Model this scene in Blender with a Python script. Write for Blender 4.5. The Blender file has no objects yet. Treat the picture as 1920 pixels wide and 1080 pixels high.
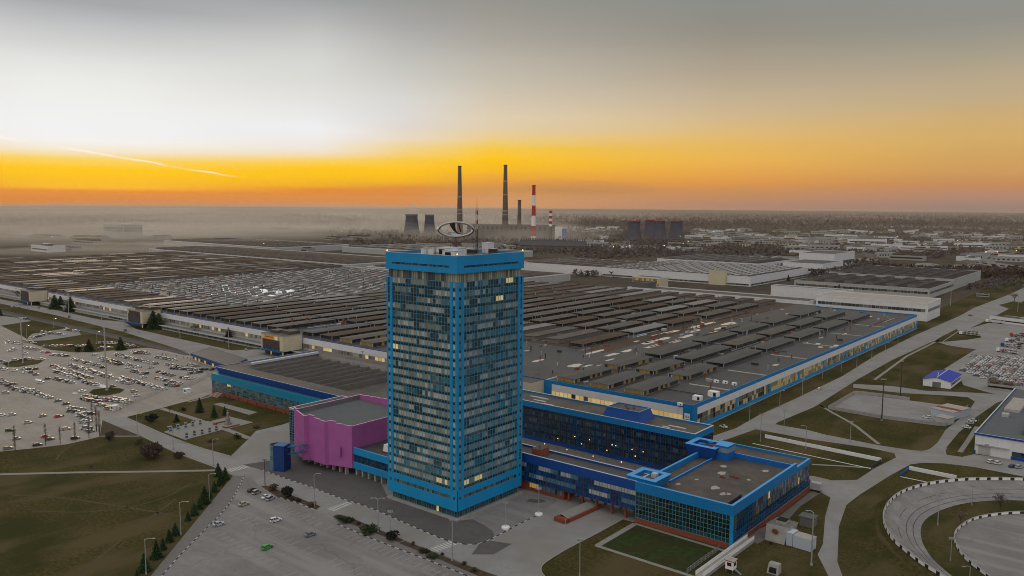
import bpy, math, random
import numpy as np
from mathutils import Vector, Matrix
R = math.radians
random.seed(7)
SC = bpy.context.scene
COL = SC.collection

# ------------------------------------------------------------------ camera
F_PX, YAW, HORIZON, ROLL, CAM_Z = 1530.0, R(39.1), 382.0, 0.0068, 114.0
PITCH = math.atan((540 - HORIZON) / F_PX)
cy_, sy_, cp_, sp_ = math.cos(YAW), math.sin(YAW), math.cos(PITCH), math.sin(PITCH)
FW = Vector((-sy_ * cp_, cy_ * cp_, -sp_))
RT0 = Vector((cy_, sy_, 0))
UP0 = RT0.cross(FW)
cr_, sr_ = math.cos(ROLL), math.sin(ROLL)
RT = cr_ * RT0 + sr_ * UP0
UP = -sr_ * RT0 + cr_ * UP0
EYE = Vector((0, 0, CAM_Z))
cam_data = bpy.data.cameras.new('camera')
cam = bpy.data.objects.new('camera', cam_data)
COL.objects.link(cam)
m3 = Matrix((RT, UP, -FW)).transposed()
cam.matrix_world = Matrix.Translation(EYE) @ m3.to_4x4()
cam_data.sensor_fit = 'HORIZONTAL'
cam_data.sensor_width = 36.0
cam_data.lens = 36.0 * F_PX / 1920.0
cam_data.clip_start = 1.0
cam_data.clip_end = 80000.0
SC.camera = cam


def ray(px, py):
    return RT * ((px - 960) / F_PX) - UP * ((py - 540) / F_PX) + FW


def at(px, py, z=0.0):
    d = ray(px, py)
    return EYE + d * ((z - CAM_Z) / d.z)


def hgt(px, py, b):
    d = ray(px, py)
    t = (b[0] * d.x + b[1] * d.y) / (d.x * d.x + d.y * d.y)
    return CAM_Z + t * d.z


# ------------------------------------------------------------------ colour helpers
def lin(r, g, b):
    f = lambda c: (c / 12.92 if c <= 0.04045 else ((c + 0.055) / 1.055) ** 2.4)
    return (f(r / 255), f(g / 255), f(b / 255), 1.0)


# ------------------------------------------------------------------ world: dusk sky
W = bpy.data.worlds.new('World')
SC.world = W
W.use_nodes = True
nt = W.node_tree
nt.nodes.clear()


def N(t, tree=None, **kw):
    n = (tree or nt).nodes.new(t)
    for k, v in kw.items():
        setattr(n, k, v)
    return n


def math_node(op, a, b=None, tree=None, clamp=False):
    tr = tree or nt
    n = N('ShaderNodeMath', tr, operation=op)
    n.use_clamp = clamp
    for i, v in enumerate((a, b)):
        if v is None:
            continue
        if hasattr(v, 'links'):
            tr.links.new(v, n.inputs[i])
        else:
            n.inputs[i].default_value = v
    return n.outputs[0]


def map_node(v, a, b, tree=None, smooth=True, c=0.0, d=1.0):
    tr = tree or nt
    n = N('ShaderNodeMapRange', tr)
    n.interpolation_type = 'SMOOTHSTEP' if smooth else 'LINEAR'
    tr.links.new(v, n.inputs[0])
    n.inputs[1].default_value = a
    n.inputs[2].default_value = b
    n.inputs[3].default_value = c
    n.inputs[4].default_value = d
    return n.outputs[0]


def ramp_node(fac, stops, tree=None, interp='LINEAR'):
    tr = tree or nt
    n = N('ShaderNodeValToRGB', tr)
    e = n.color_ramp
    e.interpolation = interp
    while len(e.elements) < len(stops):
        e.elements.new(0.5)
    for el, (p, c) in zip(e.elements, stops):
        el.position = p
        el.color = c
    tr.links.new(fac, n.inputs[0])
    return n.outputs[0]


def mix_node(fac, a, b, tree=None, blend='MIX'):
    tr = tree or nt
    n = N('ShaderNodeMix', tr, data_type='RGBA', blend_type=blend)
    for i, v in ((0, fac), (6, a), (7, b)):
        if hasattr(v, 'links'):
            tr.links.new(v, n.inputs[i])
        elif i == 0:
            n.inputs[0].default_value = v
        else:
            n.inputs[i].default_value = v
    return n.outputs[2]


tc = N('ShaderNodeTexCoord')
nrm = N('ShaderNodeVectorMath', operation='NORMALIZE')
nt.links.new(tc.outputs['Generated'], nrm.inputs[0])
sx = N('ShaderNodeSeparateXYZ')
nt.links.new(nrm.outputs[0], sx.inputs[0])
elev = math_node('MULTIPLY', math_node('ARCSINE', sx.outputs[2]), 180 / math.pi)
SUN_AZ = YAW + R(27)                         # measured from +Y towards -X, left of the picture
sdir = (-math.sin(SUN_AZ), math.cos(SUN_AZ))
hx = math_node('ADD', math_node('MULTIPLY', sx.outputs[0], sdir[0]), math_node('MULTIPLY', sx.outputs[1], sdir[1]))
hl = math_node('SQRT', math_node('ADD', math_node('MULTIPLY', sx.outputs[0], sx.outputs[0]),
                                 math_node('ADD', math_node('MULTIPLY', sx.outputs[1], sx.outputs[1]), 1e-6)))
daz = math_node('MULTIPLY', math_node('ARCCOSINE', math_node('DIVIDE', hx, hl)), 180 / math.pi)
E20 = math_node('DIVIDE', elev, 20.0, clamp=True)


def sky_ramp(stops):
    return ramp_node(E20, [(e / 20.0, (*c, 1.0)) for e, c in stops], interp='EASE' if False else 'LINEAR')


SKY_P = [(0.0, (0.6584, 0.2705, 0.0931)), (1.05, (0.7605, 0.314, 0.0513)), (1.49, (0.8963, 0.4452, 0.0116)), (2.22, (0.9734, 0.5457, 0.008)), (2.94, (0.956, 0.5972, 0.0612)), (3.85, (0.8714, 0.6584, 0.305)), (4.39, (0.8148, 0.6939, 0.5149)), (5.11, (0.7605, 0.6867, 0.5972)), (5.82, (0.7231, 0.6939, 0.6584)), (7.06, (0.6445, 0.6376, 0.6172)), (8.29, (0.5711, 0.5647, 0.5271)), (9.67, (0.4969, 0.491, 0.4564)), (10.87, (0.4287, 0.4233, 0.402)), (12.06, (0.3613, 0.3613, 0.3515)), (13.39, (0.305, 0.305, 0.2961)), (20.0, (0.2837, 0.2837, 0.2754))]
SKY_D = [(0.0, (0.3763, 0.2307, 0.162)), (0.35, (0.4851, 0.2542, 0.1413)), (1.06, (0.6105, 0.2831, 0.0976)), (1.6, (0.7305, 0.3278, 0.0762)), (2.31, (0.7913, 0.3916, 0.0762)), (3.02, (0.8148, 0.4452, 0.0844)), (4.08, (0.7913, 0.4793, 0.1221)), (4.79, (0.7305, 0.491, 0.1878)), (5.83, (0.6445, 0.4793, 0.2623)), (7.05, (0.5583, 0.4452, 0.2918)), (8.25, (0.4735, 0.3916, 0.2789)), (9.61, (0.3916, 0.3372, 0.2582)), (10.79, (0.3278, 0.2961, 0.2423)), (11.95, (0.2831, 0.2705, 0.2384)), (13.25, (0.2542, 0.2623, 0.2384)), (20.0, (0.2364, 0.2439, 0.2217))]
SKY_P = [(0.0, (0.7158, 0.2529, 0.0532)), (1.05, (0.7714, 0.2923, 0.0394)), (1.49, (0.9261, 0.4561, 0.0)), (2.22, (1.0078, 0.5592, 0.0)), (2.94, (0.9607, 0.6008, 0.0561)), (3.85, (0.8669, 0.6596, 0.3074)), (4.39, (0.802, 0.6926, 0.5343)), (5.11, (0.744, 0.6815, 0.6102)), (5.82, (0.7191, 0.6952, 0.6746)), (7.06, (0.6357, 0.6351, 0.6244)), (8.29, (0.5559, 0.5555, 0.5216)), (9.67, (0.4883, 0.4846, 0.4554)), (10.87, (0.4158, 0.4145, 0.3972)), (12.06, (0.3524, 0.3551, 0.3498)), (13.39, (0.2985, 0.3034, 0.2977)), (20.0, (0.2776, 0.2822, 0.2769))]
SKY_D = [(0.0, (0.4132, 0.2321, 0.1581)), (0.35, (0.5191, 0.2461, 0.1215)), (1.06, (0.6236, 0.277, 0.0851)), (1.6, (0.753, 0.3253, 0.0634)), (2.31, (0.8121, 0.3953, 0.0692)), (3.02, (0.8388, 0.4581, 0.0809)), (4.08, (0.7927, 0.4783, 0.1193)), (4.79, (0.7318, 0.4878, 0.1817)), (5.83, (0.6482, 0.4772, 0.2608)), (7.05, (0.5572, 0.4412, 0.291)), (8.25, (0.462, 0.3813, 0.2728)), (9.61, (0.3841, 0.3294, 0.253)), (10.79, (0.3176, 0.2858, 0.2366)), (11.95, (0.2746, 0.2622, 0.2335)), (13.25, (0.2476, 0.263, 0.2363)), (20.0, (0.2303, 0.2446, 0.2198))]
SKY_P = [(0.0, (0.7357, 0.2438, 0.0335)), (1.05, (0.7687, 0.2807, 0.0362)), (1.49, (0.9291, 0.4611, 0.0)), (2.22, (1.0235, 0.5614, 0.0)), (2.94, (0.956, 0.5996, 0.0551)), (3.85, (0.8669, 0.6609, 0.309)), (4.39, (0.7991, 0.6926, 0.5419)), (5.11, (0.7412, 0.6776, 0.609)), (5.82, (0.7204, 0.6965, 0.6759)), (7.06, (0.6345, 0.6327, 0.6257)), (8.29, (0.5525, 0.552, 0.5205)), (9.67, (0.4862, 0.4836, 0.4544)), (10.87, (0.4129, 0.4115, 0.3963)), (12.06, (0.3524, 0.3533, 0.3498)), (13.39, (0.2977, 0.3042, 0.2985)), (20.0, (0.2769, 0.2829, 0.2776))]
SKY_D = [(0.0, (0.4337, 0.2321, 0.1548)), (0.35, (0.5327, 0.2418, 0.111)), (1.06, (0.6261, 0.2746, 0.0826)), (1.6, (0.757, 0.3236, 0.0601)), (2.31, (0.8163, 0.3962, 0.0681)), (3.02, (0.8431, 0.4611, 0.0809)), (4.08, (0.7927, 0.4772, 0.1188)), (4.79, (0.7331, 0.4878, 0.1811)), (5.83, (0.6494, 0.4783, 0.2593)), (7.05, (0.5561, 0.4412, 0.2918)), (8.25, (0.461, 0.3775, 0.2712)), (9.61, (0.3841, 0.3277, 0.2523)), (10.79, (0.3151, 0.2858, 0.2345)), (11.95, (0.2738, 0.2614, 0.2328)), (13.25, (0.2469, 0.2637, 0.237)), (20.0, (0.2296, 0.2452, 0.2204))]
SKY_P = [(0.0, (0.7383, 0.2363, 0.0201)), (1.05, (0.7646, 0.2758, 0.0354)), (1.49, (0.9291, 0.4631, 0.0)), (2.22, (1.0346, 0.5637, 0.0)), (2.94, (0.9528, 0.5972, 0.0548)), (3.85, (0.8669, 0.6621, 0.309)), (4.39, (0.7977, 0.6939, 0.5441)), (5.11, (0.7399, 0.6776, 0.6066)), (5.82, (0.7217, 0.6978, 0.6771)), (7.06, (0.7134, 0.6989, 0.6644)), (8.29, (0.6412, 0.624, 0.5787)), (9.67, (0.5563, 0.5521, 0.5222)), (10.87, (0.4773, 0.4745, 0.4574)), (12.06, (0.3904, 0.3817, 0.3786)), (13.39, (0.3235, 0.3307, 0.3153)), (20.0, (0.3009, 0.3076, 0.2932))]
SKY_D = [(0.0, (0.4471, 0.2307, 0.1525)), (0.35, (0.5358, 0.2389, 0.1068)), (1.06, (0.6248, 0.2723, 0.0822)), (1.6, (0.7583, 0.3227, 0.0594)), (2.31, (0.8149, 0.3953, 0.0685)), (3.02, (0.846, 0.4631, 0.0809)), (4.08, (0.7927, 0.4762, 0.1183)), (4.79, (0.7345, 0.4878, 0.1811)), (5.83, (0.6494, 0.4783, 0.26)), (7.05, (0.5549, 0.4412, 0.291)), (8.25, (0.4599, 0.3766, 0.272)), (9.61, (0.3841, 0.3277, 0.2516)), (10.79, (0.3151, 0.2858, 0.2345)), (11.95, (0.2731, 0.2607, 0.2321)), (13.25, (0.2469, 0.2622, 0.2377)), (20.0, (0.2296, 0.2438, 0.2211))]
SKY_P = [(0.0, (0.7269, 0.2233, 0.0049)), (1.05, (0.7549, 0.2684, 0.0325)), (1.49, (0.9276, 0.4631, 0.0)), (2.22, (1.0393, 0.5648, 0.0)), (2.94, (0.9481, 0.5948, 0.0535)), (3.85, (0.8639, 0.6621, 0.3082)), (4.39, (0.7991, 0.6926, 0.5419)), (5.11, (0.7385, 0.6738, 0.6066)), (5.82, (0.7164, 0.6939, 0.6759)), (7.06, (0.6887, 0.6809, 0.6532)), (8.29, (0.6091, 0.5985, 0.5602)), (9.67, (0.5315, 0.5286, 0.4985)), (10.87, (0.4534, 0.4518, 0.4354)), (12.06, (0.3756, 0.3689, 0.3669)), (13.39, (0.3135, 0.3208, 0.3088)), (20.0, (0.2916, 0.2983, 0.2872))]
SKY_D = [(0.0, (0.4426, 0.2224, 0.1452)), (0.35, (0.5284, 0.2323, 0.1006)), (1.06, (0.6236, 0.2708, 0.081)), (1.6, (0.7596, 0.3219, 0.058)), (2.31, (0.8135, 0.3943, 0.0681)), (3.02, (0.8431, 0.4621, 0.0798)), (4.08, (0.7899, 0.4751, 0.1179)), (4.79, (0.7331, 0.4868, 0.1811)), (5.83, (0.6482, 0.4783, 0.2586)), (7.05, (0.5538, 0.4412, 0.2902)), (8.25, (0.4589, 0.3757, 0.2705)), (9.61, (0.3841, 0.3277, 0.2509)), (10.79, (0.3151, 0.285, 0.2345)), (11.95, (0.2723, 0.2599, 0.2314)), (13.25, (0.2469, 0.263, 0.2377)), (20.0, (0.2296, 0.2446, 0.2211))]
SKY_P = [(0.0, (0.7206, 0.2181, 0.0)), (1.05, (0.7522, 0.2659, 0.0319)), (1.49, (0.9276, 0.4641, 0.0)), (2.22, (1.044, 0.5659, 0.0)), (2.94, (0.9466, 0.5948, 0.0535)), (3.85, (0.8669, 0.6621, 0.309)), (4.39, (0.8005, 0.6939, 0.543)), (5.11, (0.7371, 0.6763, 0.6066)), (5.82, (0.7164, 0.6939, 0.6759)), (7.06, (0.6848, 0.677, 0.6532)), (8.29, (0.6043, 0.595, 0.5545)), (9.67, (0.527, 0.5242, 0.4953)), (10.87, (0.4493, 0.4477, 0.4314)), (12.06, (0.3728, 0.367, 0.3642)), (13.39, (0.3118, 0.3191, 0.3064)), (20.0, (0.29, 0.2968, 0.285))]
SKY_D = [(0.0, (0.4389, 0.2183, 0.143)), (0.35, (0.5231, 0.2309, 0.099)), (1.06, (0.6236, 0.2716, 0.0806)), (1.6, (0.761, 0.3219, 0.0576)), (2.31, (0.8135, 0.3934, 0.0681)), (3.02, (0.8445, 0.4631, 0.0802)), (4.08, (0.7899, 0.4741, 0.1174)), (4.79, (0.7318, 0.4868, 0.1811)), (5.83, (0.6494, 0.4783, 0.2593)), (7.05, (0.5549, 0.4412, 0.2918)), (8.25, (0.461, 0.3766, 0.2712)), (9.61, (0.3841, 0.3277, 0.2516)), (10.79, (0.3151, 0.285, 0.2352)), (11.95, (0.2715, 0.2592, 0.2307)), (13.25, (0.2469, 0.2637, 0.2377)), (20.0, (0.2296, 0.2452, 0.2211))]
SKY_L = [(0.0, (0.7032, 0.2112, 0.0004)), (0.07, (0.7032, 0.2112, 0.0004)), (0.59, (0.8008, 0.2472, 0.0)), (0.84, (0.949, 0.4889, 0.0)), (1.33, (0.9354, 0.5181, 0.0)), (1.97, (0.9901, 0.5764, 0.0)), (2.58, (0.9196, 0.6602, 0.132)), (3.09, (0.8689, 0.8069, 0.6367)), (3.66, (0.8741, 0.8885, 0.8718)), (4.36, (0.8423, 0.8744, 0.8984)), (6.1, (0.8379, 0.8587, 0.8504)), (7.19, (0.8036, 0.8213, 0.8106)), (8.42, (0.7406, 0.7543, 0.7486)), (9.5, (0.6194, 0.6295, 0.6339)), (10.65, (0.4984, 0.5122, 0.5271)), (11.76, (0.3688, 0.3873, 0.4001)), (20.0, (0.343, 0.3602, 0.3721))]
SKY_M = [(0.0, (0.7301, 0.225, 0.0103)), (0.06, (0.7301, 0.225, 0.0103)), (0.85, (0.7924, 0.2427, 0.0084)), (1.14, (0.9024, 0.423, 0.0)), (1.71, (0.9716, 0.5366, 0.0)), (2.32, (1.015, 0.5706, 0.0)), (2.85, (0.9606, 0.6454, 0.1254)), (3.39, (0.8742, 0.7713, 0.6147)), (4.09, (0.8602, 0.8305, 0.7999)), (4.98, (0.8431, 0.8623, 0.8841)), (6.9, (0.7612, 0.7605, 0.7385)), (8.11, (0.6991, 0.7057, 0.6763)), (9.47, (0.6494, 0.6545, 0.6356)), (10.65, (0.5763, 0.5799, 0.5727)), (11.92, (0.4594, 0.4625, 0.4665)), (13.13, (0.3409, 0.3564, 0.3648)), (20.0, (0.317, 0.3315, 0.3393))]
SKY_C = [(0.0, (0.705, 0.296, 0.0918)), (0.99, (0.638, 0.2866, 0.064)), (1.54, (0.8149, 0.3457, 0.0415)), (2.28, (0.9403, 0.4849, 0.0083)), (3.01, (1.0086, 0.5599, 0.0004)), (3.74, (0.9215, 0.5756, 0.0459)), (4.46, (0.8336, 0.6099, 0.2338)), (5.19, (0.7585, 0.616, 0.4073)), (5.91, (0.7371, 0.622, 0.4406)), (7.15, (0.6451, 0.5618, 0.4402)), (8.39, (0.5531, 0.5061, 0.4184)), (9.79, (0.483, 0.4467, 0.3864)), (11.0, (0.4038, 0.3753, 0.3303)), (12.29, (0.3471, 0.3274, 0.293)), (13.53, (0.3001, 0.2933, 0.2615)), (20.0, (0.2791, 0.2728, 0.2432))]
SKY_R = [(0.0, (0.312, 0.2056, 0.1626)), (0.58, (0.4565, 0.2364, 0.1521)), (1.39, (0.5712, 0.2588, 0.0998)), (2.19, (0.6269, 0.3341, 0.1055)), (3.16, (0.6519, 0.3744, 0.1178)), (4.12, (0.6614, 0.4173, 0.1404)), (5.39, (0.616, 0.4101, 0.1799)), (6.5, (0.5277, 0.4044, 0.2359)), (7.6, (0.4804, 0.3813, 0.2498)), (8.84, (0.3953, 0.3463, 0.256)), (9.92, (0.3333, 0.3074, 0.248)), (11.07, (0.2788, 0.2754, 0.2466)), (12.19, (0.2739, 0.2807, 0.2537)), (20.0, (0.2547, 0.2611, 0.2359))]
SKY_B = [(e, lin(*c)[:3]) for e, c in [(0, (180, 160, 152)), (4, (200, 186, 180)), (10, (212, 208, 205)), (20, (220, 219, 220))]]
cl, cm, cp_r, cc, cd, crr, cb = (sky_ramp(k_) for k_ in (SKY_L, SKY_M, SKY_P, SKY_C, SKY_D, SKY_R, SKY_B))
c1 = mix_node(map_node(daz, 2.3, 13.8, smooth=False), cl, cm)
for a_, b_, cx_ in ((13.8, 19.5, cp_r), (19.5, 25.5, cc), (25.5, 41.3, cd), (41.3, 55.8, crr)):
    c1 = mix_node(map_node(daz, a_, b_, smooth=False), c1, cx_)
c2 = c1
c3 = mix_node(map_node(daz, 66, 110), c2, cb)
TOP = lin(226, 225, 227)
rgt = (math.cos(SUN_AZ), math.sin(SUN_AZ))
sid = math_node('ADD', math_node('MULTIPLY', sx.outputs[0], rgt[0]), math_node('MULTIPLY', sx.outputs[1], rgt[1]))
side_col = ramp_node(map_node(sid, -0.9, 0.9), [(0.0, (1.42, 1.39, 1.33, 1)), (0.5, (1.11, 1.10, 1.09, 1)), (1.0, (0.65, 0.67, 0.72, 1))])
c4 = mix_node(map_node(elev, 17, 60), c3, TOP)
off_axis = math_node('MAXIMUM', map_node(daz, 66, 100), map_node(elev, 18, 40))
c4 = mix_node(off_axis, c4, mix_node(1.0, c4, side_col, blend='MULTIPLY'))
# thin condensation trail and streaks low in the sky, left of the picture (a great circle band)
da, db = ray(-40, 250).normalized(), ray(380, 321).normalized()
pn = da.cross(db).normalized()
dotn = N('ShaderNodeVectorMath', operation='DOT_PRODUCT')
nt.links.new(nrm.outputs[0], dotn.inputs[0])
dotn.inputs[1].default_value = pn
wob = N('ShaderNodeTexNoise')
nt.links.new(nrm.outputs[0], wob.inputs[0])
wob.inputs['Scale'].default_value = 26.0
wob.inputs['Detail'].default_value = 5.0
dist = math_node('ABSOLUTE', math_node('ADD', dotn.outputs['Value'], math_node('MULTIPLY', math_node('SUBTRACT', wob.outputs[0], 0.5), 0.005)))
trail = map_node(dist, 0.0001, 0.0016, c=1.0, d=0.0)
trail = math_node('MULTIPLY', trail, map_node(daz, 6.6, 9.0, c=1.0, d=0.0))
trail = math_node('MULTIPLY', trail, map_node(wob.outputs[0], 0.25, 0.55))
c5 = mix_node(math_node('MULTIPLY', trail, 0.65), c4, lin(255, 248, 232))
# large soft unevenness
cln = N('ShaderNodeTexNoise')
mp = N('ShaderNodeMapping')
mp.inputs['Scale'].default_value = (2.0, 2.0, 14.0)
nt.links.new(nrm.outputs[0], mp.inputs[0])
nt.links.new(mp.outputs[0], cln.inputs[0])
cln.inputs['Scale'].default_value = 2.2
cln.inputs['Detail'].default_value = 4.0
c6 = mix_node(1.0, c5, ramp_node(cln.outputs[0], [(0.3, (0.985, 0.985, 0.985, 1)), (0.7, (1.015, 1.015, 1.015, 1))]), blend='MULTIPLY')
nish = N('ShaderNodeTexSky', sky_type='NISHITA')
nish.sun_disc = False
nish.sun_elevation = R(1.0)
nish.sun_rotation = -SUN_AZ
nish.altitude = 100
bg = N('ShaderNodeBackground')
bg.inputs[1].default_value = 1.0
nt.links.new(c6, bg.inputs[0])
bg2 = N('ShaderNodeBackground')
bg2.inputs[1].default_value = 0.003
nt.links.new(nish.outputs[0], bg2.inputs[0])
addw = N('ShaderNodeAddShader')
nt.links.new(bg.outputs[0], addw.inputs[0])
nt.links.new(bg2.outputs[0], addw.inputs[1])
wo = N('ShaderNodeOutputWorld')
nt.links.new(addw.outputs[0], wo.inputs[0])
W.cycles.sampling_method = 'MANUAL'
W.cycles.sample_map_resolution = 1024

# ------------------------------------------------------------------ last light of the sun, at the horizon on the left
sun_d = bpy.data.lights.new('sun', 'SUN')
sun_d.energy = 0.4
sun_d.angle = R(14)
sun_d.color = (1.0, 0.72, 0.42)
sun = bpy.data.objects.new('sun', sun_d)
COL.objects.link(sun)
sel = R(4.0)
sv = Vector((sdir[0] * math.cos(sel), sdir[1] * math.cos(sel), math.sin(sel)))
sun.rotation_euler = sv.to_track_quat('Z', 'Y').to_euler()

SC.view_settings.view_transform = 'Standard'
SC.view_settings.look = 'None'
SC.view_settings.exposure = 0.0
SC.view_settings.gamma = 1.0
SC.render.engine = 'CYCLES'
SC.cycles.use_denoising = True
SC.cycles.denoising_input_passes = 'RGB_ALBEDO_NORMAL'
SC.cycles.denoising_prefilter = 'ACCURATE'
SC.cycles.filter_width = 1.0
SC.cycles.max_bounces = 6
SC.cycles.diffuse_bounces = 2
SC.cycles.glossy_bounces = 3
SC.cycles.volume_bounces = 1
SC.cycles.transmission_bounces = 2


# ------------------------------------------------------------------ materials
def mat(name, base=(0.5, 0.5, 0.5), rough=0.7, spec=0.4, metal=0.0, noise=0.0, nscale=0.3, dark=None, tint=False, objcol=False,
        emit=None, estr=0.0, stripes=None, bump=0.0, big=0.0, bigscale=0.02, big_col=None, streak=None, cracks=0.0):
    m = bpy.data.materials.new(name)
    m.use_nodes = True
    t = m.node_tree
    p = t.nodes['Principled BSDF']
    p.inputs['Roughness'].default_value = rough
    p.inputs['Specular IOR Level'].default_value = spec
    p.inputs['Metallic'].default_value = metal
    c = None
    if tint:
        a = N('ShaderNodeAttribute', t)
        a.attribute_name = 'tint'
        c = a.outputs['Color']
    elif objcol:
        oi = N('ShaderNodeObjectInfo', t)
        c = oi.outputs['Color']
    else:
        rgb = N('ShaderNodeRGB', t)
        rgb.outputs[0].default_value = (*base, 1)
        c = rgb.outputs[0]
    geo = N('ShaderNodeNewGeometry', t)
    if noise or bump or big:
        if noise or bump:
            n = N('ShaderNodeTexNoise', t)
            t.links.new(geo.outputs['Position'], n.inputs[0])
            n.inputs['Scale'].default_value = nscale
            n.inputs['Detail'].default_value = 6.0
            n.inputs['Roughness'].default_value = 0.65
        if noise:
            lo = max(0.0, 1 - noise)
            c = mix_node(1.0, c, ramp_node(n.outputs[0], [(0.25, (lo, lo, lo, 1)), (0.75, (1 + noise, 1 + noise, 1 + noise, 1))], t), t, 'MULTIPLY')
        if big:
            n2 = N('ShaderNodeTexNoise', t)
            t.links.new(geo.outputs['Position'], n2.inputs[0])
            n2.inputs['Scale'].default_value = bigscale
            n2.inputs['Detail'].default_value = 5.0
            n2.inputs['Roughness'].default_value = 0.6
            c = mix_node(map_node(n2.outputs[0], 0.42, 0.62, t, d=big), c, (*(big_col or dark or (0, 0, 0)), 1), t)
    if streak:                                     # worn lanes along one direction: (scale x, scale y, strength, colour)
        mpn = N('ShaderNodeMapping', t)
        mpn.inputs['Scale'].default_value = (streak[0], streak[1], 1.0)
        t.links.new(geo.outputs['Position'], mpn.inputs[0])
        n3 = N('ShaderNodeTexNoise', t)
        t.links.new(mpn.outputs[0], n3.inputs[0])
        n3.inputs['Scale'].default_value = 1.0
        n3.inputs['Detail'].default_value = 4.0
        c = mix_node(map_node(n3.outputs[0], 0.47, 0.66, t, d=streak[2]), c, (*streak[3], 1), t)
    if cracks:                                     # tar seams and cracks
        vo = N('ShaderNodeTexVoronoi', t)
        vo.feature = 'DISTANCE_TO_EDGE'
        vo.inputs['Scale'].default_value = cracks
        wn = N('ShaderNodeTexNoise', t)
        t.links.new(geo.outputs['Position'], wn.inputs[0])
        wn.inputs['Scale'].default_value = cracks * 3
        wv = N('ShaderNodeVectorMath', t, operation='MULTIPLY_ADD')
        t.links.new(wn.outputs['Color'], wv.inputs[0])
        wv.inputs[1].default_value = (6, 6, 0)
        t.links.new(geo.outputs['Position'], wv.inputs[2])
        t.links.new(wv.outputs[0], vo.inputs['Vector'])
        c = mix_node(map_node(vo.outputs['Distance'], 0.004, 0.012, t, c=0.22, d=0.0), c, (0.05, 0.047, 0.045, 1), t)
    if stripes:                                    # fine panel joints: (axis, pitch, width, darkening)
        sp = N('ShaderNodeSeparateXYZ', t)
        t.links.new(geo.outputs['Position'], sp.inputs[0])
        for ax, pitch, wd, dk in stripes:
            if ax == 'H':
                v = math_node('ADD', sp.outputs[0], sp.outputs[1], t)
            else:
                v = sp.outputs['XYZ'.index(ax)]
            fr = math_node('FRACT', math_node('DIVIDE', v, pitch, t), None, t)
            msk = math_node('LESS_THAN', fr, wd, t)
            c = mix_node(math_node('MULTIPLY', msk, dk, t), c, (0.01, 0.01, 0.012, 1), t)
    t.links.new(c, p.inputs['Base Color'])
    if bump:
        b = N('ShaderNodeBump', t)
        b.inputs['Strength'].default_value = bump
        b.inputs['Distance'].default_value = 0.05
        t.links.new(n.outputs[0], b.inputs['Height'])
        t.links.new(b.outputs[0], p.inputs['Normal'])
    if emit:
        p.inputs['Emission Color'].default_value = (*emit, 1)
        p.inputs['Emission Strength'].default_value = estr
    return m


M = {}
M['ground'] = mat('ground_dirt', (0.075, 0.062, 0.042), 0.95, 0.1, noise=0.35, nscale=0.08, big=0.8, bigscale=0.012, big_col=(0.05, 0.042, 0.034))
M['asphalt'] = mat('asphalt', (0.205, 0.197, 0.19), 0.9, 0.2, noise=0.16, nscale=0.5, big=0.7, bigscale=0.04, big_col=(0.165, 0.153, 0.143), streak=(0.012, 0.16, 0.65, (0.27, 0.255, 0.235)), cracks=0.06)
M['lot'] = mat('sunglow_lot_asphalt', (0.30, 0.27, 0.232), 0.9, 0.2, noise=0.16, nscale=0.5, big=0.7, bigscale=0.03, big_col=(0.25, 0.222, 0.192), streak=(0.012, 0.12, 0.6, (0.34, 0.305, 0.265)), cracks=0.05)  # pale asphalt with the warm sunset glow put into its colour
M['road'] = mat('road_asphalt', (0.25, 0.243, 0.232), 0.9, 0.2, noise=0.14, nscale=0.4, big=0.7, bigscale=0.05, big_col=(0.175, 0.162, 0.148), streak=(0.05, 0.05, 0.5, (0.27, 0.25, 0.22)))
M['dark_paving'] = mat('dark_paving', (0.105, 0.098, 0.095), 0.9, 0.2, noise=0.16, nscale=0.4, big=0.5, bigscale=0.06, big_col=(0.08, 0.073, 0.072))
M['paving'] = mat('pale_paving', (0.24, 0.225, 0.20), 0.9, 0.2, noise=0.14, nscale=0.5)
M['sidewalk'] = mat('sidewalk', (0.16, 0.15, 0.14), 0.9, 0.2, noise=0.14, nscale=0.6)
M['grass'] = mat('grass', (0.062, 0.052, 0.019), 0.95, 0.03, noise=0.65, nscale=0.8, big=0.9, bigscale=0.035, big_col=(0.036, 0.038, 0.012), bump=0.5, streak=(0.05, 0.02, 0.75, (0.098, 0.076, 0.036)))
M['lawn'] = mat('green_lawn', (0.03, 0.046, 0.014), 0.95, 0.08, noise=0.5, nscale=0.5, big=0.7, bigscale=0.12, big_col=(0.042, 0.034, 0.014), bump=0.5)
M['worn'] = mat('trodden_soil', (0.08, 0.066, 0.036), 0.95, 0.1, noise=0.4, nscale=0.6)
M['dirt'] = mat('bare_dirt', (0.07, 0.052, 0.036), 0.95, 0.1, noise=0.4, nscale=0.4)
M['roof'] = mat('roof_felt', (0.057, 0.055, 0.053), 0.55, 0.45, noise=0.3, nscale=0.25, big=0.7, bigscale=0.05, big_col=(0.041, 0.039, 0.037))
M['roof_brown'] = mat('roof_felt_brown', (0.084, 0.070, 0.055), 0.6, 0.4, noise=0.3, nscale=0.3, big=0.8, bigscale=0.09, big_col=(0.052, 0.043, 0.034))
M['roof_far'] = mat('roof_weathered', (0.07, 0.050, 0.034), 0.85, 0.25, noise=0.3, nscale=0.1, big=0.8, bigscale=0.02, big_col=(0.085, 0.055, 0.036))
M['roof_grey'] = mat('roof_grey', (0.15, 0.147, 0.142), 0.5, 0.5, noise=0.25, nscale=0.2)
M['roof_moss'] = mat('roof_mossy', (0.038, 0.032, 0.029), 0.9, 0.15, noise=0.4, nscale=0.1)
M['roof_mid'] = mat('roof_grey_brown', (0.105, 0.096, 0.085), 0.6, 0.4, noise=0.3, nscale=0.15, big=0.7, bigscale=0.02, big_col=(0.075, 0.066, 0.056))
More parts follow.
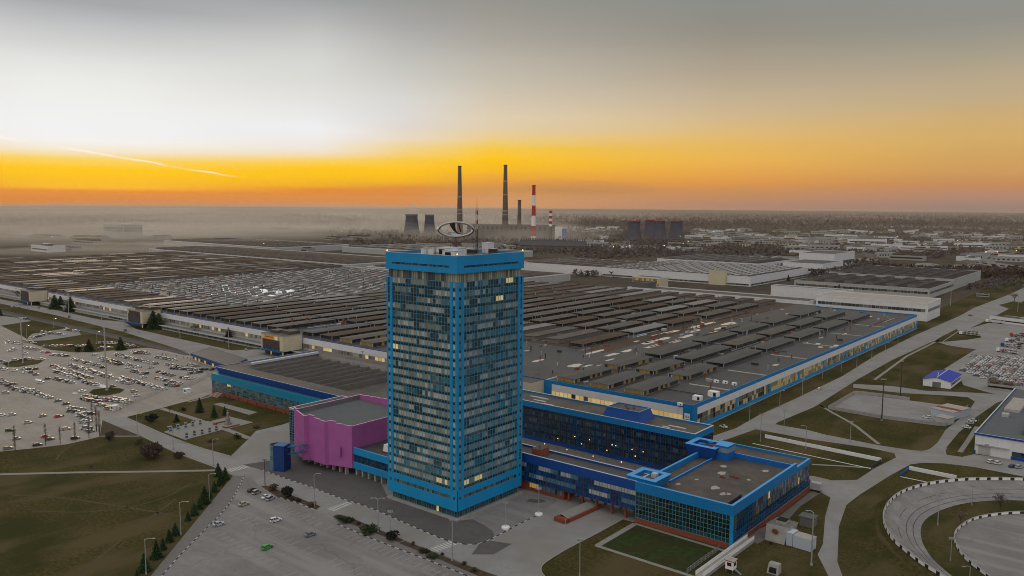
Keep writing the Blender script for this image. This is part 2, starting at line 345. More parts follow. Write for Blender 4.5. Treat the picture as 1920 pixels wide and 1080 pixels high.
M['roof_slate'] = mat('roof_slate', (0.10, 0.108, 0.112), 0.8, 0.3, noise=0.12, nscale=0.3)
M['pale_strip'] = mat('pale_roof_strip', (0.34, 0.31, 0.27), 0.8, 0.3, noise=0.2, nscale=0.4)
M['blue'] = mat('blue_panel', (0.0, 0.245, 0.53), 0.55, 0.4, noise=0.13, nscale=0.12, stripes=[('H', 1.2, 0.035, 0.35), ('Z', 1.6, 0.03, 0.25)])
M['blue_flat'] = mat('blue_paint', (0.0, 0.245, 0.53), 0.5, 0.4, noise=0.14, nscale=0.15, stripes=[('Z', 3.13, 0.025, 0.3)])
M['blue_block'] = mat('azure_panel', (0.0, 0.165, 0.42), 0.5, 0.4, noise=0.07, nscale=0.3, stripes=[('H', 1.2, 0.035, 0.35), ('Z', 1.6, 0.03, 0.25)])
M['blue_navy'] = mat('navy_panel', (0.003, 0.035, 0.17), 0.5, 0.4, noise=0.15, nscale=0.4, stripes=[('H', 1.2, 0.05, 0.4), ('Z', 1.4, 0.04, 0.4)])
M['blue_mid'] = mat('mid_blue_panel', (0.0, 0.115, 0.42), 0.5, 0.4, noise=0.08, nscale=0.3, stripes=[('H', 1.2, 0.035, 0.4)])
M['blue_deep'] = mat('deep_blue_panel', (0.003, 0.055, 0.27), 0.5, 0.4, noise=0.1, nscale=0.3, stripes=[('H', 1.5, 0.03, 0.4)])
M['blue_roofing'] = mat('blue_roof_sheet', (0.005, 0.025, 0.36), 0.5, 0.4, noise=0.06, nscale=0.3, stripes=[('X', 0.6, 0.08, 0.4)])
M['teal'] = mat('teal_panel', (0.0, 0.19, 0.33), 0.5, 0.4, noise=0.08, nscale=0.3, stripes=[('H', 1.2, 0.03, 0.35)])
M['mullion'] = mat('mullion_blue', (0.07, 0.27, 0.38), 0.5, 0.4)
M['mullion_dark'] = mat('mullion_dark', (0.0, 0.10, 0.26), 0.5, 0.4)
M['glass'] = mat('window_glass', rough=0.06, spec=0.8, tint=True)
M['lit'] = mat('lit_window', tint=True, rough=0.2, spec=0.5, emit=(1.0, 0.66, 0.2), estr=0.2)
M['lit_dim'] = mat('dim_lit_window', (0.2, 0.155, 0.065), rough=0.3, spec=0.4, noise=0.5, nscale=0.5, emit=(1.0, 0.6, 0.12), estr=0.035)
M['lit_soft'] = mat('soft_lit_window', (0.4, 0.34, 0.18), rough=0.3, spec=0.4, noise=0.3, nscale=0.4, emit=(1.0, 0.72, 0.28), estr=0.06)
M['purple'] = mat('purple_panel', (0.37, 0.10, 0.32), 0.6, 0.4, noise=0.12, nscale=0.25, stripes=[('Z', 0.6, 0.07, 0.3), ('H', 1.2, 0.06, 0.28)])
M['pinkcap'] = mat('pink_coping', (0.62, 0.34, 0.5), 0.6, 0.4)
M['white'] = mat('white_panel', (0.62, 0.62, 0.63), 0.6, 0.4, noise=0.08, nscale=0.2, stripes=[('H', 6.0, 0.012, 0.3)])
M['white_old'] = mat('pale_wall_panel', (0.38, 0.38, 0.37), 0.75, 0.3, noise=0.14, nscale=0.2, stripes=[('H', 6.0, 0.015, 0.35)])
M['cream'] = mat('cream_panel', (0.52, 0.47, 0.33), 0.7, 0.3, noise=0.08, nscale=0.3)
M['coping'] = mat('metal_coping', (0.5, 0.56, 0.64), 0.45, 0.5, metal=0.3)
M['coping_blue'] = mat('blue_coping', (0.06, 0.32, 0.66), 0.45, 0.5)
M['brick'] = mat('red_brick', (0.22, 0.062, 0.035), 0.85, 0.2, noise=0.3, nscale=1.5, stripes=[('Z', 0.3, 0.12, 0.3)])
M['concrete'] = mat('concrete', (0.30, 0.29, 0.27), 0.9, 0.2, noise=0.18, nscale=0.4)
M['concrete_dark'] = mat('dark_concrete', (0.15, 0.14, 0.13), 0.9, 0.2, noise=0.2, nscale=0.4)
M['chimney'] = mat('chimney_concrete', (0.13, 0.10, 0.085), 0.9, 0.2, noise=0.15, nscale=0.05)
M['tower_shell'] = mat('cooling_tower_shell', (0.078, 0.077, 0.105), 0.9, 0.2, noise=0.2, nscale=0.08, stripes=[('Z', 6.0, 0.06, 0.3)])
M['red'] = mat('red_paint', (0.42, 0.03, 0.03), 0.6, 0.3)
M['rust'] = mat('rusty_steel', (0.2, 0.05, 0.03), 0.8, 0.3, noise=0.3, nscale=2)
M['whitepaint'] = mat('white_paint', (0.75, 0.75, 0.74), 0.6, 0.4, noise=0.1, nscale=1.0)
M['kerb_white'] = mat('worn_white_kerb', (0.42, 0.41, 0.4), 0.8, 0.3, noise=0.35, nscale=0.8)
M['blackpaint'] = mat('black_paint', (0.02, 0.02, 0.02), 0.6, 0.4)
M['marking'] = mat('road_marking', (0.5, 0.49, 0.46), 0.9, 0.2, noise=0.4, nscale=1.5)
M['faded'] = mat('faded_marking', (0.34, 0.33, 0.315), 0.9, 0.2, noise=0.3, nscale=1.5)
M['steel'] = mat('galvanised_steel', (0.42, 0.43, 0.44), 0.45, 0.5, metal=0.6)
M['darksteel'] = mat('dark_steel', (0.05, 0.05, 0.055), 0.5, 0.5, metal=0.4)
M['chrome'] = mat('chrome', (0.36, 0.345, 0.33), 0.14, 0.6, metal=1.0)
M['bronze'] = mat('dark_chrome', (0.05, 0.042, 0.036), 0.2, 0.6, metal=1.0)
M['puddle'] = mat('standing_water', (0.85, 0.85, 0.85), 0.03, 1.0, metal=0.85)
M['river'] = mat('river_water', (0.05, 0.05, 0.05), 0.25, 0.6)
M['dark'] = mat('dark_interior', (0.012, 0.012, 0.014), 0.8, 0.2)
M['carpaint'] = mat('car_paint', objcol=True, rough=0.3, spec=0.6)
M['cartint'] = mat('car_paint_mixed', tint=True, rough=0.3, spec=0.6)
M['carglass'] = mat('car_glass', (0.015, 0.018, 0.02), 0.06, 0.8)
M['tyre'] = mat('tyre', (0.015, 0.015, 0.015), 0.8, 0.3)
M['headlight'] = mat('headlight_lens', (0.7, 0.7, 0.72), 0.15, 0.6)
M['bark'] = mat('bark', (0.07, 0.052, 0.042), 0.9, 0.2)
M['needles'] = mat('spruce_needles', tint=True, rough=0.85, spec=0.2)
M['twigs'] = mat('bare_twigs', tint=True, rough=0.9, spec=0.15)
M['lamp_warm'] = mat('lamp_glow_warm', (0.8, 0.5, 0.2), 0.4, 0.3, emit=(1.0, 0.52, 0.16), estr=3.0)
M['lamp_white'] = mat('lamp_glow_white', (0.8, 0.8, 0.7), 0.4, 0.3, emit=(1.0, 0.86, 0.62), estr=3.0)
M['lamp_red'] = mat('obstruction_light', (0.8, 0.1, 0.05), 0.4, 0.3, emit=(1.0, 0.16, 0.04), estr=8.0)
M['wood'] = mat('far_wood', tint=True, rough=0.95, spec=0.05)
M['skin'] = mat('person_clothes', (0.04, 0.04, 0.05), 0.9, 0.2)
M['orange'] = mat('orange_banner', (0.7, 0.3, 0.03), 0.6, 0.3)
M['facade_sign'] = mat('dark_banner', (0.06, 0.045, 0.05), 0.5, 0.3, noise=0.6, nscale=0.4)


# ------------------------------------------------------------------ mesh builder and object helpers
class MB:
    def __init__(s):
        s.v, s.f, s.m, s.t, s.mats = [], [], [], [], []

    def mi(s, m):
        m = M[m]
        if m not in s.mats:
            s.mats.append(m)
        return s.mats.index(m)

    def face(s, pts, m, t=(0.5, 0.5, 0.5)):
        b = len(s.v)
        s.v.extend([tuple(p) for p in pts])
        s.f.append(tuple(range(b, b + len(pts))))
        s.m.append(s.mi(m))
        s.t.append(t)

    def box(s, x0, x1, y0, y1, z0, z1, m, top=None, t=(0.5, 0.5, 0.5)):
        if x0 > x1: x0, x1 = x1, x0
        if y0 > y1: y0, y1 = y1, y0
        s.prism([(x0, y0), (x1, y0), (x1, y1), (x0, y1)], z0, z1, m, top, t)

    def prism(s, poly, z0, z1, m, top=None, t=(0.5, 0.5, 0.5), poly1=None):
        q = poly1 or poly
        n = len(poly)
        b = len(s.v)
        s.v.extend([(p[0], p[1], z0) for p in poly] + [(p[0], p[1], z1) for p in q])
        k = s.mi(m)
        for i in range(n):
            j = (i + 1) % n
            s.f.append((b + i, b + j, b + n + j, b + n + i)); s.m.append(k); s.t.append(t)
        s.f.append(tuple(b + n + i for i in range(n))); s.m.append(s.mi(top) if top else k); s.t.append(t)
        s.f.append(tuple(b + n - 1 - i for i in range(n))); s.m.append(k); s.t.append(t)

    def obox(s, c, ux, uy, lx, ly, z0, z1, m, top=None, t=(0.5, 0.5, 0.5)):
        ux, uy = ux * lx / 2, uy * ly / 2
        P = [c - ux - uy, c + ux - uy, c + ux + uy, c - ux + uy]
        s.prism([(p.x, p.y) for p in P], z0, z1, m, top, t)

    def tube(s, p0, p1, r0, r1, m, n=8, caps=True, t=(0.5, 0.5, 0.5)):
        p0, p1 = Vector(p0), Vector(p1)
        d = (p1 - p0).normalized()
        a = d.orthogonal().normalized()
        c = d.cross(a)
        b = len(s.v)
        for p, r in ((p0, r0), (p1, r1)):
            for i in range(n):
                w = 2 * math.pi * i / n
                s.v.append(tuple(p + a * (r * math.cos(w)) + c * (r * math.sin(w))))
        k = s.mi(m)
        for i in range(n):
            j = (i + 1) % n
            s.f.append((b + i, b + j, b + n + j, b + n + i)); s.m.append(k); s.t.append(t)
        if caps:
            s.f.append(tuple(b + n - 1 - i for i in range(n))); s.m.append(k); s.t.append(t)
            s.f.append(tuple(b + n + i for i in range(n))); s.m.append(k); s.t.append(t)

    def lathe(s, c, prof, m, n=24, t=(0.5, 0.5, 0.5), mfun=None):
        b = len(s.v)
        for r, z in prof:
            for i in range(n):
                w = 2 * math.pi * i / n
                s.v.append((c[0] + r * math.cos(w), c[1] + r * math.sin(w), z))
        for k in range(len(prof) - 1):
            for i in range(n):
                j = (i + 1) % n
                s.f.append((b + k * n + i, b + k * n + j, b + (k + 1) * n + j, b + (k + 1) * n + i))
                s.m.append(s.mi(mfun(k) if mfun else m)); s.t.append(t)
        s.f.append(tuple(b + (len(prof) - 1) * n + i for i in range(n))); s.m.append(s.mi(m)); s.t.append(t)

    def mesh(s, name, origin=(0, 0, 0), smooth=False):
        me = bpy.data.meshes.new(name)
        o = origin
        me.from_pydata([(v[0] - o[0], v[1] - o[1], v[2] - o[2]) for v in s.v], [], s.f)
        for m in s.mats:
            me.materials.append(m)
        me.polygons.foreach_set('material_index', s.m)
        if any(m.name in TINTED for m in s.mats):
            a = me.attributes.new('tint', 'FLOAT_COLOR', 'CORNER')
            arr = np.repeat(np.array([(t[0], t[1], t[2], 1.0) for t in s.t], dtype=np.float32),
                            np.array([len(f) for f in s.f]), axis=0)
            a.data.foreach_set('color', arr.ravel())
        if smooth:
            me.polygons.foreach_set('use_smooth', [True] * len(me.polygons))
        me.update()
        return me

    def obj(s, name, parent=None, origin=None, smooth=False):
        if origin is None:
            if parent is not None:
                origin = WLOC[parent.name]
            else:
                origin = (0, 0, 0)
        o = bpy.data.objects.new(name, s.mesh(name, origin, smooth))
        COL.objects.link(o)
        WLOC[o.name] = tuple(origin)
        if parent is not None:
            o.parent = parent
        else:
            o.location = origin
        return o


TINTED = {'window_glass', 'lit_window', 'car_paint_mixed', 'spruce_needles', 'bare_twigs', 'far_wood'}
WLOC = {}


def tag(o, label=None, cat=None, group=None, kind=None):
    if label: o['label'] = label
    if cat: o['category'] = cat
    if group: o['group'] = group
    if kind: o['kind'] = kind
    return o


def thing(name, label, cat, loc, group=None):
    o = bpy.data.objects.new(name, None)
    COL.objects.link(o)
    o.location = loc
    o.empty_display_size = 0.5
    WLOC[o.name] = tuple(loc)
    return tag(o, label, cat, group)


def copy_tree(o, loc=None, rz=None, parent=None, scale=None):
    c = o.copy()
    COL.objects.link(c)
    if parent is not None: c.parent = parent
    if loc is not None: c.location = loc
    if rz is not None: c.rotation_euler = (0, 0, rz)
    if scale is not None: c.scale = scale
    for ch in list(o.children):
        copy_tree(ch, parent=c)
    return c


def jit(c, a):
    k = 1 + random.uniform(-a, a)
    return (c[0] * k, c[1] * k, c[2] * k)

# ------------------------------------------------------------------ ground and flat setting
from mathutils.geometry import delaunay_2d_cdt


def PX(pts, z=0.0):
    return [at(x, y, z) for x, y in pts]


# two ramps that go down to the underpass are cut out of the ground sheet
TR1 = at(1434, 821), at(1652, 866)
TR2 = at(1704, 881), at(1793, 899)


def ramp_outline(a, b, w):
    a, b = Vector(a).xy, Vector(b).xy
    d = (b - a).normalized()
    n = Vector((-d.y, d.x))
    if n.dot(a) < 0: n = -n
    return a, b, d, -n * w                      # -n points to the camera


def ramp_poly(a, b, w):
    a, b, d, n = ramp_outline(a, b, w)
    return [a, b, b + n, a + n]


H1, H2 = ramp_poly(*TR1, 13.0), ramp_poly(*TR2, 12.0)
GR = 19500.0
outer = [Vector((GR * math.cos(2 * math.pi * i / 96), GR * math.sin(2 * math.pi * i / 96))) for i in range(96)]
vs = outer + H1 + H2
edges = [(i, (i + 1) % 96) for i in range(96)]
for k in (96, 100):
    edges += [(k + i, k + (i + 1) % 4) for i in range(4)]
rv, re, rf, *_ = delaunay_2d_cdt(vs, edges, [], 1, 1e-5)


def inside(p, poly):
    c = False
    for i in range(len(poly)):
        a, b = poly[i], poly[i - 1]
        if (a[1] > p[1]) != (b[1] > p[1]) and p[0] < (b[0] - a[0]) * (p[1] - a[1]) / (b[1] - a[1]) + a[0]:
            c = not c
    return c


g = MB()
for f in rf:
    cen = sum((rv[i] for i in f), Vector((0, 0))) / len(f)
    if inside(cen, H1) or inside(cen, H2):
        continue
    g.face([(rv[i].x, rv[i].y, 0) for i in f], 'ground')
tag(g.obj('ground'), kind='structure')


def sheet(name, pts, z, m, world=False):
    mb = MB()
    P = pts if world else PX(pts)
    P = [Vector((p[0], p[1], z)) for p in P]
    ar = sum(P[i - 1].x * P[i].y - P[i].x * P[i - 1].y for i in range(len(P)))
    if ar < 0: P.reverse()
    mb.face(P, m)
    return tag(mb.obj(name), kind='structure')


def smooth_line(P, it=2, closed=False):
    P = [Vector(p) for p in P]
    for _ in range(it):
        Q = [P[0]]
        for a, b in zip(P, P[1:]):
            Q += [a * 0.75 + b * 0.25, a * 0.25 + b * 0.75]
        Q.append(P[-1])
        P = Q
    return P


def strip(name, pts, w, z, m, world=False, kind='structure', sm=1):
    P = smooth_line([Vector((p[0], p[1], 0)) for p in (pts if world else PX(pts))], sm)
    mb = MB()
    L = []
    for i, p in enumerate(P):
        d = (P[min(i + 1, len(P) - 1)] - P[max(i - 1, 0)]).normalized()
        n = Vector((-d.y, d.x, 0)) * w / 2
        L.append((p + n, p - n))
    for (a, b), (c, d) in zip(L, L[1:]):
        q = [b, d, c, a]
        mb.face([(v.x, v.y, z) for v in q], m)
    return tag(mb.obj(name), kind=kind)


def resample(P, step):
    out = [P[0]]
    acc = 0.0
    for a, b in zip(P, P[1:]):
        l = (b - a).length
        if l < 1e-6: continue
        t = step - acc
        while t <= l:
            out.append(a + (b - a) * (t / l))
            t += step
        acc = (acc + l) % step
    return out


def kerb(pts, w=0.35, h=0.2, striped=True, step=1.8, name='kerb', world=False, z0=0.0):
    P = [Vector((p[0], p[1], 0)) for p in (pts if world else PX(pts))]
    P = resample(smooth_line(P, 2), step)
    mb = MB()
    for i, (a, b) in enumerate(zip(P, P[1:])):
        d = (b - a).normalized()
        n = Vector((-d.y, d.x, 0))
        mb.obox((a + b) / 2, d, n, (b - a).length - 0.01, w, z0, z0 + h,
                ('kerb_white' if i % 2 else 'blackpaint') if striped else 'concrete')
    return tag(mb.obj(name), kind='structure')


# --- grass covers the near grounds, over the dirt
sheet('grass_field', [(-400, 1300), (-400, 640), (-100, 560), (0, 552), (250, 605), (540, 664), (760, 705), (1000, 745), (1300, 772), (1500, 690), (1700, 606),
                      (1840, 545), (1960, 500), (2300, 520), (2400, 900), (2300, 1400), (960, 1400)], 0.02, 'grass')
# car park and avenue on the left
sheet('car_park', [(-300, 980), (-60, 868), (0, 847), (60, 841), (127, 833), (187, 819), (192, 788), (237, 782), (300, 766), (333, 757), (380, 745), (398, 738), (400, 700),
                   (370, 668), (353, 666), (278, 652), (233, 655), (175, 661), (130, 660), (95, 656), (62, 645), (45, 632), (0, 610), (-160, 575), (-400, 700)], 0.04, 'lot')
sheet('car_park', [(46, 640), (60, 626), (118, 617), (148, 622), (152, 628), (90, 638)], 0.05, 'paving')
sheet('car_park', [(-60, 600), (0, 592), (50, 598), (58, 602), (0, 611), (-40, 612)], 0.05, 'paving')
# avenue, street, square and front parking, one sheet of asphalt
sheet('street', [(187, 786), (237, 782), (345, 830), (433, 855), (467, 822), (480, 808), (527, 797), (700, 740), (1000, 800), (1240, 930), (1191, 980), (1167, 974), (1113, 1004),
                 (1065, 1028), (1032, 1048), (1014, 1061), (1014, 1074), (1022, 1084), (1090, 1160), (1100, 1400), (0, 1500), (283, 1080), (437, 892), (403, 877), (330, 850), (262, 817)], 0.06, 'road')
# grass triangle beside the avenue
sheet('lot_grass', [(192, 788), (200, 790), (260, 817), (187, 819)], 0.045, 'dirt')
sheet('front_parking', [(458, 893), (430, 950), (367, 1010), (302, 1080), (60, 1400), (900, 1400), (874, 1079), (783, 1043), (713, 1017), (640, 986), (593, 956), (545, 937), (520, 931), (488, 914), (470, 893)], 0.08, 'asphalt')
sheet('sidewalk', [(437, 892), (283, 1080), (0, 1500), (30, 1480), (302, 1080), (367, 1010), (430, 950), (458, 893)], 0.10, 'sidewalk')
sheet('tower_pavement', [(455, 872), (488, 880), (533, 897), (583, 913), (640, 936), (690, 950), (750, 977), (807, 1002), (840, 1015), (873, 1022), (903, 1020), (927, 1008), (924, 997), (908, 985),
                         (885, 974), (857, 978), (728, 934), (700, 880), (560, 845), (520, 862)], 0.16, 'dark_paving')
sheet('entrance_terrace', [(885, 974), (908, 985), (924, 997), (927, 1008), (973, 983), (1010, 966), (1046, 938), (985, 925), (925, 953)], 0.12, 'asphalt')
sheet('paving_patch', [(884, 1040), (905, 1012), (960, 1020), (925, 1040), (905, 1040)], 0.075, 'dark_paving')
sheet('paving_patch', [(668, 928), (690, 922), (712, 933), (690, 940)], 0.17, 'blackpaint' if False else 'dark_paving')
strip('wet_stain', [(990, 938), (1010, 941), (1019, 938)], 3.5, 0.13, 'dark_paving')
# planted median in three pieces, with the walkway beside it
sheet('median_walk', [(630, 978), (640, 986), (713, 1017), (783, 1043), (874, 1079), (905, 1092), (930, 1080), (870, 1056), (757, 1013), (690, 985), (640, 966)], 0.11, 'sidewalk')
for p in ([(489, 912), (500, 911), (533, 924), (601, 950), (593, 956), (560, 942), (520, 932)],
          [(624, 969), (632, 965), (660, 972), (690, 985), (757, 1013), (750, 1018), (690, 995), (645, 978)],
          [(748, 1019), (760, 1015), (870, 1059), (935, 1081), (990, 1110), (960, 1112), (905, 1084), (830, 1052)]):
    sheet('planting_bed', p, 0.14, 'dirt')
for p in ([(488, 880), (533, 897), (583, 913), (640, 936), (690, 950), (750, 977), (807, 1002), (840, 1015), (873, 1022), (903, 1020), (927, 1008), (973, 983), (1010, 966)],
          [(458, 893), (430, 950), (367, 1010), (302, 1080), (200, 1216)],
          [(520, 932), (560, 944), (593, 958)], [(632, 983), (713, 1017), (783, 1043), (874, 1079), (930, 1103)]):
    kerb(p)
for p in ([(237, 783), (345, 831), (433, 856)], [(1167, 974), (1113, 1004), (1065, 1028), (1032, 1048), (1014, 1061), (1014, 1074), (1030, 1090)]):
    kerb(p, striped=False)


# zebra crossings and parking bays
def crossing(a, b, half, n):
    A, B = at(*a), at(*b)
    d = (B - A).normalized()
    nn = Vector((-d.y, d.x, 0))
    mb = MB()
    for i in range(n):
        c = A + (B - A) * ((i + 0.5) / n)
        mb.obox(c, d, nn, (B - A).length / n * 0.5, half * 2, 0.09, 0.094, 'marking')
    tag(mb.obj('zebra_crossing'), kind='structure')


crossing((428, 883), (469, 873), 2.2, 9)
crossing((619, 957), (656, 943), 2.0, 8)
crossing((807, 1034), (851, 1018), 2.0, 8)
mb = MB()
for (a, b, n, ln) in (((520, 950), (868, 1096), 34, 5.0), ((440, 965), (800, 1140), 30, 5.0), ((400, 1000), (700, 1160), 26, 5.0)):
    A, B = at(*a), at(*b)
    for i in range(n):
        c = A + (B - A) * (i / n)
        if random.random() < 0.8:
            mb.box(c.x - 0.1, c.x + 0.1, c.y - ln / 2 * random.uniform(.3, 1), c.y + ln / 2, 0.084, 0.088, 'faded')
tag(mb.obj('parking_markings'), kind='structure')

# garden paths and little squares left of the hall
strip('garden_path', [(303, 766), (352, 781), (400, 797), (437, 810), (467, 822)], 3.2, 0.05, 'paving', sm=0)
sheet('garden_square', [(307, 810), (345, 797), (372, 788), (392, 790), (433, 803), (413, 807), (380, 816), (347, 825)], 0.055, 'paving')
sheet('garden_square', [(394, 790), (430, 781), (475, 792), (432, 803)], 0.06, 'paving')
sheet('garden_square', [(400, 758), (413, 755), (483, 773), (467, 778)], 0.055, 'paving')
strip('garden_path', [(335, 748), (397, 730)], 2.5, 0.05, 'paving', sm=0)
strip('garden_path', [(352, 754), (400, 742)], 2.0, 0.05, 'paving', sm=0)
strip('lawn_path', [(-80, 893), (0, 889.5), (140, 886), (300, 884), (403, 882)], 2.3, 0.05, 'paving', sm=0)
for pts, w_ in (([(20, 928), (120, 933), (230, 950), (338, 968)], 1.1), ([(60, 958), (180, 962), (300, 940), (360, 905)], .8), ([(105, 862), (118, 845), (140, 832)], .9), ([(150, 1075), (230, 1010), (330, 935)], .9)):
    strip('worn_path', pts, w_, .045, 'worn', sm=2)
strip('lot_path', [(185, 818), (262, 818)], 1.4, 0.07, 'paving', sm=0)
# boulevard along the factory front and the square before its gates
sheet('boulevard', [(-200, 525), (0, 561), (67, 573.5), (190, 600), (232, 603), (255, 617), (330, 634), (435, 657), (487, 655), (560, 672), (600, 685), (560, 698), (470, 720), (400, 720), (380, 690), (353, 663), (320, 650),
                    (233, 623), (100, 590), (0, 569), (-200, 536)], 0.06, 'road')
sheet('tram_bed', [(-100, 566), (0, 581), (60, 594), (200, 624), (353, 661), (349, 667), (278, 650), (190, 629), (60, 600), (0, 589), (-100, 575)], 0.05, 'dark_paving')
sheet('traffic_island', [(7, 682), (30, 675), (60, 674), (83, 676), (70, 683), (35, 688), (12, 688)], 0.055, 'grass')
sheet('traffic_island', [(167, 736), (175, 730), (200, 727), (225, 728), (234, 731), (225, 737), (200, 742), (178, 742)], 0.055, 'grass')

# lawns and paths before the front block on the right
sheet('lawn', [(1195, 985), (1352, 1033), (1290, 1076), (1125, 1024)], 0.05, 'lawn')
strip('lawn_path', [(1191, 982), (1119, 1024)], 2.2, 0.07, 'paving', sm=0)
strip('lawn_path', [(1117, 1023), (1292, 1079), (1340, 1095)], 1.6, 0.075, 'paving', sm=0)
strip('lawn_path', [(1190, 982), (1362, 1034)], 1.4, 0.08, 'paving', sm=0)

# roads on the right
sheet('road', [(1300, 830), (1380, 803), (1420, 780), (1493, 747), (1580, 705), (1647, 663), (1713, 630), (1800, 592), (1827, 577), (1893, 552), (1960, 520), (2100, 470), (2150, 480), (1960, 543), (1875, 588), (1800, 625), (1747, 641),
               (1673, 675), (1607, 712), (1527, 763), (1458, 792), (1453, 796), (1513, 806), (1547, 815), (1647, 835), (1727, 847), (1745, 842), (1758, 830), (1773, 806), (1815, 773), (1828, 753),
               (1815, 745), (1780, 742), (1690, 737), (1600, 727), (1600, 720), (1673, 724), (1738, 733), (1800, 735), (1850, 738), (1900, 742), (1875, 753), (1868, 756), (1833, 780), (1797, 812), (1772, 842), (1775, 853), (1827, 860), (1920, 883), (2200, 950), (2200, 975),
               (1920, 894), (1827, 876), (1770, 869), (1730, 868), (1707, 871), (1667, 893), (1613, 927), (1587, 947), (1573, 987), (1570, 1053), (1590, 1110), (1570, 1110), (1553, 1080), (1533, 1040), (1543, 1020), (1547, 970), (1557, 933), (1527, 917), (1515, 892),
               (1527, 893), (1560, 901), (1607, 900), (1640, 878), (1680, 858), (1677, 850), (1630, 840), (1513, 823), (1417, 805), (1360, 825)], 0.06, 'road')
sheet('storage_yard', [(1758, 641), (1800, 621), (1880, 598), (1960, 590), (2200, 600), (2200, 800), (1960, 765), (1900, 748), (1850, 735), (1806, 722), (1796, 700), (1770, 692), (1818, 662), (1830, 655), (1806, 652), (1775, 647)], 0.05, 'road')
for p in ([(1750, 641), (1764, 632), (1793, 617), (1797, 620), (1766, 641)], [(1769, 641), (1800, 620), (1833, 622), (1840, 633), (1815, 637)],
          [(1872, 572), (1900, 565), (1960, 575), (1900, 582)]):
    sheet('grass_island', p, 0.075, 'grass')
strip('foot_path', [(1545, 765), (1535, 757), (1550, 768), (1600, 795), (1625, 815), (1648, 833)], 1.8, 0.07, 'paving')
strip('foot_path', [(1640, 712), (1700, 668), (1760, 638)], 2.0, 0.075, 'paving', sm=0)
strip('foot_path', [(1522, 871), (1580, 874), (1637, 878)], 1.6, 0.07, 'paving', sm=0)
strip('foot_path', [(1800, 848), (1818, 822), (1832, 800)], 2.2, 0.07, 'paving', sm=0)
sheet('work_yard', [(1553, 766), (1603, 738), (1713, 752), (1750, 757), (1816, 765), (1772, 799), (1653, 783)], 0.08, 'road')
kerb([(1453, 796), (1547, 816), (1647, 836), (1727, 848), (1745, 843), (1758, 831)], striped=False)
kerb([(1773, 853), (1770, 846), (1776, 840)], striped=False)
sheet('car_yard_forecourt', [(1780, 862), (1827, 852), (1960, 868), (2100, 890), (2100, 915), (1920, 884), (1850, 868)], 0.085, 'road')
sheet('service_yard', [(1395, 1004), (1440, 985), (1525, 918), (1537, 925), (1500, 950), (1455, 1000), (1420, 1020)], 0.05, 'concrete_dark')


# ramps to the underpass, cut below the ground
def ramp(A, B, deep_at_b, label):
    a, b, d, n = ramp_outline(A, B, 13.0 if deep_at_b else 12.0)
    da_, db_ = (-0.4, -5.5) if deep_at_b else (-5.5, -0.6)
    t = thing('underpass_ramp', label, 'ramp', (a.x, a.y, 0))
    fl = MB()
    fl.face([(a.x, a.y, da_), (b.x, b.y, db_), ((b + n).x, (b + n).y, db_), ((a + n).x, (a + n).y, da_)][::-1], 'road')
    fl.obj('carriageway', t)
    for k, q in enumerate((Vector((0, 0)), n)):
        w = MB()
        nn = -n.normalized() * (0.4 if k == 0 else -0.4)
        P = [a + q, b + q, b + q + nn, a + q + nn]
        lo = [da_ - .3, db_ - .3, db_ - .3, da_ - .3]
        base = len(w.v)
        top = 1.7
        w.v += [(p.x, p.y, z) for p, z in zip(P, lo)] + [(p.x, p.y, top if k == 0 else 0.15) for p in P]
        for i in range(4):
            j = (i + 1) % 4
            w.f.append((base + i, base + j, base + 4 + j, base + 4 + i)); w.m.append(w.mi('whitepaint')); w.t.append((1, 1, 1))
        w.f.append((base + 4, base + 5, base + 6, base + 7)); w.m.append(w.mi('whitepaint')); w.t.append((1, 1, 1))
        w.obj('retaining_wall', t)
    e = b if deep_at_b else a
    pw = MB()
    s = d * (0.3 if deep_at_b else -0.3)
    P = [e, e + n, e + n + s, e + s]
    pw.prism([(p.x, p.y) for p in P], -5.9, 0.1, 'dark')
    pw.obj('portal', t)
    return t, e, n, d


_, e1, n1, d1 = ramp(*TR1, True, 'long white-walled ramp sinking below ground left of the road bridge')
_, e2, n2, d2 = ramp(*TR2, False, 'short white-walled ramp rising out of the ground right of the road bridge')
for e_, n_, m_, lb in ((e1, n1, 'darksteel', 'dark railing over the mouth of the long white ramp'), (e2, n2, 'blue_mid', 'blue panelled railing over the mouth of the short white ramp')):
    r = MB()
    dd = n_.normalized()
    for i in range(13):
        p = e_ + n_ * (i / 12)
        r.tube((p.x, p.y, 0.1), (p.x, p.y, 1.5), .06, .06, m_, 5)
    c = e_ + n_ / 2
    q = Vector((-dd.y, dd.x))
    for z in ((0.25, 1.15), (1.4, 1.5)):
        r.obox(Vector((c.x, c.y, 0)), Vector((dd.x, dd.y, 0)), Vector((q.x, q.y, 0)), n_.length, .08, z[0], z[1], m_)
    tag(r.obj('bridge_railing', origin=(c.x, c.y, 0)), lb, 'railing')

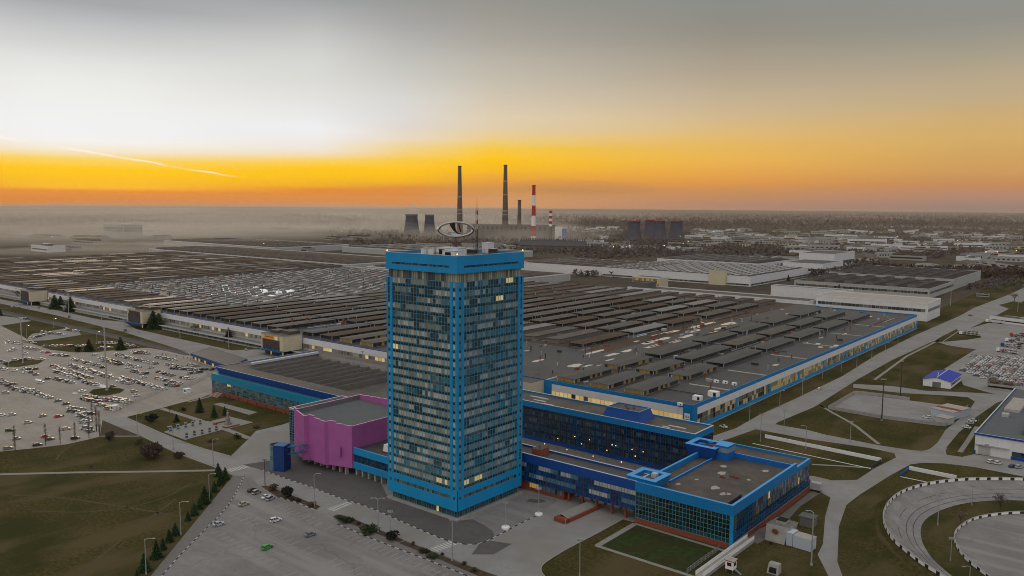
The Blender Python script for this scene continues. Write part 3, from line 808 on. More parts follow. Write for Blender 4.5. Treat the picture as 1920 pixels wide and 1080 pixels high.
# the banked track on the right
OUT = [(1800, 1108), (1764, 1080), (1729, 1060), (1703, 1039), (1674, 1015), (1660, 992), (1655, 974), (1658, 957), (1670, 939), (1690, 924), (1721, 913), (1764, 904.5), (1825, 899.5), (1920, 900), (1990, 908), (2080, 925)]
INN = [(1825, 1108), (1784, 1080), (1749, 1049), (1738, 1033), (1731, 1021), (1727, 1008), (1726, 998), (1727, 988), (1730, 981), (1739, 970), (1764, 956), (1805, 943.5), (1860, 938), (1920, 938), (1975, 944), (2050, 958)]
BANK = 3.2
po = smooth_line([at(x, y, BANK) for x, y in OUT], 2)
pi_ = smooth_line([at(x, y, 0.15) for x, y in INN], 2)
n = len(po)
tr, em = MB(), MB()
for i in range(n - 1):
    K = 6
    for k in range(K):
        u0, u1 = k / K, (k + 1) / K
        q = []
        for (j, uu) in ((i, u0), (i + 1, u0), (i + 1, u1), (i, u1)):
            p = pi_[j].lerp(po[j], uu)
            q.append((p.x, p.y, 0.15 + (BANK - 0.15) * uu ** 1.7))
        tr.face(q[::-1], 'asphalt')
    a, b = po[i], po[i + 1]
    oa = (a - pi_[i]).normalized() * 7
    ob_ = (b - pi_[i + 1]).normalized() * 7
    em.face([a, b, (b.x + ob_.x, b.y + ob_.y, 0.03), (a.x + oa.x, a.y + oa.y, 0.03)][::-1], 'grass')
tag(tr.obj('banked_track'), kind='structure')
tag(em.obj('embankment'), kind='structure')
jn = MB()
for uu in (0.2, 0.38, 0.6):
    zz = 0.15 + (BANK - 0.15) * uu ** 1.7 + 0.03
    for i in range(n - 1):
        if (i // 5) % 2 and uu > .5: continue
        a, b = pi_[i].lerp(po[i], uu), pi_[i + 1].lerp(po[i + 1], uu)
        d = (b - a).normalized(); q = Vector((-d.y, d.x, 0)) * .12
        jn.face([(a.x - q.x, a.y - q.y, zz), (b.x - q.x, b.y - q.y, zz), (b.x + q.x, b.y + q.y, zz), (a.x + q.x, a.y + q.y, zz)], 'blackpaint')
tag(jn.obj('track_joints'), kind='structure')
sheet('arena_floor', [(1870, 1108), (1849, 1080), (1809, 1049), (1791, 1023), (1789, 1005), (1802, 988), (1825, 975), (1866, 967), (1920, 963), (1990, 968), (2100, 1000), (2100, 1120)], 0.06, 'asphalt')


def barrier(P, label, h, z0, name='crash_barrier', step=1.6):
    P = resample(P, step)
    c = P[len(P) // 2]
    t = thing(name, label, 'barrier', (c.x, c.y, 0))
    rails, pan = MB(), MB()
    for i, (a, b) in enumerate(zip(P, P[1:])):
        d = (b - a).normalized(); q = Vector((-d.y, d.x, 0))
        pan.obox((a + b) / 2, d, q, (b - a).length - .02, .28, z0, z0 + h, 'whitepaint' if i % 3 else 'blackpaint')
        rails.obox((a + b) / 2, d, q, (b - a).length + .02, .36, z0 + h, z0 + h + .1, 'concrete')
    pan.obj('striped_panel', t)
    rails.obj('top_rail', t)


barrier(po, 'black and white striped barrier along the high outer edge of the banked track', 1.1, BANK)
barrier(smooth_line([at(x, y) for x, y in [(1870, 1098), (1849, 1080), (1809, 1049), (1791, 1023), (1788, 1004), (1801, 988), (1825, 974), (1866, 966), (1920, 962), (1990, 967), (2060, 985)]], 2),
        'black and white striped barrier round the inner arena of the track', .9, 0.05)

# ------------------------------------------------------------------ buildings: facade helpers
def V2(x, y): return Vector((x, y, 0))


def quad_on(mb, a, u, n, u0, u1, z0, z1, off, m, t=(0.5, 0.5, 0.5), tilt=0.0):
    o = [off + random.uniform(-tilt, tilt) for _ in range(3)]
    o.append(o[0] - o[1] + o[2])
    P = []
    for (uu, zz), oo in zip(((u0, z0), (u1, z0), (u1, z1), (u0, z1)), o):
        p = a + u * uu + n * oo
        P.append((p.x, p.y, zz))
    if u.cross(Vector((0, 0, 1))).dot(n) < 0:
        P.reverse()
    mb.face(P, m, t)


def bar_on(mb, a, u, n, u0, u1, z0, z1, o0, o1, m):
    c = a + u * ((u0 + u1) / 2) + n * ((o0 + o1) / 2)
    mb.obox(c, u, n, u1 - u0, abs(o1 - o0), z0, z1, m)


def window_band(parent, a, b, n, z0, z1, bays, tintf, frame='mullion', rows=1, off=0.06, name='window_band', lit=0.0, litcol=(0.9, 0.7, 0.3), fw=0.09,
                proud=0.1, tilt=0.012, rowz=None, frames=True, litm='lit'):
    a, b = V2(*a), V2(*b)
    n = V2(*n)
    u = (b - a).normalized()
    L = (b - a).length
    mb = MB()
    zs = rowz or [z0 + (z1 - z0) * r / rows for r in range(rows + 1)]
    run = {}
    for i in range(bays):
        for r in range(len(zs) - 1):
            t = tintf(i, r)
            m = 'glass'
            if t == 'lit' or (t is not None and random.random() < lit):
                m, t = litm, jit(litcol, 0.35)
            if t is None:
                continue
            quad_on(mb, a, u, n, L * i / bays, L * (i + 1) / bays, zs[r], zs[r + 1], off, m, t, tilt)
    w = mb.obj(name, parent)
    if frames:
        fr = MB()
        for i in range(bays + 1):
            x = L * i / bays
            bar_on(fr, a, u, n, x - fw / 2, x + fw / 2, z0, z1, off - .04, off + proud, frame)
        for z in zs:
            bar_on(fr, a, u, n, 0, L, z - fw / 2, z + fw / 2, off - .035, off + proud * .8, frame)
        fr.obj('window_frame', w)
    return w


def band_runs(bays, choices, wts, mean=3.0):
    """colours that come in runs along a storey, the way blinds do"""
    out = []
    while len(out) < bays:
        c = random.choices(choices, wts)[0]
        for _ in range(max(1, int(random.expovariate(1 / mean)))):
            out.append(jit(c, 0.3) if c != 'lit' else 'lit')
    return out[:bays]


# ------------------------------------------------------------------ the office tower
X0, X1, Y0, Y1 = -230.2, -193.7, 208.0, 245.4
tw = thing('office_tower', 'tall bright blue office tower with glass facades, standing in the middle', 'tower', ((X0 + X1) / 2, (Y0 + Y1) / 2, 0))
mb = MB(); mb.box(X0 + .35, X1 - .35, Y0 + .35, Y1 - .35, 3.6, 86.29, 'dark'); mb.box(X0 + 1.4, X1 - 1.4, Y0 + 1.4, Y1 - 1.4, 0, 3.6, 'dark'); mb.box(X0 + .95, X1 - .95, Y0 + .95, Y1 - .95, 86.43, 89.37, 'dark')
mb.obj('core', tw)
mb = MB(); mb.box(X0 - .4, X1 + .4, Y0 - .4, Y1 + .4, 0.0, 0.75, 'concrete'); mb.obj('plinth', tw)
FACES = [((X0, Y0), (X1, Y0), (0, -1), 0), ((X1, Y0), (X1, Y1), (1, 0), 1), ((X1, Y1), (X0, Y1), (0, 1), 2), ((X0, Y1), (X0, Y0), (-1, 0), 3)]
mb = MB()
for a, b, n, k in FACES:
    a, b, nn = V2(*a), V2(*b), V2(*n)
    u = (b - a).normalized(); L = (b - a).length
    for z0, z1 in ((3.5, 7.6), (8.9, 11.2)):
        bar_on(mb, a, u, nn, 0.3 if False else 0.0, L, z0, z1, -0.3, 0.0 if k % 2 else 0.003, 'blue')
    for u0, u1 in ((0, 1.0), (2.05, 3.5), (L - 3.5, L - 2.05), (L - 1.0, L)):
        bar_on(mb, a, u, nn, u0, u1, 7.6, 8.9, -0.3, 0.0 if k % 2 else 0.003, 'blue')
mb.obj('base_band', tw)
for a, b, n, k in FACES:
    av, bv, nn = V2(*a), V2(*b), V2(*n)
    u = (bv - av).normalized(); L = (bv - av).length
    for u0, u1 in ((0, 0.85), (2.1, 3.4), (L - 3.4, L - 2.1), (L - 0.85, L)):
        p = MB()
        bar_on(p, av, u, nn, u0, u1, 11.2, 86.4, -.3, 0.22 if 2 < u0 < L - 3 else (0.02 if k % 2 else 0.023), 'blue_flat')
        p.obj('pier', tw)
    # ground floor glazing, set back
    q0, q1 = av - nn * 1.35 + u * 1.35, bv - nn * 1.35 - u * 1.35
    window_band(tw, q0.xy, q1.xy, n, .76, 3.6, 26, lambda i, r: jit((0.03, 0.055, 0.06), .5), 'mullion', 1, 0.0, 'ground_floor_glazing', 0.0 if k else 0.03)
    # slot windows in the base band
    for (s0, s1, nb) in ((3.5, L - 3.5, 22), (1.0, 2.05, 1), (L - 2.05, L - 1.0, 1)):
        window_band(tw, (av + u * s0).xy, (av + u * s1).xy, n, 7.6, 8.9, nb, lambda i, r: jit(random.choice([(0.10, 0.11, 0.10), (0.06, 0.07, 0.07), (0.02, 0.03, 0.035)]), .3), 'mullion', 1, -0.15,
                    'base_window', 0.0, proud=.05)
    # storeys: a dark spandrel row under a taller window row
    H = (86.3 - 11.2) / 24
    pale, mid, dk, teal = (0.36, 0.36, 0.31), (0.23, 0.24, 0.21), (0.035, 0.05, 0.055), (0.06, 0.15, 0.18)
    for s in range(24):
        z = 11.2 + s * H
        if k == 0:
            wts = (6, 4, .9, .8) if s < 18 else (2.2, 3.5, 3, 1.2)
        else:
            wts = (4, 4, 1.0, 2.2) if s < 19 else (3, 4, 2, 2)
        pal = [pale, mid, dk, teal] if k == 0 else [(0.25, 0.29, 0.29), (0.13, 0.19, 0.21), (0.025, 0.045, 0.06), (0.03, 0.13, 0.20)]  # other faces get bluer panes: sky reflection put into the tint
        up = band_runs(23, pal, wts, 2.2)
        if s in (0,) and k < 2:
            for i in ((17, 18, 20) if k == 0 else (1, 2, 5, 6, 7)): up[i] = 'lit'
        if k == 1 and s in (21, 23):
            for i in ((17, 18, 19) if s == 23 else (13, 14, 15)): up[i] = 'lit'
        if k == 0:
            if s in (15,): up[1] = 'lit'; up[2] = 'lit'
        lo = band_runs(23, [(0.014, 0.024, 0.032), (0.025, 0.045, 0.058), (0.07, 0.085, 0.085)], (4, 3, 1.4), 2.5)
        lo2 = [jit(c, .3) for c in lo]
        w = MB(); fr = MB()
        for u0, u1 in ((2.1, 3.4), (L - 3.4, L - 2.1)):
            quad_on(w, av, u, nn, u0, u1, z, z + H, -.05, 'blue_flat')
        zz = [z, z + H * .31, z + H * .40, z + H]
        widths = [(0.85, 2.1, 0)] + [(3.4 + (L - 6.8) * i / 21, 3.4 + (L - 6.8) * (i + 1) / 21, i + 1) for i in range(21)] + [(L - 2.1, L - .85, 22)]
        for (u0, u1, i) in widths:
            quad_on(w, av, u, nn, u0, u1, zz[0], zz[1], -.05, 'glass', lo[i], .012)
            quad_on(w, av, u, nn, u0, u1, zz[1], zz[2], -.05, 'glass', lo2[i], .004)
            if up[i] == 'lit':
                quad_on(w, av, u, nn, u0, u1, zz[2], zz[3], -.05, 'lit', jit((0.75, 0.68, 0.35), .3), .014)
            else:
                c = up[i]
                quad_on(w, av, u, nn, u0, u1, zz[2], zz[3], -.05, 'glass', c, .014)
            bar_on(fr, av, u, nn, u1 - .05, u1 + .05, z, z + H, -.08, .06, 'mullion')
        for zc, hh in ((z, .11), (zz[1], .05), (zz[2], .05)):
            bar_on(fr, av, u, nn, .85, 2.1, zc - hh / 2, zc + hh / 2, -.08, .05, 'mullion')
            bar_on(fr, av, u, nn, 3.4, L - 3.4, zc - hh / 2, zc + hh / 2, -.08, .05, 'mullion')
            bar_on(fr, av, u, nn, L - 2.1, L - .85, zc - hh / 2, zc + hh / 2, -.08, .05, 'mullion')
        wo_ = w.obj('storey_window_band', tw)
        fr.obj('window_frame', wo_)
    # recessed loggia glazing under the cap
    q0, q1 = av - nn * .8 + u * .8, bv - nn * .8 - u * .8
    window_band(tw, q0.xy, q1.xy, n, 86.4, 89.4, 32, lambda i, r: jit(random.choice([(0.22, 0.23, 0.17), (0.28, 0.28, 0.2), (0.09, 0.10, 0.10)]), .35), 'darksteel', 1, 0.0, 'loggia_window', proud=.06)
    window_band(tw, (av + u * 3.4).xy, (bv - u * 3.4).xy, n, 91.45, 92.2, 46, lambda i, r: jit(random.choice([(0.03, 0.035, 0.035), (0.12, 0.13, 0.10), (0.02, 0.03, 0.03)]), .3), 'mullion_dark', 1, 0.0, 'cap_window', fw=.06)
mb = MB()
mb.box(X0 - .02, X1 + .02, Y0 - .02, Y1 + .02, 86.3, 86.42, 'blue_flat')
mb.obj('loggia_floor', tw)
mb = MB()
for (a, b, n, k) in FACES:
    av, bv, nn = V2(*a), V2(*b), V2(*n)
    u = (bv - av).normalized(); L = (bv - av).length
    e = 0.12 if k % 2 else 0.0
    for z0, z1 in ((89.4, 91.45), (92.2, 95.7)):
        bar_on(mb, av, u, nn, -.12 + (0 if k % 2 else .36) , L + .12 - (0 if k % 2 else .36), z0, z1, -.24, .12, 'blue')
    for u0, u1 in ((-.12 + (0 if k % 2 else .36), 3.4), (L - 3.4, L + .12 - (0 if k % 2 else .36))):
        bar_on(mb, av, u, nn, u0, u1, 91.45, 92.2, -.24, .12, 'blue')
mb.box(X0 + .2, X1 - .2, Y0 + .2, Y1 - .2, 89.38, 89.6, 'dark')
mb.obj('cap', tw)
mb = MB(); mb.box(X0 + .14, X1 - .14, Y0 + .14, Y1 - .14, 94.2, 94.9, 'roof'); mb.obj('roof', tw)
mb = MB()
for a, b, n, k in FACES:
    av, bv, nn = V2(*a), V2(*b), V2(*n)
    u = (bv - av).normalized(); L = (bv - av).length
    bar_on(mb, av, u, nn, 0.4 if k % 2 == 0 else 0, L - (0.4 if k % 2 == 0 else 0), 95.7, 95.78, -.3, .14, 'coping')
mb.obj('parapet_coping', tw)
for nm, x0, x1, y0, y1, z1, m in (('plant_room', -213.2, -202.6, 217.5, 222.6, 97.6, 'white'), ('plant_room', -205.6, -199.4, 212.9, 217.4, 97.0, 'white'), ('vent_housing', -216.8, -214.0, 216.8, 219.6, 97.2, 'white'),
                                  ('vent_housing', -221.4, -218.8, 217.6, 220, 97.0, 'white'), ('stair_head', -208.8, -205.4, 238.2, 241.6, 98.9, 'white'), ('cable_box', -204, -200.8, 236.5, 238.2, 96.8, 'darksteel'),
                                  ('cable_box', -215, -209.2, 233.6, 236.2, 96.4, 'darksteel')):
    mb = MB(); mb.box(x0, x1, y0, y1, 94.9, z1, m); mb.box(x0 - .15, x1 + .15, y0 - .15, y1 + .15, z1, z1 + .15, 'coping')
    if nm == 'plant_room': mb.box(x0 + 1.4, x0 + 4.2, y0 - .05, y0 + .02, 95.2, z1 - .5, 'dark')
    mb.obj(nm, tw)
mb = MB()
for i in range(14):
    x, y = random.uniform(X0 + 3, X1 - 3), random.uniform(Y0 + 3, Y1 - 3)
    mb.tube((x, y, 94.9), (x, y, 94.9 + random.uniform(1, 3.2)), .06, .05, 'darksteel', 5)
for i in range(6):
    x, y = random.uniform(X0 + 4, X1 - 9), random.uniform(Y0 + 3, Y1 - 3)
    mb.box(x, x + random.uniform(3, 6), y, y + .25, 95.5, 95.75, 'darksteel')
mb.obj('roof_piping', tw)
# obstruction lights on the corners
for x, y in ((X0 + .3, Y0 + .3), (X1 - .5, Y0 + .5), (X1 - .3, Y1 - .3)):
    l = MB(); l.tube((x, y, 95.7), (x, y, 96.1), .05, .05, 'darksteel', 6); l.lathe((x, y), [(.16, 96.1), (.22, 96.25), (.18, 96.45), (.05, 96.55)], 'lamp_red', 8)
    l.obj('obstruction_light', tw)

# rotating oval emblem on the roof
EX, EY = -209.6, 224.4
em_c = Vector((EX, EY, 0))
ev = (EYE - Vector((EX, EY, CAM_Z))); ev.z = 0; ev.normalize()       # faces the square
er = Vector((-ev.y, ev.x, 0))                                          # to the right as seen from the square
if er.dot(RT) < 0: er = -er
ZC = 104.3
emb = thing('roof_emblem', 'polished oval ring with a sailing boat shape, on the tower roof', 'emblem', (EX, EY, 94.9))


def epos(x, z, d=0.0):
    return em_c + er * x + ev * d + Vector((0, 0, ZC + z))


ring = MB()
n = 64
RA, RB = 6.45, 2.65
K = 10
for i in range(n):
    w = 2 * math.pi * i / n
    cpt = (RA * math.cos(w), RB * math.sin(w))
    for k in range(K):
        q = 2 * math.pi * k / K
        rr = 0.44 + .12 * abs(math.cos(w))
        nx, nz = math.cos(w), math.sin(w)
        p = epos(cpt[0] + nx * rr * math.cos(q), cpt[1] + nz * rr * math.cos(q), .42 * math.sin(q))
        ring.v.append(tuple(p))
for i in range(n):
    for k in range(K):
        a_, b_ = i * K + k, i * K + (k + 1) % K
        c_, d_ = ((i + 1) % n) * K + (k + 1) % K, ((i + 1) % n) * K + k
        ring.f.append((a_, b_, c_, d_)); ring.m.append(ring.mi('chrome')); ring.t.append((1, 1, 1))
ring.obj('ring', emb, smooth=True)


def plate(outline, d0, d1, m):
    p = MB()
    A = [epos(x, z, d1) for x, z in outline]; B = [epos(x, z, d0) for x, z in outline]
    p.face(A, m); p.face(B[::-1], m)
    for i in range(len(A)):
        j = (i + 1) % len(A)
        p.face([B[i], B[j], A[j], A[i]], m)
    return p


sail = [(-2.55, 2.35), (-2.15, 1.3), (-1.5, .2), (-.7, -.75), (.3, -1.5), (1.1, -1.85), (2.0, -1.75), (1.75, -1.45), (1.0, -1.35), (.35, -.9), (-.05, -.1), (-.2, 1.0), (-.25, 2.5)]
plate(sail, -.35, .35, 'bronze').obj('sail', emb)
plate([(.7, 2.5), (1.2, 2.5), (2.0, -.9), (1.5, -.95)], -.12, .12, 'bronze').obj('mast_stroke', emb)
hull = [(-2.1, -.95), (-2.0, -.6), (-.5, -.75), (-.65, -1.15), (-1.3, -1.2), (-1.4, -1.4), (.2, -1.6), (1.0, -1.75), (2.3, -1.6), (1.5, -2.4), (-.3, -2.5), (-1.5, -2.3), (-2.1, -1.6), (-1.6, -1.15)]
plate([(x, z - .32) for x, z in hull], -.3, .3, 'blackpaint').obj('hull_painted_shade', emb)  # black plate: shade under the polished hull, put into colour
plate(hull, -.25, .4, 'coping').obj('hull', emb)  # paler metal paints the bright upper reflection of the hull
st = MB()
for dx in (-2.4, -.8, .8, 2.4):
    for dd in (-1.4, 1.4):
        st.tube(em_c + er * dx * 1.35 + ev * dd * 1.3 + Vector((0, 0, 94.9)), em_c + er * dx * .7 + ev * dd * .7 + Vector((0, 0, 99.4)), .11, .09, 'darksteel', 6)
for dd in (-.98, .98):
    st.tube(em_c + er * -1.8 + ev * dd + Vector((0, 0, 99.4)), em_c + er * 1.8 + ev * dd + Vector((0, 0, 99.4)), .1, .1, 'darksteel', 6)
    for (s0, s1) in ((-3.2, 1.7), (3.2, -1.7)):
        st.tube(em_c + er * s0 + ev * dd * 1.8 + Vector((0, 0, 95.2)), em_c + er * s1 * .98 + ev * dd + Vector((0, 0, 99.4)), .05, .05, 'darksteel', 5)
for dx in (-1.8, 1.8):
    st.tube(em_c + er * dx + ev * -.98 + Vector((0, 0, 99.4)), em_c + er * dx + ev * .98 + Vector((0, 0, 99.4)), .1, .1, 'darksteel', 6)
st.tube(em_c + Vector((0, 0, 94.9)), em_c + Vector((0, 0, 101.75)), .32, .26, 'rust', 10)
st.obj('support_frame', emb)

# radio mast with guys
mx, my = -214.4, 241.6
mast = thing('radio_mast', 'thin red and white lattice radio mast on the tower roof', 'antenna', (mx, my, 94.9))
lat = MB()
top = 116.4
secs = 9
for k in range(3):
    a = 2 * math.pi * k / 3
    for s in range(secs):
        z0, z1 = 94.9 + (top - 5 - 94.9) * s / secs, 94.9 + (top - 5 - 94.9) * (s + 1) / secs
        r0, r1 = (1.15 if s == 0 else .42), .42
        col = 'darksteel' if s < 5 else ('steel' if s % 2 else 'rust')
        P = lambda r, aa, z: (mx + r * math.cos(aa), my + r * math.sin(aa), z)
        lat.tube(P(r0, a, z0), P(r1, a, z1), .13, .12, col, 5)
        a2 = a + 2 * math.pi / 3
        lat.tube(P(r0, a, z0), P(r1, a2, z1), .04, .04, col, 4)
lat.obj('lattice', mast)
wh = MB(); wh.tube((mx, my, top - 5.2), (mx, my, top), .14, .04, 'red', 6); wh.tube((mx - .5, my, top - 6), (mx + .5, my, top - 6), .06, .06, 'red', 5); wh.tube((mx - .5, my, top - 6.4), (mx - .5, my, top - 4.9), .06, .06, 'red', 5)
wh.obj('whip', mast)
for k in range(3):
    a = 2 * math.pi * k / 3 + .4
    gy = MB(); gy.tube((mx + 6 * math.cos(a), my + min(3, 6 * math.sin(a)), 95), (mx, my, 107), .025, .025, 'darksteel', 4); gy.obj('guy_wire', mast)
fx, fy = -212.5, 222.9
fl = thing('roof_flag', 'small tricolour flag hanging on a pole below the emblem', 'flag', (fx, fy, 98.7))
q = MB(); q.tube((fx, fy, 98.7), (fx, fy, 102.2), .04, .03, 'steel', 6); q.obj('pole', fl)
q = MB()
for i, m in enumerate(('red', 'blue_deep', 'whitepaint')):
    q.prism([(fx + .05, fy), (fx + .75, fy - .25), (fx + .75, fy - .3), (fx + .05, fy - .05)], 100.5 + i * .5, 101.0 + i * .5, m)
q.obj('cloth', fl)


# ------------------------------------------------------------------ the front wing, the blue block and the rear wing
def wall_box(parent, name, x0, x1, y0, y1, z0, z1, m, top='roof'):
    mb = MB(); mb.box(x0, x1, y0, y1, z0, z1, m, top); return mb.obj(name, parent)


def parapet(parent, x0, x1, y0, y1, z0, z1, m, w=.35, cap='coping_blue', name='parapet', o=0.0):
    mb = MB()
    mb.box(x0 - o, x1 + o, y0 - o, y0 + w, z0, z1, m); mb.box(x0 - o, x1 + o, y1 - w, y1 + o, z0, z1, m)
    mb.box(x0 - o, x0 + w, y0 + w, y1 - w, z0, z1, m); mb.box(x1 - w, x1 + o, y0 + w, y1 - w, z0, z1, m)
    e = .06
    mb.box(x0 - o - e, x1 + o + e, y0 - o - e, y0 + w + e, z1, z1 + .1, cap); mb.box(x0 - o - e, x1 + o + e, y1 - w - e, y1 + o + e, z1, z1 + .1, cap)
    mb.box(x0 - o - e, x0 + w + e, y0 + w + e, y1 - w - e, z1, z1 + .1, cap); mb.box(x1 - w - e, x1 + o + e, y0 + w + e, y1 - w - e, z1, z1 + .1, cap)
    return mb.obj(name, parent)


GL_D = lambda: jit(random.choice([(0.008, 0.014, 0.03), (0.012, 0.02, 0.035), (0.02, 0.03, 0.04)]), .4)
wing = thing('front_wing', 'long low deep-blue office wing on brick piers between tower and corner block', 'building', (-169, 253, 0))
wx0, wx1, wy0, wy1 = -206.0, -144.3, 249.0, 258.5
wall_box(wing, 'floor_body', wx0, wx1, wy0, wy1, 4.3, 14.6, 'blue_deep')
parapet(wing, wx0, wx1, wy0, wy1, 12.0, 15.3, 'blue_deep', o=.25, cap='coping')
wall_box(wing, 'underside', wx0, wx1 - .01, wy0 + .6, wy1 - .6, 4.0, 4.3, 'dark', 'dark')
for (z0, z1) in ((9.9, 11.7), (6.1, 7.9)):
    def tf(i, r, st_=[None, 0]):
        if st_[1] <= 0:
            st_[0] = random.choices([(0.34, 0.36, 0.33), (0.08, 0.16, 0.19), (0.012, 0.02, 0.05)], (3, 2, 3.4 if i < 26 else 1.2))[0]; st_[1] = random.randint(1, 5)
        st_[1] -= 1
        return jit(st_[0], .2)
    window_band(wing, (wx0, wy0), (wx1, wy0), (0, -1), z0, z1, 52, tf, 'mullion_dark', 1, .08, lit=.006)
    window_band(wing, (wx0, wy1), (wx1, wy1), (0, 1), z0, z1, 52, lambda i, r: GL_D(), 'mullion_dark', 1, .08)
window_band(wing, (wx0, wy0), (wx1, wy0), (0, -1), 7.9, 9.9, 52, lambda i, r: jit((0.008, 0.03, 0.12), .5), 'mullion_dark', 1, .07, 'spandrel_band')
window_band(wing, (wx0, wy0), (wx1, wy0), (0, -1), 4.3, 6.1, 52, lambda i, r: jit((0.006, 0.022, 0.10), .5), 'mullion_dark', 1, .07, 'spandrel_band')
for x in (-168.3, -162, -155.2, -149.3, -174.6):
    p = MB(); p.box(x - .4, x + .4, 250.2, 251.1, 0, 4.2, 'brick'); p.obj('pier', wing)
    p = MB(); p.box(x - .4, x + .4, 256.5, 257.4, 0, 4.2, 'brick'); p.obj('pier', wing)
p = MB(); p.box(-206, -176.6, 250.0, 258, 0, 4.2, 'brick'); p.obj('brick_base', wing)
window_band(wing, (-193.4, 250), (-177.5, 250), (0, -1), 1.6, 3.6, 14, lambda i, r: jit(random.choice([(0.02, 0.03, 0.03), (0.12, 0.15, 0.14)]), .3) if i > 3 else 'lit', 'mullion_dark', 1, .05, 'base_window', litcol=(.5, .25, .05))
p = MB(); p.box(-193.5, -189.2, 251.2, 257.2, 14.6, 17.2, 'brick', 'roof'); p.tube((-190.4, 252.5, 17.2), (-190.4, 252.5, 18.6), .22, .22, 'rust', 8); p.obj('roof_house', wing)

blk = thing('corner_block', 'deep blue corner block with big flat roof, glass walls and brick footing', 'building', (-126, 286, 0))
bx0, bx1, by0, by1 = -144.2, -107.6, 248.8, 322.0
wall_box(blk, 'core', bx0, bx1, by0 + .3, by1, 0, 12.0, 'dark')
wall_box(blk, 'brick_footing', bx0 - .05, bx1 + .25, by0 - .1, by1 + .1, 0, 2.0, 'brick', 'concrete')
f_ = MB()
for (x0, x1, y0, y1, z1) in ((bx0, bx1, by0, by0 + .6, 15.2), (bx1 - .6, bx1, by0 + .6, 307, 15.2), (bx1 - .6, bx1, 307, by1, 13.4), (bx0, bx1 - .6, by1 - .6, by1, 13.4), (bx0, bx0 + .6, by0 + .6, by1 - .6, 14.6)):
    f_.box(x0 - .3 if x0 == bx0 else x0, x1 + .3 if x1 == bx1 else x1, y0 - .3 if y0 == by0 else y0, y1, 11.6, z1, 'blue_block')
f_.obj('fascia', blk)
f_ = MB()
for (x0, x1, y0, y1, z1) in ((bx0 - .3, bx1 + .3, by0 - .3, by0 + .6, 15.2), (bx1 - .6, bx1 + .3, by0 + .6, 307, 15.2), (bx1 - .6, bx1 + .3, 307, by1, 13.4), (bx0, bx1 - .6, by1 - .6, by1, 13.4), (bx0 - .3, bx0 + .6, by0 + .6, by1 - .6, 14.6)):
    f_.box(x0, x1, y0, y1, z1, z1 + .1, 'coping_blue')
f_.box(bx0 + 6, bx0 + 6.5, 262, 306, 12.4, 13.4, 'blue_mid', 'coping_blue'); f_.box(bx0 + 6.5, bx1 - .6, 305.8, 306.4, 12.4, 14.6, 'blue_mid', 'coping_blue')
f_.obj('parapet_coping', blk)
wall_box(blk, 'roof', bx0 + .6, bx1 - .6, by0 + .6, by1 - .6, 11.9, 12.6, 'roof_brown', 'roof_brown')
pt = MB()
for x, y, r in ((-131, 293, 1.5), (-128, 285, 1.9), (-116, 298, 1.5), (-123, 268, 1.9), (-118, 264, 1.4), (-116.4, 265.2, 1.2), (-132, 272, .9), (-117, 284, .9), (-135, 263, 1.0)):
    k = 11
    P = [(x + r * random.uniform(.55, 1.1) * math.cos(2 * math.pi * i / k), y + 1.25 * r * random.uniform(.55, 1.1) * math.sin(2 * math.pi * i / k), 12.61) for i in range(k)]
    pt.face(P, 'pale_strip')
pt.obj('roof_patch', blk)
pt = MB()
for x, y in ((-123, 283), (-121, 282.5), (-125.5, 280)):
    pt.box(x - 1.1, x + 1.1, y - .08, y + .08, 12.6, 13.1, 'rust'); pt.box(x - .08, x + .08, y - 1, y + 1, 12.6, 12.9, 'rust')
pt.box(bx1 - 3.2, bx1 - 2.9, by0 + 1.5, by0 + 14, 12.6, 14.6, 'darksteel')
pt.obj('roof_frame', blk)


def blkglass(i, r):
    if r == 0: return jit((0.02, 0.045, 0.05), .4)
    return jit(random.choice([(0.006, 0.012, 0.012), (0.01, 0.02, 0.015), (0.015, 0.026, 0.018)]), .3)


window_band(blk, (bx0 + .1, by0), (bx1 - .7, by0), (0, -1), 2.05, 11.6, 27, blkglass, 'mullion', 6, .05, 'curtain_wall', tilt=.01, proud=.12)
window_band(blk, (bx1, by0 + .7), (bx1, by1), (1, 0), 2.05, 6.0, 46, lambda i, r: jit((0.008, 0.02, 0.035), .4), 'mullion_dark', 3, .05, 'curtain_wall')
window_band(blk, (bx1, by0 + .7), (bx1, by1), (1, 0), 6.0, 11.6, 46, lambda i, r: jit((0.02, 0.03, 0.03), .4) if i < 10 else jit(random.choice([(0.14, 0.13, 0.10), (0.10, 0.10, 0.09), (0.05, 0.055, 0.06), (0.20, 0.17, 0.10)]), .3), 'mullion_dark', 2, .05, 'curtain_wall', lit=.012)
p = MB(); p.box(bx1 - .7, bx1 + .28, by0 - .28, by0 + .7, 0, 11.6, 'blue_flat'); p.obj('corner_pier', blk)


def penthouse(parent, name, x0, x1, y0, y1, z0, z1, out, m='blue_block', inner='roof_brown', cap='coping_blue'):
    """box whose walls lean outwards to the top, with a sunk roof"""
    mb = MB()
    lo = [(x0, y0), (x1, y0), (x1, y1), (x0, y1)]
    hi = [(x0 - out, y0 - out), (x1 + out, y0 - out), (x1 + out, y1 + out), (x0 - out, y1 + out)]
    inn = [(x0 + .9, y0 + .9), (x1 - .9, y0 + .9), (x1 - .9, y1 - .9), (x0 + .9, y1 - .9)]
    for i in range(4):
        j = (i + 1) % 4
        mb.face([(*lo[i], z0), (*lo[j], z0), (*hi[j], z1), (*hi[i], z1)], m)
        mb.face([(*hi[i], z1), (*hi[j], z1), (*inn[j], z1), (*inn[i], z1)], cap)
        mb.face([(*inn[i], z1), (*inn[j], z1), (*inn[j], z1 - 1.3), (*inn[i], z1 - 1.3)], m)
    mb.face([(*p, z1 - 1.3) for p in inn], inner)
    return mb.obj(name, parent)


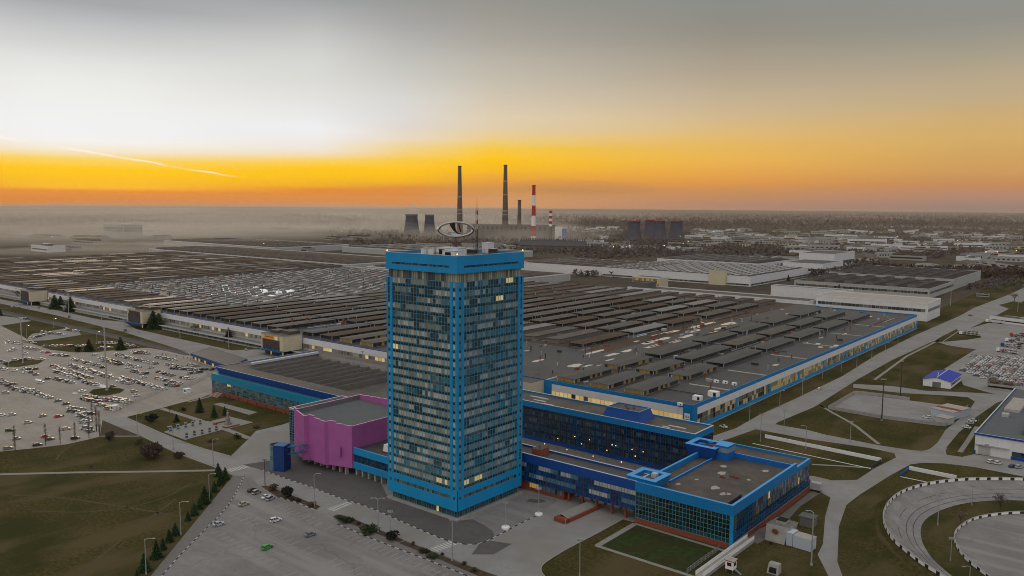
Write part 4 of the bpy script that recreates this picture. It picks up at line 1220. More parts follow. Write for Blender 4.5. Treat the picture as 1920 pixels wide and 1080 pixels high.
penthouse(blk, 'penthouse', -147.4, -137.8, 250.2, 259.6, 12.7, 16.6, 1.3)
p = MB(); p.box(-142.2, -140.2, 256, 257.8, 15.3, 16.9, 'coping'); p.obj('roof_vent', blk)
penthouse(blk, 'penthouse', -148.0, -137.4, 297.2, 306.2, 12.8, 17.6, 1.4, 'blue_deep')
p = MB(); p.box(-138.0, -132.4, 299.6, 306.6, 12.6, 18.4, 'blue_mid', 'coping_blue'); p.obj('stair_head', blk)
window_band(blk, (-138, 299.6), (-132.4, 299.6), (0, -1), 15.8, 17.6, 2, lambda i, r: (0.22, 0.25, 0.26), 'mullion', 1, .05, 'stair_window')
window_band(blk, (-132.4, 299.6), (-132.4, 306.6), (1, 0), 15.8, 17.6, 3, lambda i, r: (0.22, 0.25, 0.26), 'mullion', 1, .05, 'stair_window')
p = MB(); p.box(-145.6, -142.6, 299.5, 301.5, 16.3, 17.5, 'blue_mid'); p.box(-141.5, -139.5, 302, 304.5, 16.3, 17.0, 'rust'); p.box(-143, -141, 303.6, 305.2, 16.3, 17.6, 'blue_mid'); p.obj('roof_machinery', blk)

rw = thing('rear_wing', 'four-storey dark glass wing with pale blue fascia behind the courtyard', 'building', (-200, 315, 0))
rx0, rx1, ry0, ry1 = -330.0, -150.2, 306.4, 323.8
wall_box(rw, 'floor_body', rx0, rx1, ry0, ry1, 0, 18.2, 'blue_deep', 'roof_brown')
parapet(rw, rx0, rx1, ry0, ry1, 16.2, 18.9, 'blue_block', o=.25, cap='coping')
for k in range(4):
    z = 2.2 + k * 3.5
    window_band(rw, (-245, ry0), (rx1, ry0), (0, -1), z, z + 1.9, 78, lambda i, r: jit(random.choice([(0.01, 0.016, 0.022), (0.02, 0.03, 0.035), (0.05, 0.065, 0.065), (0.012, 0.03, 0.05)]), .4), 'mullion_dark', 1, .06)
    window_band(rw, (-245, ry0), (rx1, ry0), (0, -1), z + 1.9, z + 3.5, 78, lambda i, r: jit((0.006, 0.012, 0.03), .5), 'mullion_dark', 1, .05, 'spandrel_band')
window_band(rw, (rx1, ry0), (rx1, ry1), (1, 0), 6, 16, 12, lambda i, r: jit((0.012, 0.015, 0.02), .5), 'mullion_dark', 4, .05, 'end_window')
# a rising blue box on its roof: walls lean inwards
p = MB()
lo = [(-196.6, 307.2), (-176.8, 307.2), (-176.8, 320.5), (-196.6, 320.5)]
hi = [(-195.0, 308.8), (-178.4, 308.8), (-178.4, 319), (-195.0, 319)]
p.prism(lo, 18.2, 22.6, 'blue_deep', 'roof_brown', poly1=hi)
p.obj('roof_house', rw)
p = MB()
for (x0, x1, y0, y1) in ((-195.1, -178.3, 308.7, 309.2), (-195.1, -178.3, 318.6, 319.1), (-195.1, -194.6, 309.2, 318.6), (-178.8, -178.3, 309.2, 318.6)):
    p.box(x0, x1, y0, y1, 22.6, 23.0, 'blue_mid', 'coping_blue')
for x, y in ((-187, 313), (-184, 314), (-185.5, 311.5), (-189.5, 316)):
    p.tube((x, y, 22.6), (x, y, 23.3), .55, .55, 'rust', 10)
p.obj('roof_house_rim', rw)
for x, y, s in ((-240, 318, 6), (-236, 313, 4), (-228, 309.5, 3.5), (-162, 314, 4.5), (-166, 311, 2)):
    p = MB(); p.face([(x - s, y - .7, 18.215), (x + s, y - .9, 18.215), (x + s * .8, y + .5, 18.215), (x, y + .9, 18.215), (x - s, y + .6, 18.215)], 'puddle'); p.obj('puddle', rw)

# courtyard between the wings
sheet('courtyard', [(-206, 258.6), (-144.3, 258.6), (-144.3, 306.3), (-245, 306.3), (-245, 258.6)], 0.2, 'concrete_dark', world=True)
ct = thing('courtyard_house', 'low red brick building with lit windows inside the courtyard', 'building', (-180, 273, 0))
wall_box(ct, 'wall', -206, -160, 268, 276, 0, 6.2, 'brick', 'roof')
window_band(ct, (-204, 268), (-161, 268), (0, -1), 2.2, 4.4, 22, lambda i, r: 'lit' if i in (9, 16, 17) else jit((0.02, 0.02, 0.022), .5), 'rust', 1, .06, 'window', litcol=(.9, .6, .2))
for i, (x, y, m) in enumerate(((1021, 833, 'lamp_warm'), (1046, 823, 'lamp_warm'), (1063, 844, 'lamp_warm'), (1090, 833, 'lamp_warm'), (1113, 806, 'lamp_white'), (1139, 812, 'lamp_warm'), (1157, 831, 'lamp_white'),
                               (1112, 856, 'lamp_warm'), (1165, 867, 'lamp_white'), (1191, 856, 'lamp_white'), (1219, 842, 'lamp_warm'), (1222, 827, 'lamp_warm'), (1189, 822, 'lamp_warm'), (1138, 845, 'lamp_warm'))):
    z = 6.9
    p_ = at(x, y, z)
    yy = min(max(p_.y, 259.5), 304.5)
    t = thing('courtyard_lamp', 'small glowing lamp on a short post in the dark courtyard', 'lamp', (p_.x, yy, .2), 'courtyard lamps')
    q = MB(); q.tube((p_.x, yy, .2), (p_.x, yy, z), .07, .05, 'darksteel', 6); q.obj('post', t)
    q = MB(); q.lathe((p_.x, yy), [(.06, z), (.17, z + .1), (.17, z + .28), (.06, z + .36)], m, 8); q.obj('lantern', t)

# ------------------------------------------------------------------ connector, hall and stair drum left of the tower
cn = thing('connector_wing', 'blue two-storey link on concrete columns between purple hall and tower', 'building', (-246, 222, 0))
wall_box(cn, 'floor_body', -262, -229.9, 217.0, 238, 3.5, 11.4, 'blue_deep', 'roof')
for z0, z1 in ((3.35, 6.0), (9.4, 12.2)):
    q = MB(); q.box(-262, -230.0, 216.4, 217.0, z0, z1, 'blue'); q.box(-262, -230.0, 216.38, 217.05, z1, z1 + .08, 'coping_blue'); q.obj('fascia', cn)
window_band(cn, (-262, 217), (-230, 217), (0, -1), 6.08, 9.35, 26, lambda i, r: jit((0.012, 0.03, 0.05), .5), 'mullion_dark', 2, .05)
for x in (-260.2, -256.4, -252.6, -248.6, -244.6, -240.6, -236.6, -232.6):
    q = MB(); q.box(x - .45, x + .45, 217.4, 220.5, 0, 3.5, 'concrete'); q.obj('column', cn)
q = MB(); q.box(-270, -230, 226, 238, 0, 3.5, 'dark'); q.obj('back_wall', cn)
for nm, x, y, lb in (('air_conditioner', -246.5, 223.5, 'large pale air handling unit on the roof of the blue link'), ('air_conditioner', -238, 231, 'second pale air handling unit beside the tower wall')):
    t = thing(nm, lb, 'air conditioner', (x, y, 11.4))
    q = MB(); q.box(x - 2.6, x + 2.6, y - 1.9, y + 1.9, 11.4, 11.8, 'rust'); q.obj('base_frame', t)
    q = MB(); q.prism([(x - 2.1, y - 1.5), (x + .7, y - 1.5), (x + .7, y + 1.5), (x - 2.1, y + 1.5)], 11.8, 14.6, 'whitepaint', poly1=[(x - 1.9, y - 1.3), (x + .5, y - 1.3), (x + .5, y + 1.3), (x - 1.9, y + 1.3)]); q.obj('housing', t)
    q = MB(); q.box(x + .9, x + 2.2, y - 1.2, y + 1.2, 11.8, 13.4, 'steel'); q.tube((x + 1.5, y, 13.4), (x + 1.5, y, 13.7), .8, .8, 'darksteel', 12); q.obj('fan_unit', t)

hall = thing('purple_hall', 'purple panelled hall with folded front wall raised on short columns', 'building', (-280, 232, 0))
front = [(-298.6, 214.4, 23.0), (-284.8, 209.5, 22.9), (-284.1, 211.5, 22.9), (-273.0, 211.2, 22.1), (-272.3, 212.6, 22.1), (-260.8, 215.7, 21.3)]
q = MB()
fp = [(x, y) for x, y, _ in front]
back = [(-260.8, 252), (-298.6, 252)]
q.prism(fp + back, 3.4, 20.4, 'purple', 'roof_slate')
q.obj('wall', hall)
# stepped parapet along the folded front
q = MB()
for (a, b) in zip(front, front[1:]):
    A, B = Vector((a[0], a[1], 0)), Vector((b[0], b[1], 0))
    L = (B - A).length
    u = (B - A).normalized(); nn = Vector((u.y, -u.x, 0))
    k = max(1, int(L / 3.6))
    for i in range(k):
        z = a[2] + (b[2] - a[2]) * (i + .5) / k if k > 1 else (a[2] + b[2]) / 2
        if L > 5 and i == 0: z += .5
        bar_on(q, A, u, nn, L * i / k, L * (i + 1) / k, 20.4, z, -.45, 0.0, 'purple')
        bar_on(q, A, u, nn, L * i / k, L * (i + 1) / k + .02, z, z + .12, -.5, .06, 'pinkcap')
q.obj('stepped_parapet', hall)
q = MB()
q.box(-261.25, -260.8, 216, 252, 20.4, 21.3, 'purple'); q.box(-261.3, -260.74, 216, 252, 21.3, 21.42, 'pinkcap')
for i in range(7):
    x0 = -298.6 + i * 5.4
    z = 23.4 - abs(i - 3) * .25
    q.box(x0, x0 + 5.4, 251.6, 252, 20.4, z, 'purple'); q.box(x0, x0 + 5.4, 251.5, 252.1, z, z + .12, 'pinkcap')
q.box(-298.6, -298.2, 214.6, 251.6, 20.4, 22.4, 'roof_grey'); q.box(-298.7, -298.1, 214.6, 251.6, 22.4, 22.55, 'pinkcap')
q.obj('side_parapet', hall)
for (x, y) in [(-294 + i * 4.2, 215.4 - (i % 2) * .2) for i in range(8)]:
    q = MB(); q.box(x - .4, x + .4, y, y + 1.6, 0, 3.4, 'concrete'); q.obj('column', hall)
q = MB(); q.box(-297, -262, 222, 250, 0, 3.4, 'brick'); q.obj('brick_base', hall)
q = MB(); q.box(-268.2, -265.6, 213.25, 213.9, 8, 12, 'purple'); q.obj('wall_panel', hall)
ann = thing('glass_annex', 'dark glazed annex with fine blue grid joined to the purple hall', 'building', (-303, 228, 0))
wall_box(ann, 'core', -309.0, -298.7, 219.5, 250, 0, 19.8, 'dark', 'roof')
window_band(ann, (-309.0, 219.5), (-298.7, 219.5), (0, -1), 5.5, 19.8, 9, lambda i, r: jit((0.01, 0.02, 0.025), .5), 'mullion', 12, .05, 'curtain_wall', fw=.12)
window_band(ann, (-309.0, 219.5), (-298.7, 219.5), (0, -1), .2, 5.5, 9, lambda i, r: jit((0.06, 0.10, 0.12), .4), 'mullion', 2, .05, 'lower_glazing')
parapet(ann, -309, -298.75, 219.5, 250, 19.8, 20.6, 'concrete', cap='coping', o=.2)
dr = thing('stair_drum', 'rounded free-standing glass and blue stair shaft before the purple hall', 'building', (-289.5, 203, 0))
dc = (at(514, 878) + at(548, 876)) / 2
DA = Vector((-292.3, 200.6, 0)); DB = Vector((-286.0, 203.4, 0))
q = MB()
u = (DB - DA).normalized(); nn = Vector((u.y, -u.x, 0))
outl = []
for i in range(9):
    a = math.pi / 2 + math.pi * i / 8
    outl.append(DA + u * (2.7 * math.cos(a)) - nn * (2.7 * math.sin(a)) )
c0, c1 = DB - nn * 1.9, DB + nn * 1.9
poly = [(p.x, p.y) for p in outl]
g_ = MB()
for i in range(8):
    for k in range(5):
        z0, z1 = .1 + k * 2.15, .1 + (k + 1) * 2.15
        g_.face([(*poly[i + 1], z0), (*poly[i], z0), (*poly[i], z1), (*poly[i + 1], z1)][::-1], 'glass', jit((0.10, 0.15, 0.17), .45))
g_.obj('curved_glazing', dr)
fr = MB()
for p in outl:
    fr.tube((p.x, p.y, 0), (p.x, p.y, 11), .08, .08, 'mullion', 5)
for k in range(6):
    for a, b in zip(outl, outl[1:]):
        fr.tube((a.x, a.y, .1 + k * 2.15), (b.x, b.y, .1 + k * 2.15), .06, .06, 'mullion', 5)
fr.obj('glazing_frame', dr)
s_ = MB()
e0, e1 = Vector((*poly[0], 0)), Vector((*poly[-1], 0))
f0, f1 = e0 + u * 5.2, e1 + u * 5.2
s_.prism([(e0.x, e0.y), (f0.x, f0.y), (f1.x, f1.y), (e1.x, e1.y)], 0, 11.3, 'blue_navy', 'mullion_dark')
s_.obj('shaft', dr)
rf_ = MB(); rf_.prism(poly, 10.85, 11.1, 'mullion', 'dark'); rf_.obj('roof', dr)
br = MB()
b0 = (f0 + f1) / 2
b1 = Vector((-284.6, 210.6, 0))
bd = (b1 - b0).normalized(); bn = Vector((-bd.y, bd.x, 0))
br.obox((b0 + b1) / 2, bd, bn, (b1 - b0).length, 2.2, 7.2, 7.5, 'mullion_dark'); br.obox((b0 + b1) / 2, bd, bn, (b1 - b0).length, 2.2, 10.2, 10.4, 'mullion_dark')
for s in (-1, 1):
    for i in range(4):
        c = b0 + (b1 - b0) * (i / 3) + bn * s * 1.05
        br.tube((c.x, c.y, 7.5), (c.x, c.y, 10.2), .09, .09, 'mullion_dark', 5)
br.obj('link_bridge', dr)

# ------------------------------------------------------------------ the low exhibition block on the left
wb = thing('exhibition_block', 'long low block with turquoise band over glass and rows of roof lights', 'building', (-390, 300, 0))
ax0, ax1, ay0, ay1 = -441.5, -312.0, 259.4, 338.0
wall_box(wb, 'core', ax0, ax1, ay0 + .2, ay1, 0, 12.0, 'dark', 'roof_brown')
q = MB(); q.box(ax0 - .1, ax1, ay0 - .05, ay1, 0, 2.3, 'brick', 'concrete'); q.obj('brick_footing', wb)
q = MB()
for i in range(14):
    x = ax0 + 8 + i * 9
    q.box(x, x + 2, ay0 - .7, ay0 - .06, 0, 1.5, 'brick')
q.obj('cellar_window', wb)
window_band(wb, (ax0, ay0), (ax1, ay0), (0, -1), 2.3, 7.9, 64, lambda i, r: 'lit' if (i in (8, 9) and r == 3) else jit(random.choice([(0.09, 0.115, 0.115), (0.06, 0.085, 0.085), (0.04, 0.055, 0.05)]), .3), 'mullion', 4, .05, 'curtain_wall', tilt=.02, litcol=(.7, .62, .25), fw=.06)
window_band(wb, (ax0, ay1), (ax0, ay0), (-1, 0), 2.3, 7.9, 40, lambda i, r: jit((0.05, 0.07, 0.07), .4), 'mullion', 4, .05, 'curtain_wall', fw=.06)
q = MB(); q.box(ax0 - .2, ax1, ay0 - .3, ay0 + 1.6, 7.9, 12.1, 'teal'); q.box(ax0 - .2, ax0 + 1.2, ay0 + 1.6, ay1, 7.9, 12.1, 'teal'); q.obj('turquoise_band', wb)
q = MB()
# raised fascia, leaning outwards, with a ring shaped roof and a sunk court of shed roof lights
lo = [(ax0 + 2.6, ay0 + 3.2), (ax1, ay0 + 3.2), (ax1, ay1), (ax0 + 2.6, ay1)]
hi = [(ax0 + .4, ay0 + 2.0), (ax1, ay0 + 2.0), (ax1, ay1), (ax0 + .4, ay1)]
ci = [(ax0 + 10, ay0 + 13), (ax1, ay0 + 13), (ax1, ay1 - 9), (ax0 + 10, ay1 - 9)]
for i in (0, 3):
    j = (i + 1) % 4
    q.face([(*lo[i], 12.0), (*lo[j], 12.0), (*hi[j], 15.6), (*hi[i], 15.6)], 'blue_deep')
q.box(ax0 + .35, ax1, ay0 + 1.95, ay0 + 2.35, 15.6, 15.85, 'blue_deep', 'coping')
q.box(ax0 + .35, ax0 + .75, ay0 + 2.35, ay1, 15.6, 15.85, 'blue_deep', 'coping')
q.obj('raised_fascia', wb)
q = MB()
for i in range(4):
    j = (i + 1) % 4
    q.face([(*hi[i], 15.59), (*hi[j], 15.59), (*ci[j], 15.59), (*ci[i], 15.59)], 'roof_brown')
    q.face([(*ci[i], 15.59), (*ci[j], 15.59), (*ci[j], 12.2), (*ci[i], 12.2)], 'concrete')
q.face([(*p, 12.2) for p in ci], 'roof_brown')
q.box(ax0 + 10, ax0 + 12, ay0 + 20, ay1 - 9.2, 15.6, 16.9, 'coping', 'coping')
q.box(-352, -330, ay1 - 12, ay1 - 8, 12.2, 17.6, 'concrete', 'roof_grey')
q.obj('roof', wb)
for i in range(9):
    x = ax0 + 15 + i * 9.4
    s = MB()
    P = [(x, 12.2), (x + 5.6, 12.2), (x + 5.6, 15.0), (x + 4.9, 15.3), (x, 13.9)]
    y0_, y1_ = ay0 + 14, ay1 - 14
    for a, b in zip(P, P[1:] + P[:1]):
        s.face([(a[0], y0_, a[1]), (b[0], y0_, b[1]), (b[0], y1_, b[1]), (a[0], y1_, a[1])], ('roof_brown' if a[1] != b[1] or a[1] > 12.3 else 'concrete_dark') if b[0] != a[0] else 'concrete_dark')
    s.face([(p[0], y0_, p[1]) for p in P][::-1], 'concrete_dark'); s.face([(p[0], y1_, p[1]) for p in P], 'concrete_dark')
    s.obj('shed_roof_light', wb)
st_ = thing('entrance_steps', 'brick entrance steps at the left end of the exhibition block', 'steps', (-436, 256, 0))
for k in range(5):
    q = MB(); q.box(-437 + k * .25, -428 - k * .25, 254.0 + k * .9, 258.8, k * .32, (k + 1) * .32, 'brick', 'concrete'); q.obj('step', st_)
st2 = thing('entrance_steps', 'brick entrance steps near the glass annex end of the exhibition block', 'steps', (-345, 256, 0))
for k in range(5):
    q = MB(); q.box(-350 + k * .25, -341 - k * .25, 254.0 + k * .9, 258.8, k * .32, (k + 1) * .32, 'brick', 'concrete'); q.obj('step', st2)

cnp = thing('gatehouse', 'flat gatehouse with dark blue fascia and grey roof beside the car park', 'building', (-505, 300, 0))
G0, G1, G2 = at(357, 664, 4.3), at(428, 688.5, 4.3), at(464, 674.5, 4.3)
G3 = G0 + G2 - G1
gq = [Vector((p.x, p.y, 0)) for p in (G0, G1, G2, G3)]
gu, gv = (gq[1] - gq[0]).normalized(), (gq[3] - gq[0]).normalized()
gi = [gq[0] + gu * 2 + gv * 1.6, gq[1] - gu * 1.5 + gv * 1.6, gq[2] - gu * 1.5 - gv, gq[3] + gu * 2 - gv]
q = MB(); q.prism([(p.x, p.y) for p in gi], 0, 3.2, 'cream'); q.obj('wall', cnp)
q = MB(); q.prism([(p.x, p.y) for p in gq], 3.2, 4.8, 'blue_deep', 'dark'); q.obj('fascia', cnp)
q = MB(); gr_ = [gq[0] + gu * .6 + gv * .6, gq[1] - gu * .6 + gv * .6, gq[2] - gu * .6 - gv * .6, gq[3] + gu * .6 - gv * .6]
q.face([(p.x, p.y, 4.83) for p in gr_], 'roof'); q.obj('roof', cnp)
window_band(cnp, gi[0].xy, gi[1].xy, (-gv.x, -gv.y), .6, 2.9, 18, lambda i, r: jit((0.03, 0.03, 0.03), .5), 'coping', 1, .05, lit=.2, litcol=(.7, .5, .2))

# ------------------------------------------------------------------ the great assembly plant
FX0, FX1, FY0, FY1 = -1560.0, -183.5, 371.5, 842.0
XE = -277.5                                               # joint between the refaced right part and the older left part
pl = thing('assembly_plant', 'vast flat-roofed factory covered with rows of roof lanterns behind the tower', 'factory', (-700, 600, 0))
mb = MB()
mb.box(XE, FX1 - .3, FY0 + .3, FY1 - 14, 0, 12.4, 'white_old', 'roof')
mb.box(FX0, XE, FY0 + .3, FY1, 0, 12.4, 'white_old', 'roof')
mb.obj('body', pl)
# right part: blue parapet, white band, lit window strip, blue sill
mb = MB()
mb.box(XE, FX1, FY0, FY0 + .6, 11.3, 13.3, 'blue_block'); mb.box(FX1 - .6, FX1, FY0 + .6, FY1 - 14, 11.3, 13.3, 'blue_block')
mb.box(XE, FX1 - .6, FY1 - 14.6, FY1 - 14, 11.9, 13.3, 'blue_block'); mb.box(XE, XE + .5, FY0 + .6, FY0 + 60, 12.4, 13.0, 'white')
mb.box(XE - .1, XE + 5.5, FY0 - .05, FY0 + .5, 0, 11.3, 'blue_block'); mb.box(FX1 - 5.5, FX1 + .05, FY0 - .06, FY0 + .5, 0, 11.3, 'blue_block'); mb.box(FX1 - .5, FX1 + .06, FY0 + .5, FY0 + 5, 0, 11.3, 'blue_block')
mb.obj('blue_parapet', pl)
mb = MB(); mb.box(XE + 5.5, FX1 - 5.5, FY0 - .02, FY0 + .3, 7.6, 11.3, 'white'); mb.box(FX1 - .3, FX1 + .02, FY0 + 5, FY1 - 14, 7.6, 11.3, 'white'); mb.obj('white_band', pl)
litw = lambda p: (lambda i, r: 'lit' if random.random() < p else jit(random.choice([(0.16, 0.14, 0.08), (0.05, 0.05, 0.05), (0.22, 0.2, 0.14)]), .3))
window_band(pl, (XE + 5.5, FY0), (FX1 - 5.5, FY0), (0, -1), 4.9, 7.6, 30, litw(.82), 'steel', 1, .04, fw=.14, litcol=(.95, .72, .3))
window_band(pl, (XE + 5.5, FY0), (FX1 - 5.5, FY0), (0, -1), 1.2, 4.0, 30, litw(.3), 'steel', 1, .04, fw=.14)
ys = [FY0 + 5] + [FY0 + 5 + i * 48 for i in range(1, 9)] + [FY1 - 14]
for k, (a, b) in enumerate(zip(ys, ys[1:])):
    def wf(i, r, k=k):
        x = random.random()
        if k < 2: return 'lit' if x < .22 else jit(random.choice([(0.12, 0.13, 0.13), (0.03, 0.035, 0.04), (0.2, 0.19, 0.15)]), .3)
        if k == 2 or k == 3: return 'lit' if x < .55 else jit((0.3, 0.26, 0.13), .3)
        return 'lit' if x < .2 else jit(random.choice([(0.36, 0.32, 0.17), (0.3, 0.27, 0.15), (0.12, 0.11, 0.09)]), .25)
    window_band(pl, (FX1, a), (FX1, b), (1, 0), 2.2, 7.6, max(4, int((b - a) / 3)), wf, 'steel', 2, .04, fw=.1, litm='lit_soft')
    q = MB(); q.box(FX1 - .3, FX1 + .35, b - 1.4, b + 1.4, 0, 7.6, 'blue_flat'); q.obj('pilaster', pl)
mb = MB(); mb.box(FX1 - .3, FX1 + .12, FY0 + 5, FY1 - 14, 0.7, 2.2, 'blue_flat'); mb.box(FX1 - .3, FX1 + 1.0, FY0 + 5, FY1 - 14, 0, .7, 'concrete', 'blue_block'); mb.obj('blue_sill', pl)
sg = MB(); sg.box(FX1 - 4.6, FX1 - 1.6, FY0 - .2, FY0 - .07, 5.0, 8.6, 'whitepaint')
for r0 in (.75,):
    for i in range(20):
        w0, w1 = 2 * math.pi * i / 20, 2 * math.pi * (i + 1) / 20
        c = (FX1 - 3.1, 6.9)
        sg.face([(c[0] + 1.1 * math.cos(w), FY0 - .21, c[1] + .62 * math.sin(w)) for w in (w0, w1)] + [(c[0] + .85 * math.cos(w), FY0 - .21, c[1] + .44 * math.sin(w)) for w in (w1, w0)], 'darksteel')
sg.box(FX1 - 3.35, FX1 - 3.1, FY0 - .215, FY0 - .2, 6.5, 7.3, 'darksteel'); sg.box(FX1 - 4.2, FX1 - 2.0, FY0 - .215, FY0 - .2, 5.4, 5.75, 'darksteel')
sg.obj('wall_sign', pl)
# left part: pale parapet band with blue edge, yellow lit strip, low side aisle with pale roof
mb = MB()
mb.box(FX0, XE, FY0, FY0 + .6, 8.4, 12.9, 'white'); mb.box(FX0, XE, FY0 - .05, FY0 + .65, 12.9, 13.35, 'blue_deep'); mb.box(FX0, XE - .1, FY1 - .5, FY1, 12.4, 13.2, 'white')
mb.box(-300, XE - .1, FY0 - 12, FY0, 0, 13.0, 'cream', 'roof')
mb.obj('pale_parapet', pl)
xs = [-1560 + i * 60 for i in range(21)] + [-300]
for a, b in zip(xs, xs[1:]):
    if b < -1180: continue
    pr = .8 if a > -470 else (.25 if a > -600 else .08)
    window_band(pl, (a, FY0), (b, FY0), (0, -1), 5.6, 8.4, int((b - a) / 3.2), lambda i, r: 'lit' if random.random() < pr else jit(random.choice([(0.3, 0.28, 0.22), (0.22, 0.21, 0.17), (0.12, 0.115, 0.1)]), .25), 'steel', 1, .04, fw=.2, litcol=(.9, .75, .4))
mb = MB()
mb.box(FX0, -300, FY0 - 8, FY0 - .1, 0, 3.6, 'white_old', 'roof_grey'); mb.box(FX0, -300, FY0 - 9.4, FY0 - 8, 3.2, 4.0, 'coping', 'pale_strip')
mb.obj('side_aisle', pl)
window_band(pl, (-800, FY0 - 8), (-300, FY0 - 8), (0, -1), 1.0, 3.2, 110, lambda i, r: jit(random.choice([(0.06, 0.07, 0.075), (0.12, 0.13, 0.13), (0.03, 0.035, 0.04)]), .3), 'steel', 1, .04, 'aisle_window', fw=.15)
# pale strips across the right roof, coping of the fire wall
for y in (418.5, 470, 539, 601, 664, 727):
    q = MB(); q.box(-209.5, FX1 - .7, y - .8, y + .8, 12.4, 12.75, 'pale_strip'); q.obj('roof_strip', pl)
for (x0, x1, y) in ((-254, -245, 418.5), (-233, -226, 418.5), (-256, -246, 470), (-233, -225, 470), (-256, -246, 539), (-233, -225, 539)):
    q = MB(); q.box(x0, x1, y - .8, y + .8, 12.4, 12.7, 'pale_strip'); q.obj('roof_strip', pl)


def lantern_mesh(w, l, h, long_=False, roofm='roof', lit=0.0):
    """roof lantern: glazed walls, shallow roof that oversails them; local origin at the middle of its foot"""
    r, gz = MB(), MB()
    o = .5
    r.box(-w / 2 - .05, w / 2 + .05, -l / 2 - .05, l / 2 + .05, 0, .5, 'concrete_dark')
    zt = h
    ridge = [(0, -l / 2 - o, zt + .45), (0, l / 2 + o, zt + .45)]
    for s in (-1, 1):
        e0, e1 = (s * (w / 2 + o), -l / 2 - o, zt + .05), (s * (w / 2 + o), l / 2 + o, zt + .05)
        f = [e0, e1, ridge[1], ridge[0]]
        r.face(f if s > 0 else f[::-1], roofm)
        b0, b1 = (e0[0], e0[1], zt - .18), (e1[0], e1[1], zt - .18)
        f = [b0, b1, e1, e0]
        r.face(f if s > 0 else f[::-1], 'roof_grey')
    for s in (-1, 1):
        y = s * (l / 2 + o)
        f = [(-w / 2 - o, y, zt - .18), (w / 2 + o, y, zt - .18), (w / 2 + o, y, zt + .05), (0, y, zt + .45), (-w / 2 - o, y, zt + .05)]
        r.face(f if s < 0 else f[::-1], 'roof_grey')
    r.face([(-w / 2 - o, -l / 2 - o, zt - .18), (-w / 2 - o, l / 2 + o, zt - .18), (w / 2 + o, l / 2 + o, zt - .18), (w / 2 + o, -l / 2 - o, zt - .18)], 'dark')

    def pane(i):
        return jit(random.choice([(0.02, 0.022, 0.02), (0.03, 0.03, 0.026), (0.014, 0.015, 0.015), (0.04, 0.037, 0.028)]), .3)
    nx, ny = max(2, int(w / 2.4)), max(3, int(l / 2.6))
    for s in (-1, 1):
        for i in range(nx):
            x0, x1 = -w / 2 + w * i / nx, -w / 2 + w * (i + 1) / nx
            f = [(x0 + .06, s * l / 2, .5), (x1 - .06, s * l / 2, .5), (x1 - .06, s * l / 2, h - .18), (x0 + .06, s * l / 2, h - .18)]
            gz.face(f if s < 0 else f[::-1], 'lit_dim' if random.random() < lit else 'glass', pane(i))
        for i in range(ny):
            y0, y1 = -l / 2 + l * i / ny, -l / 2 + l * (i + 1) / ny
            f = [(s * w / 2, y0 + .06, .5), (s * w / 2, y1 - .06, .5), (s * w / 2, y1 - .06, h - .18), (s * w / 2, y0 + .06, h - .18)]
            gz.face(f if s > 0 else f[::-1], 'lit_dim' if random.random() < lit * .45 else 'glass', pane(i))
    cr = MB()
    for x in (-w / 2, w / 2):
        for y in (-l / 2, l / 2):
            cr.box(x - .12, x + .12, y - .12, y + .12, .5, h - .18, 'coping')
    for v, f, m, t in ((cr.v, cr.f, cr.m, cr.t),):
        b = len(r.v); r.v += v; r.f += [tuple(b + i for i in ff) for ff in f]; k = r.mi('coping'); r.m += [k] * len(f); r.t += t
    return r.mesh('roof_lantern'), gz.mesh('lantern_glazing')


def put_lantern(ms, x, y, z=12.4, rz=0.0):
    a = bpy.data.objects.new('roof_lantern', ms[0]); COL.objects.link(a); a.parent = pl
    w = WLOC[pl.name]
    a.location = (x - w[0], y - w[1], z - w[2]); a.rotation_euler = (0, 0, rz)
    b = bpy.data.objects.new('lantern_glazing', ms[1]); COL.objects.link(b); b.parent = a
    return a


spots = []                                                # (x, y, length, width, kind)
ROWS = [(376, 415), (425.5, 465), (475, 535), (544, 597), (607, 660), (670, 724), (734, 788)]
for ci_, xr in enumerate((-214.5, -236.6, -259.2)):
    for ri, (y0, y1) in enumerate(ROWS):
        spots.append((xr - 6, (y0 + y1) / 2, y1 - y0, 12, 'E'))
for c in range(5):                                        # behind the tower, right of it
    xr = -321.5 - 22.6 * c
    for ri, (y0, y1) in enumerate([(476, 538), (546, 600), (609, 662), (672, 726), (736, 790), (797, 836)]):
        spots.append((xr - 6, (y0 + y1) / 2, y1 - y0, 12, 'M'))
c = 0
while True:
    xr = -434 - 22.6 * c
    if xr < -1545: break
    for (y0, y1) in ((379, 436), (440, 500), (504, 563), (567, 627), (631, 690), (694, 752), (756, 836)):
        if -1010 < xr < -690 and y0 > 439: continue
        if xr > -600 and y0 == 379 and c % 5 == 4: continue
        spots.append((xr - 6.5, (y0 + y1) / 2, y1 - y0, 13, 'W'))
    c += 1
near = sorted(spots, key=lambda s: math.hypot(s[0], s[1]))
vis = [s for s in near if not (-330 > s[0] > -420 and s[1] < 520)]
cache = {}
cnt = 0
rest = []
for s in near:
    hidden = False
    if cnt < 98 and s in vis:
        rmx = random.choice(['roof', 'roof', 'roof', 'roof_brown'] if s[4] == 'E' else ['roof_brown', 'roof_brown', 'roof_brown', 'roof', 'roof_far', 'roof_far', 'roof_grey'])
        key = (round(s[2]), s[3], s[4], 1 if (s[4] == 'E' and s[1] < 470) or (s[4] == 'W' and s[0] > -480 and s[1] < 420) else 0, rmx)
        if key not in cache:
            cache[key] = lantern_mesh(s[3], s[2], 2.9 if s[4] != 'W' else 3.3, roofm=rmx, lit=.9 if key[3] else 0)
        put_lantern(cache[key], s[0], s[1])
        cnt += 1
    else:
        rest.append(s)
rl = MB()
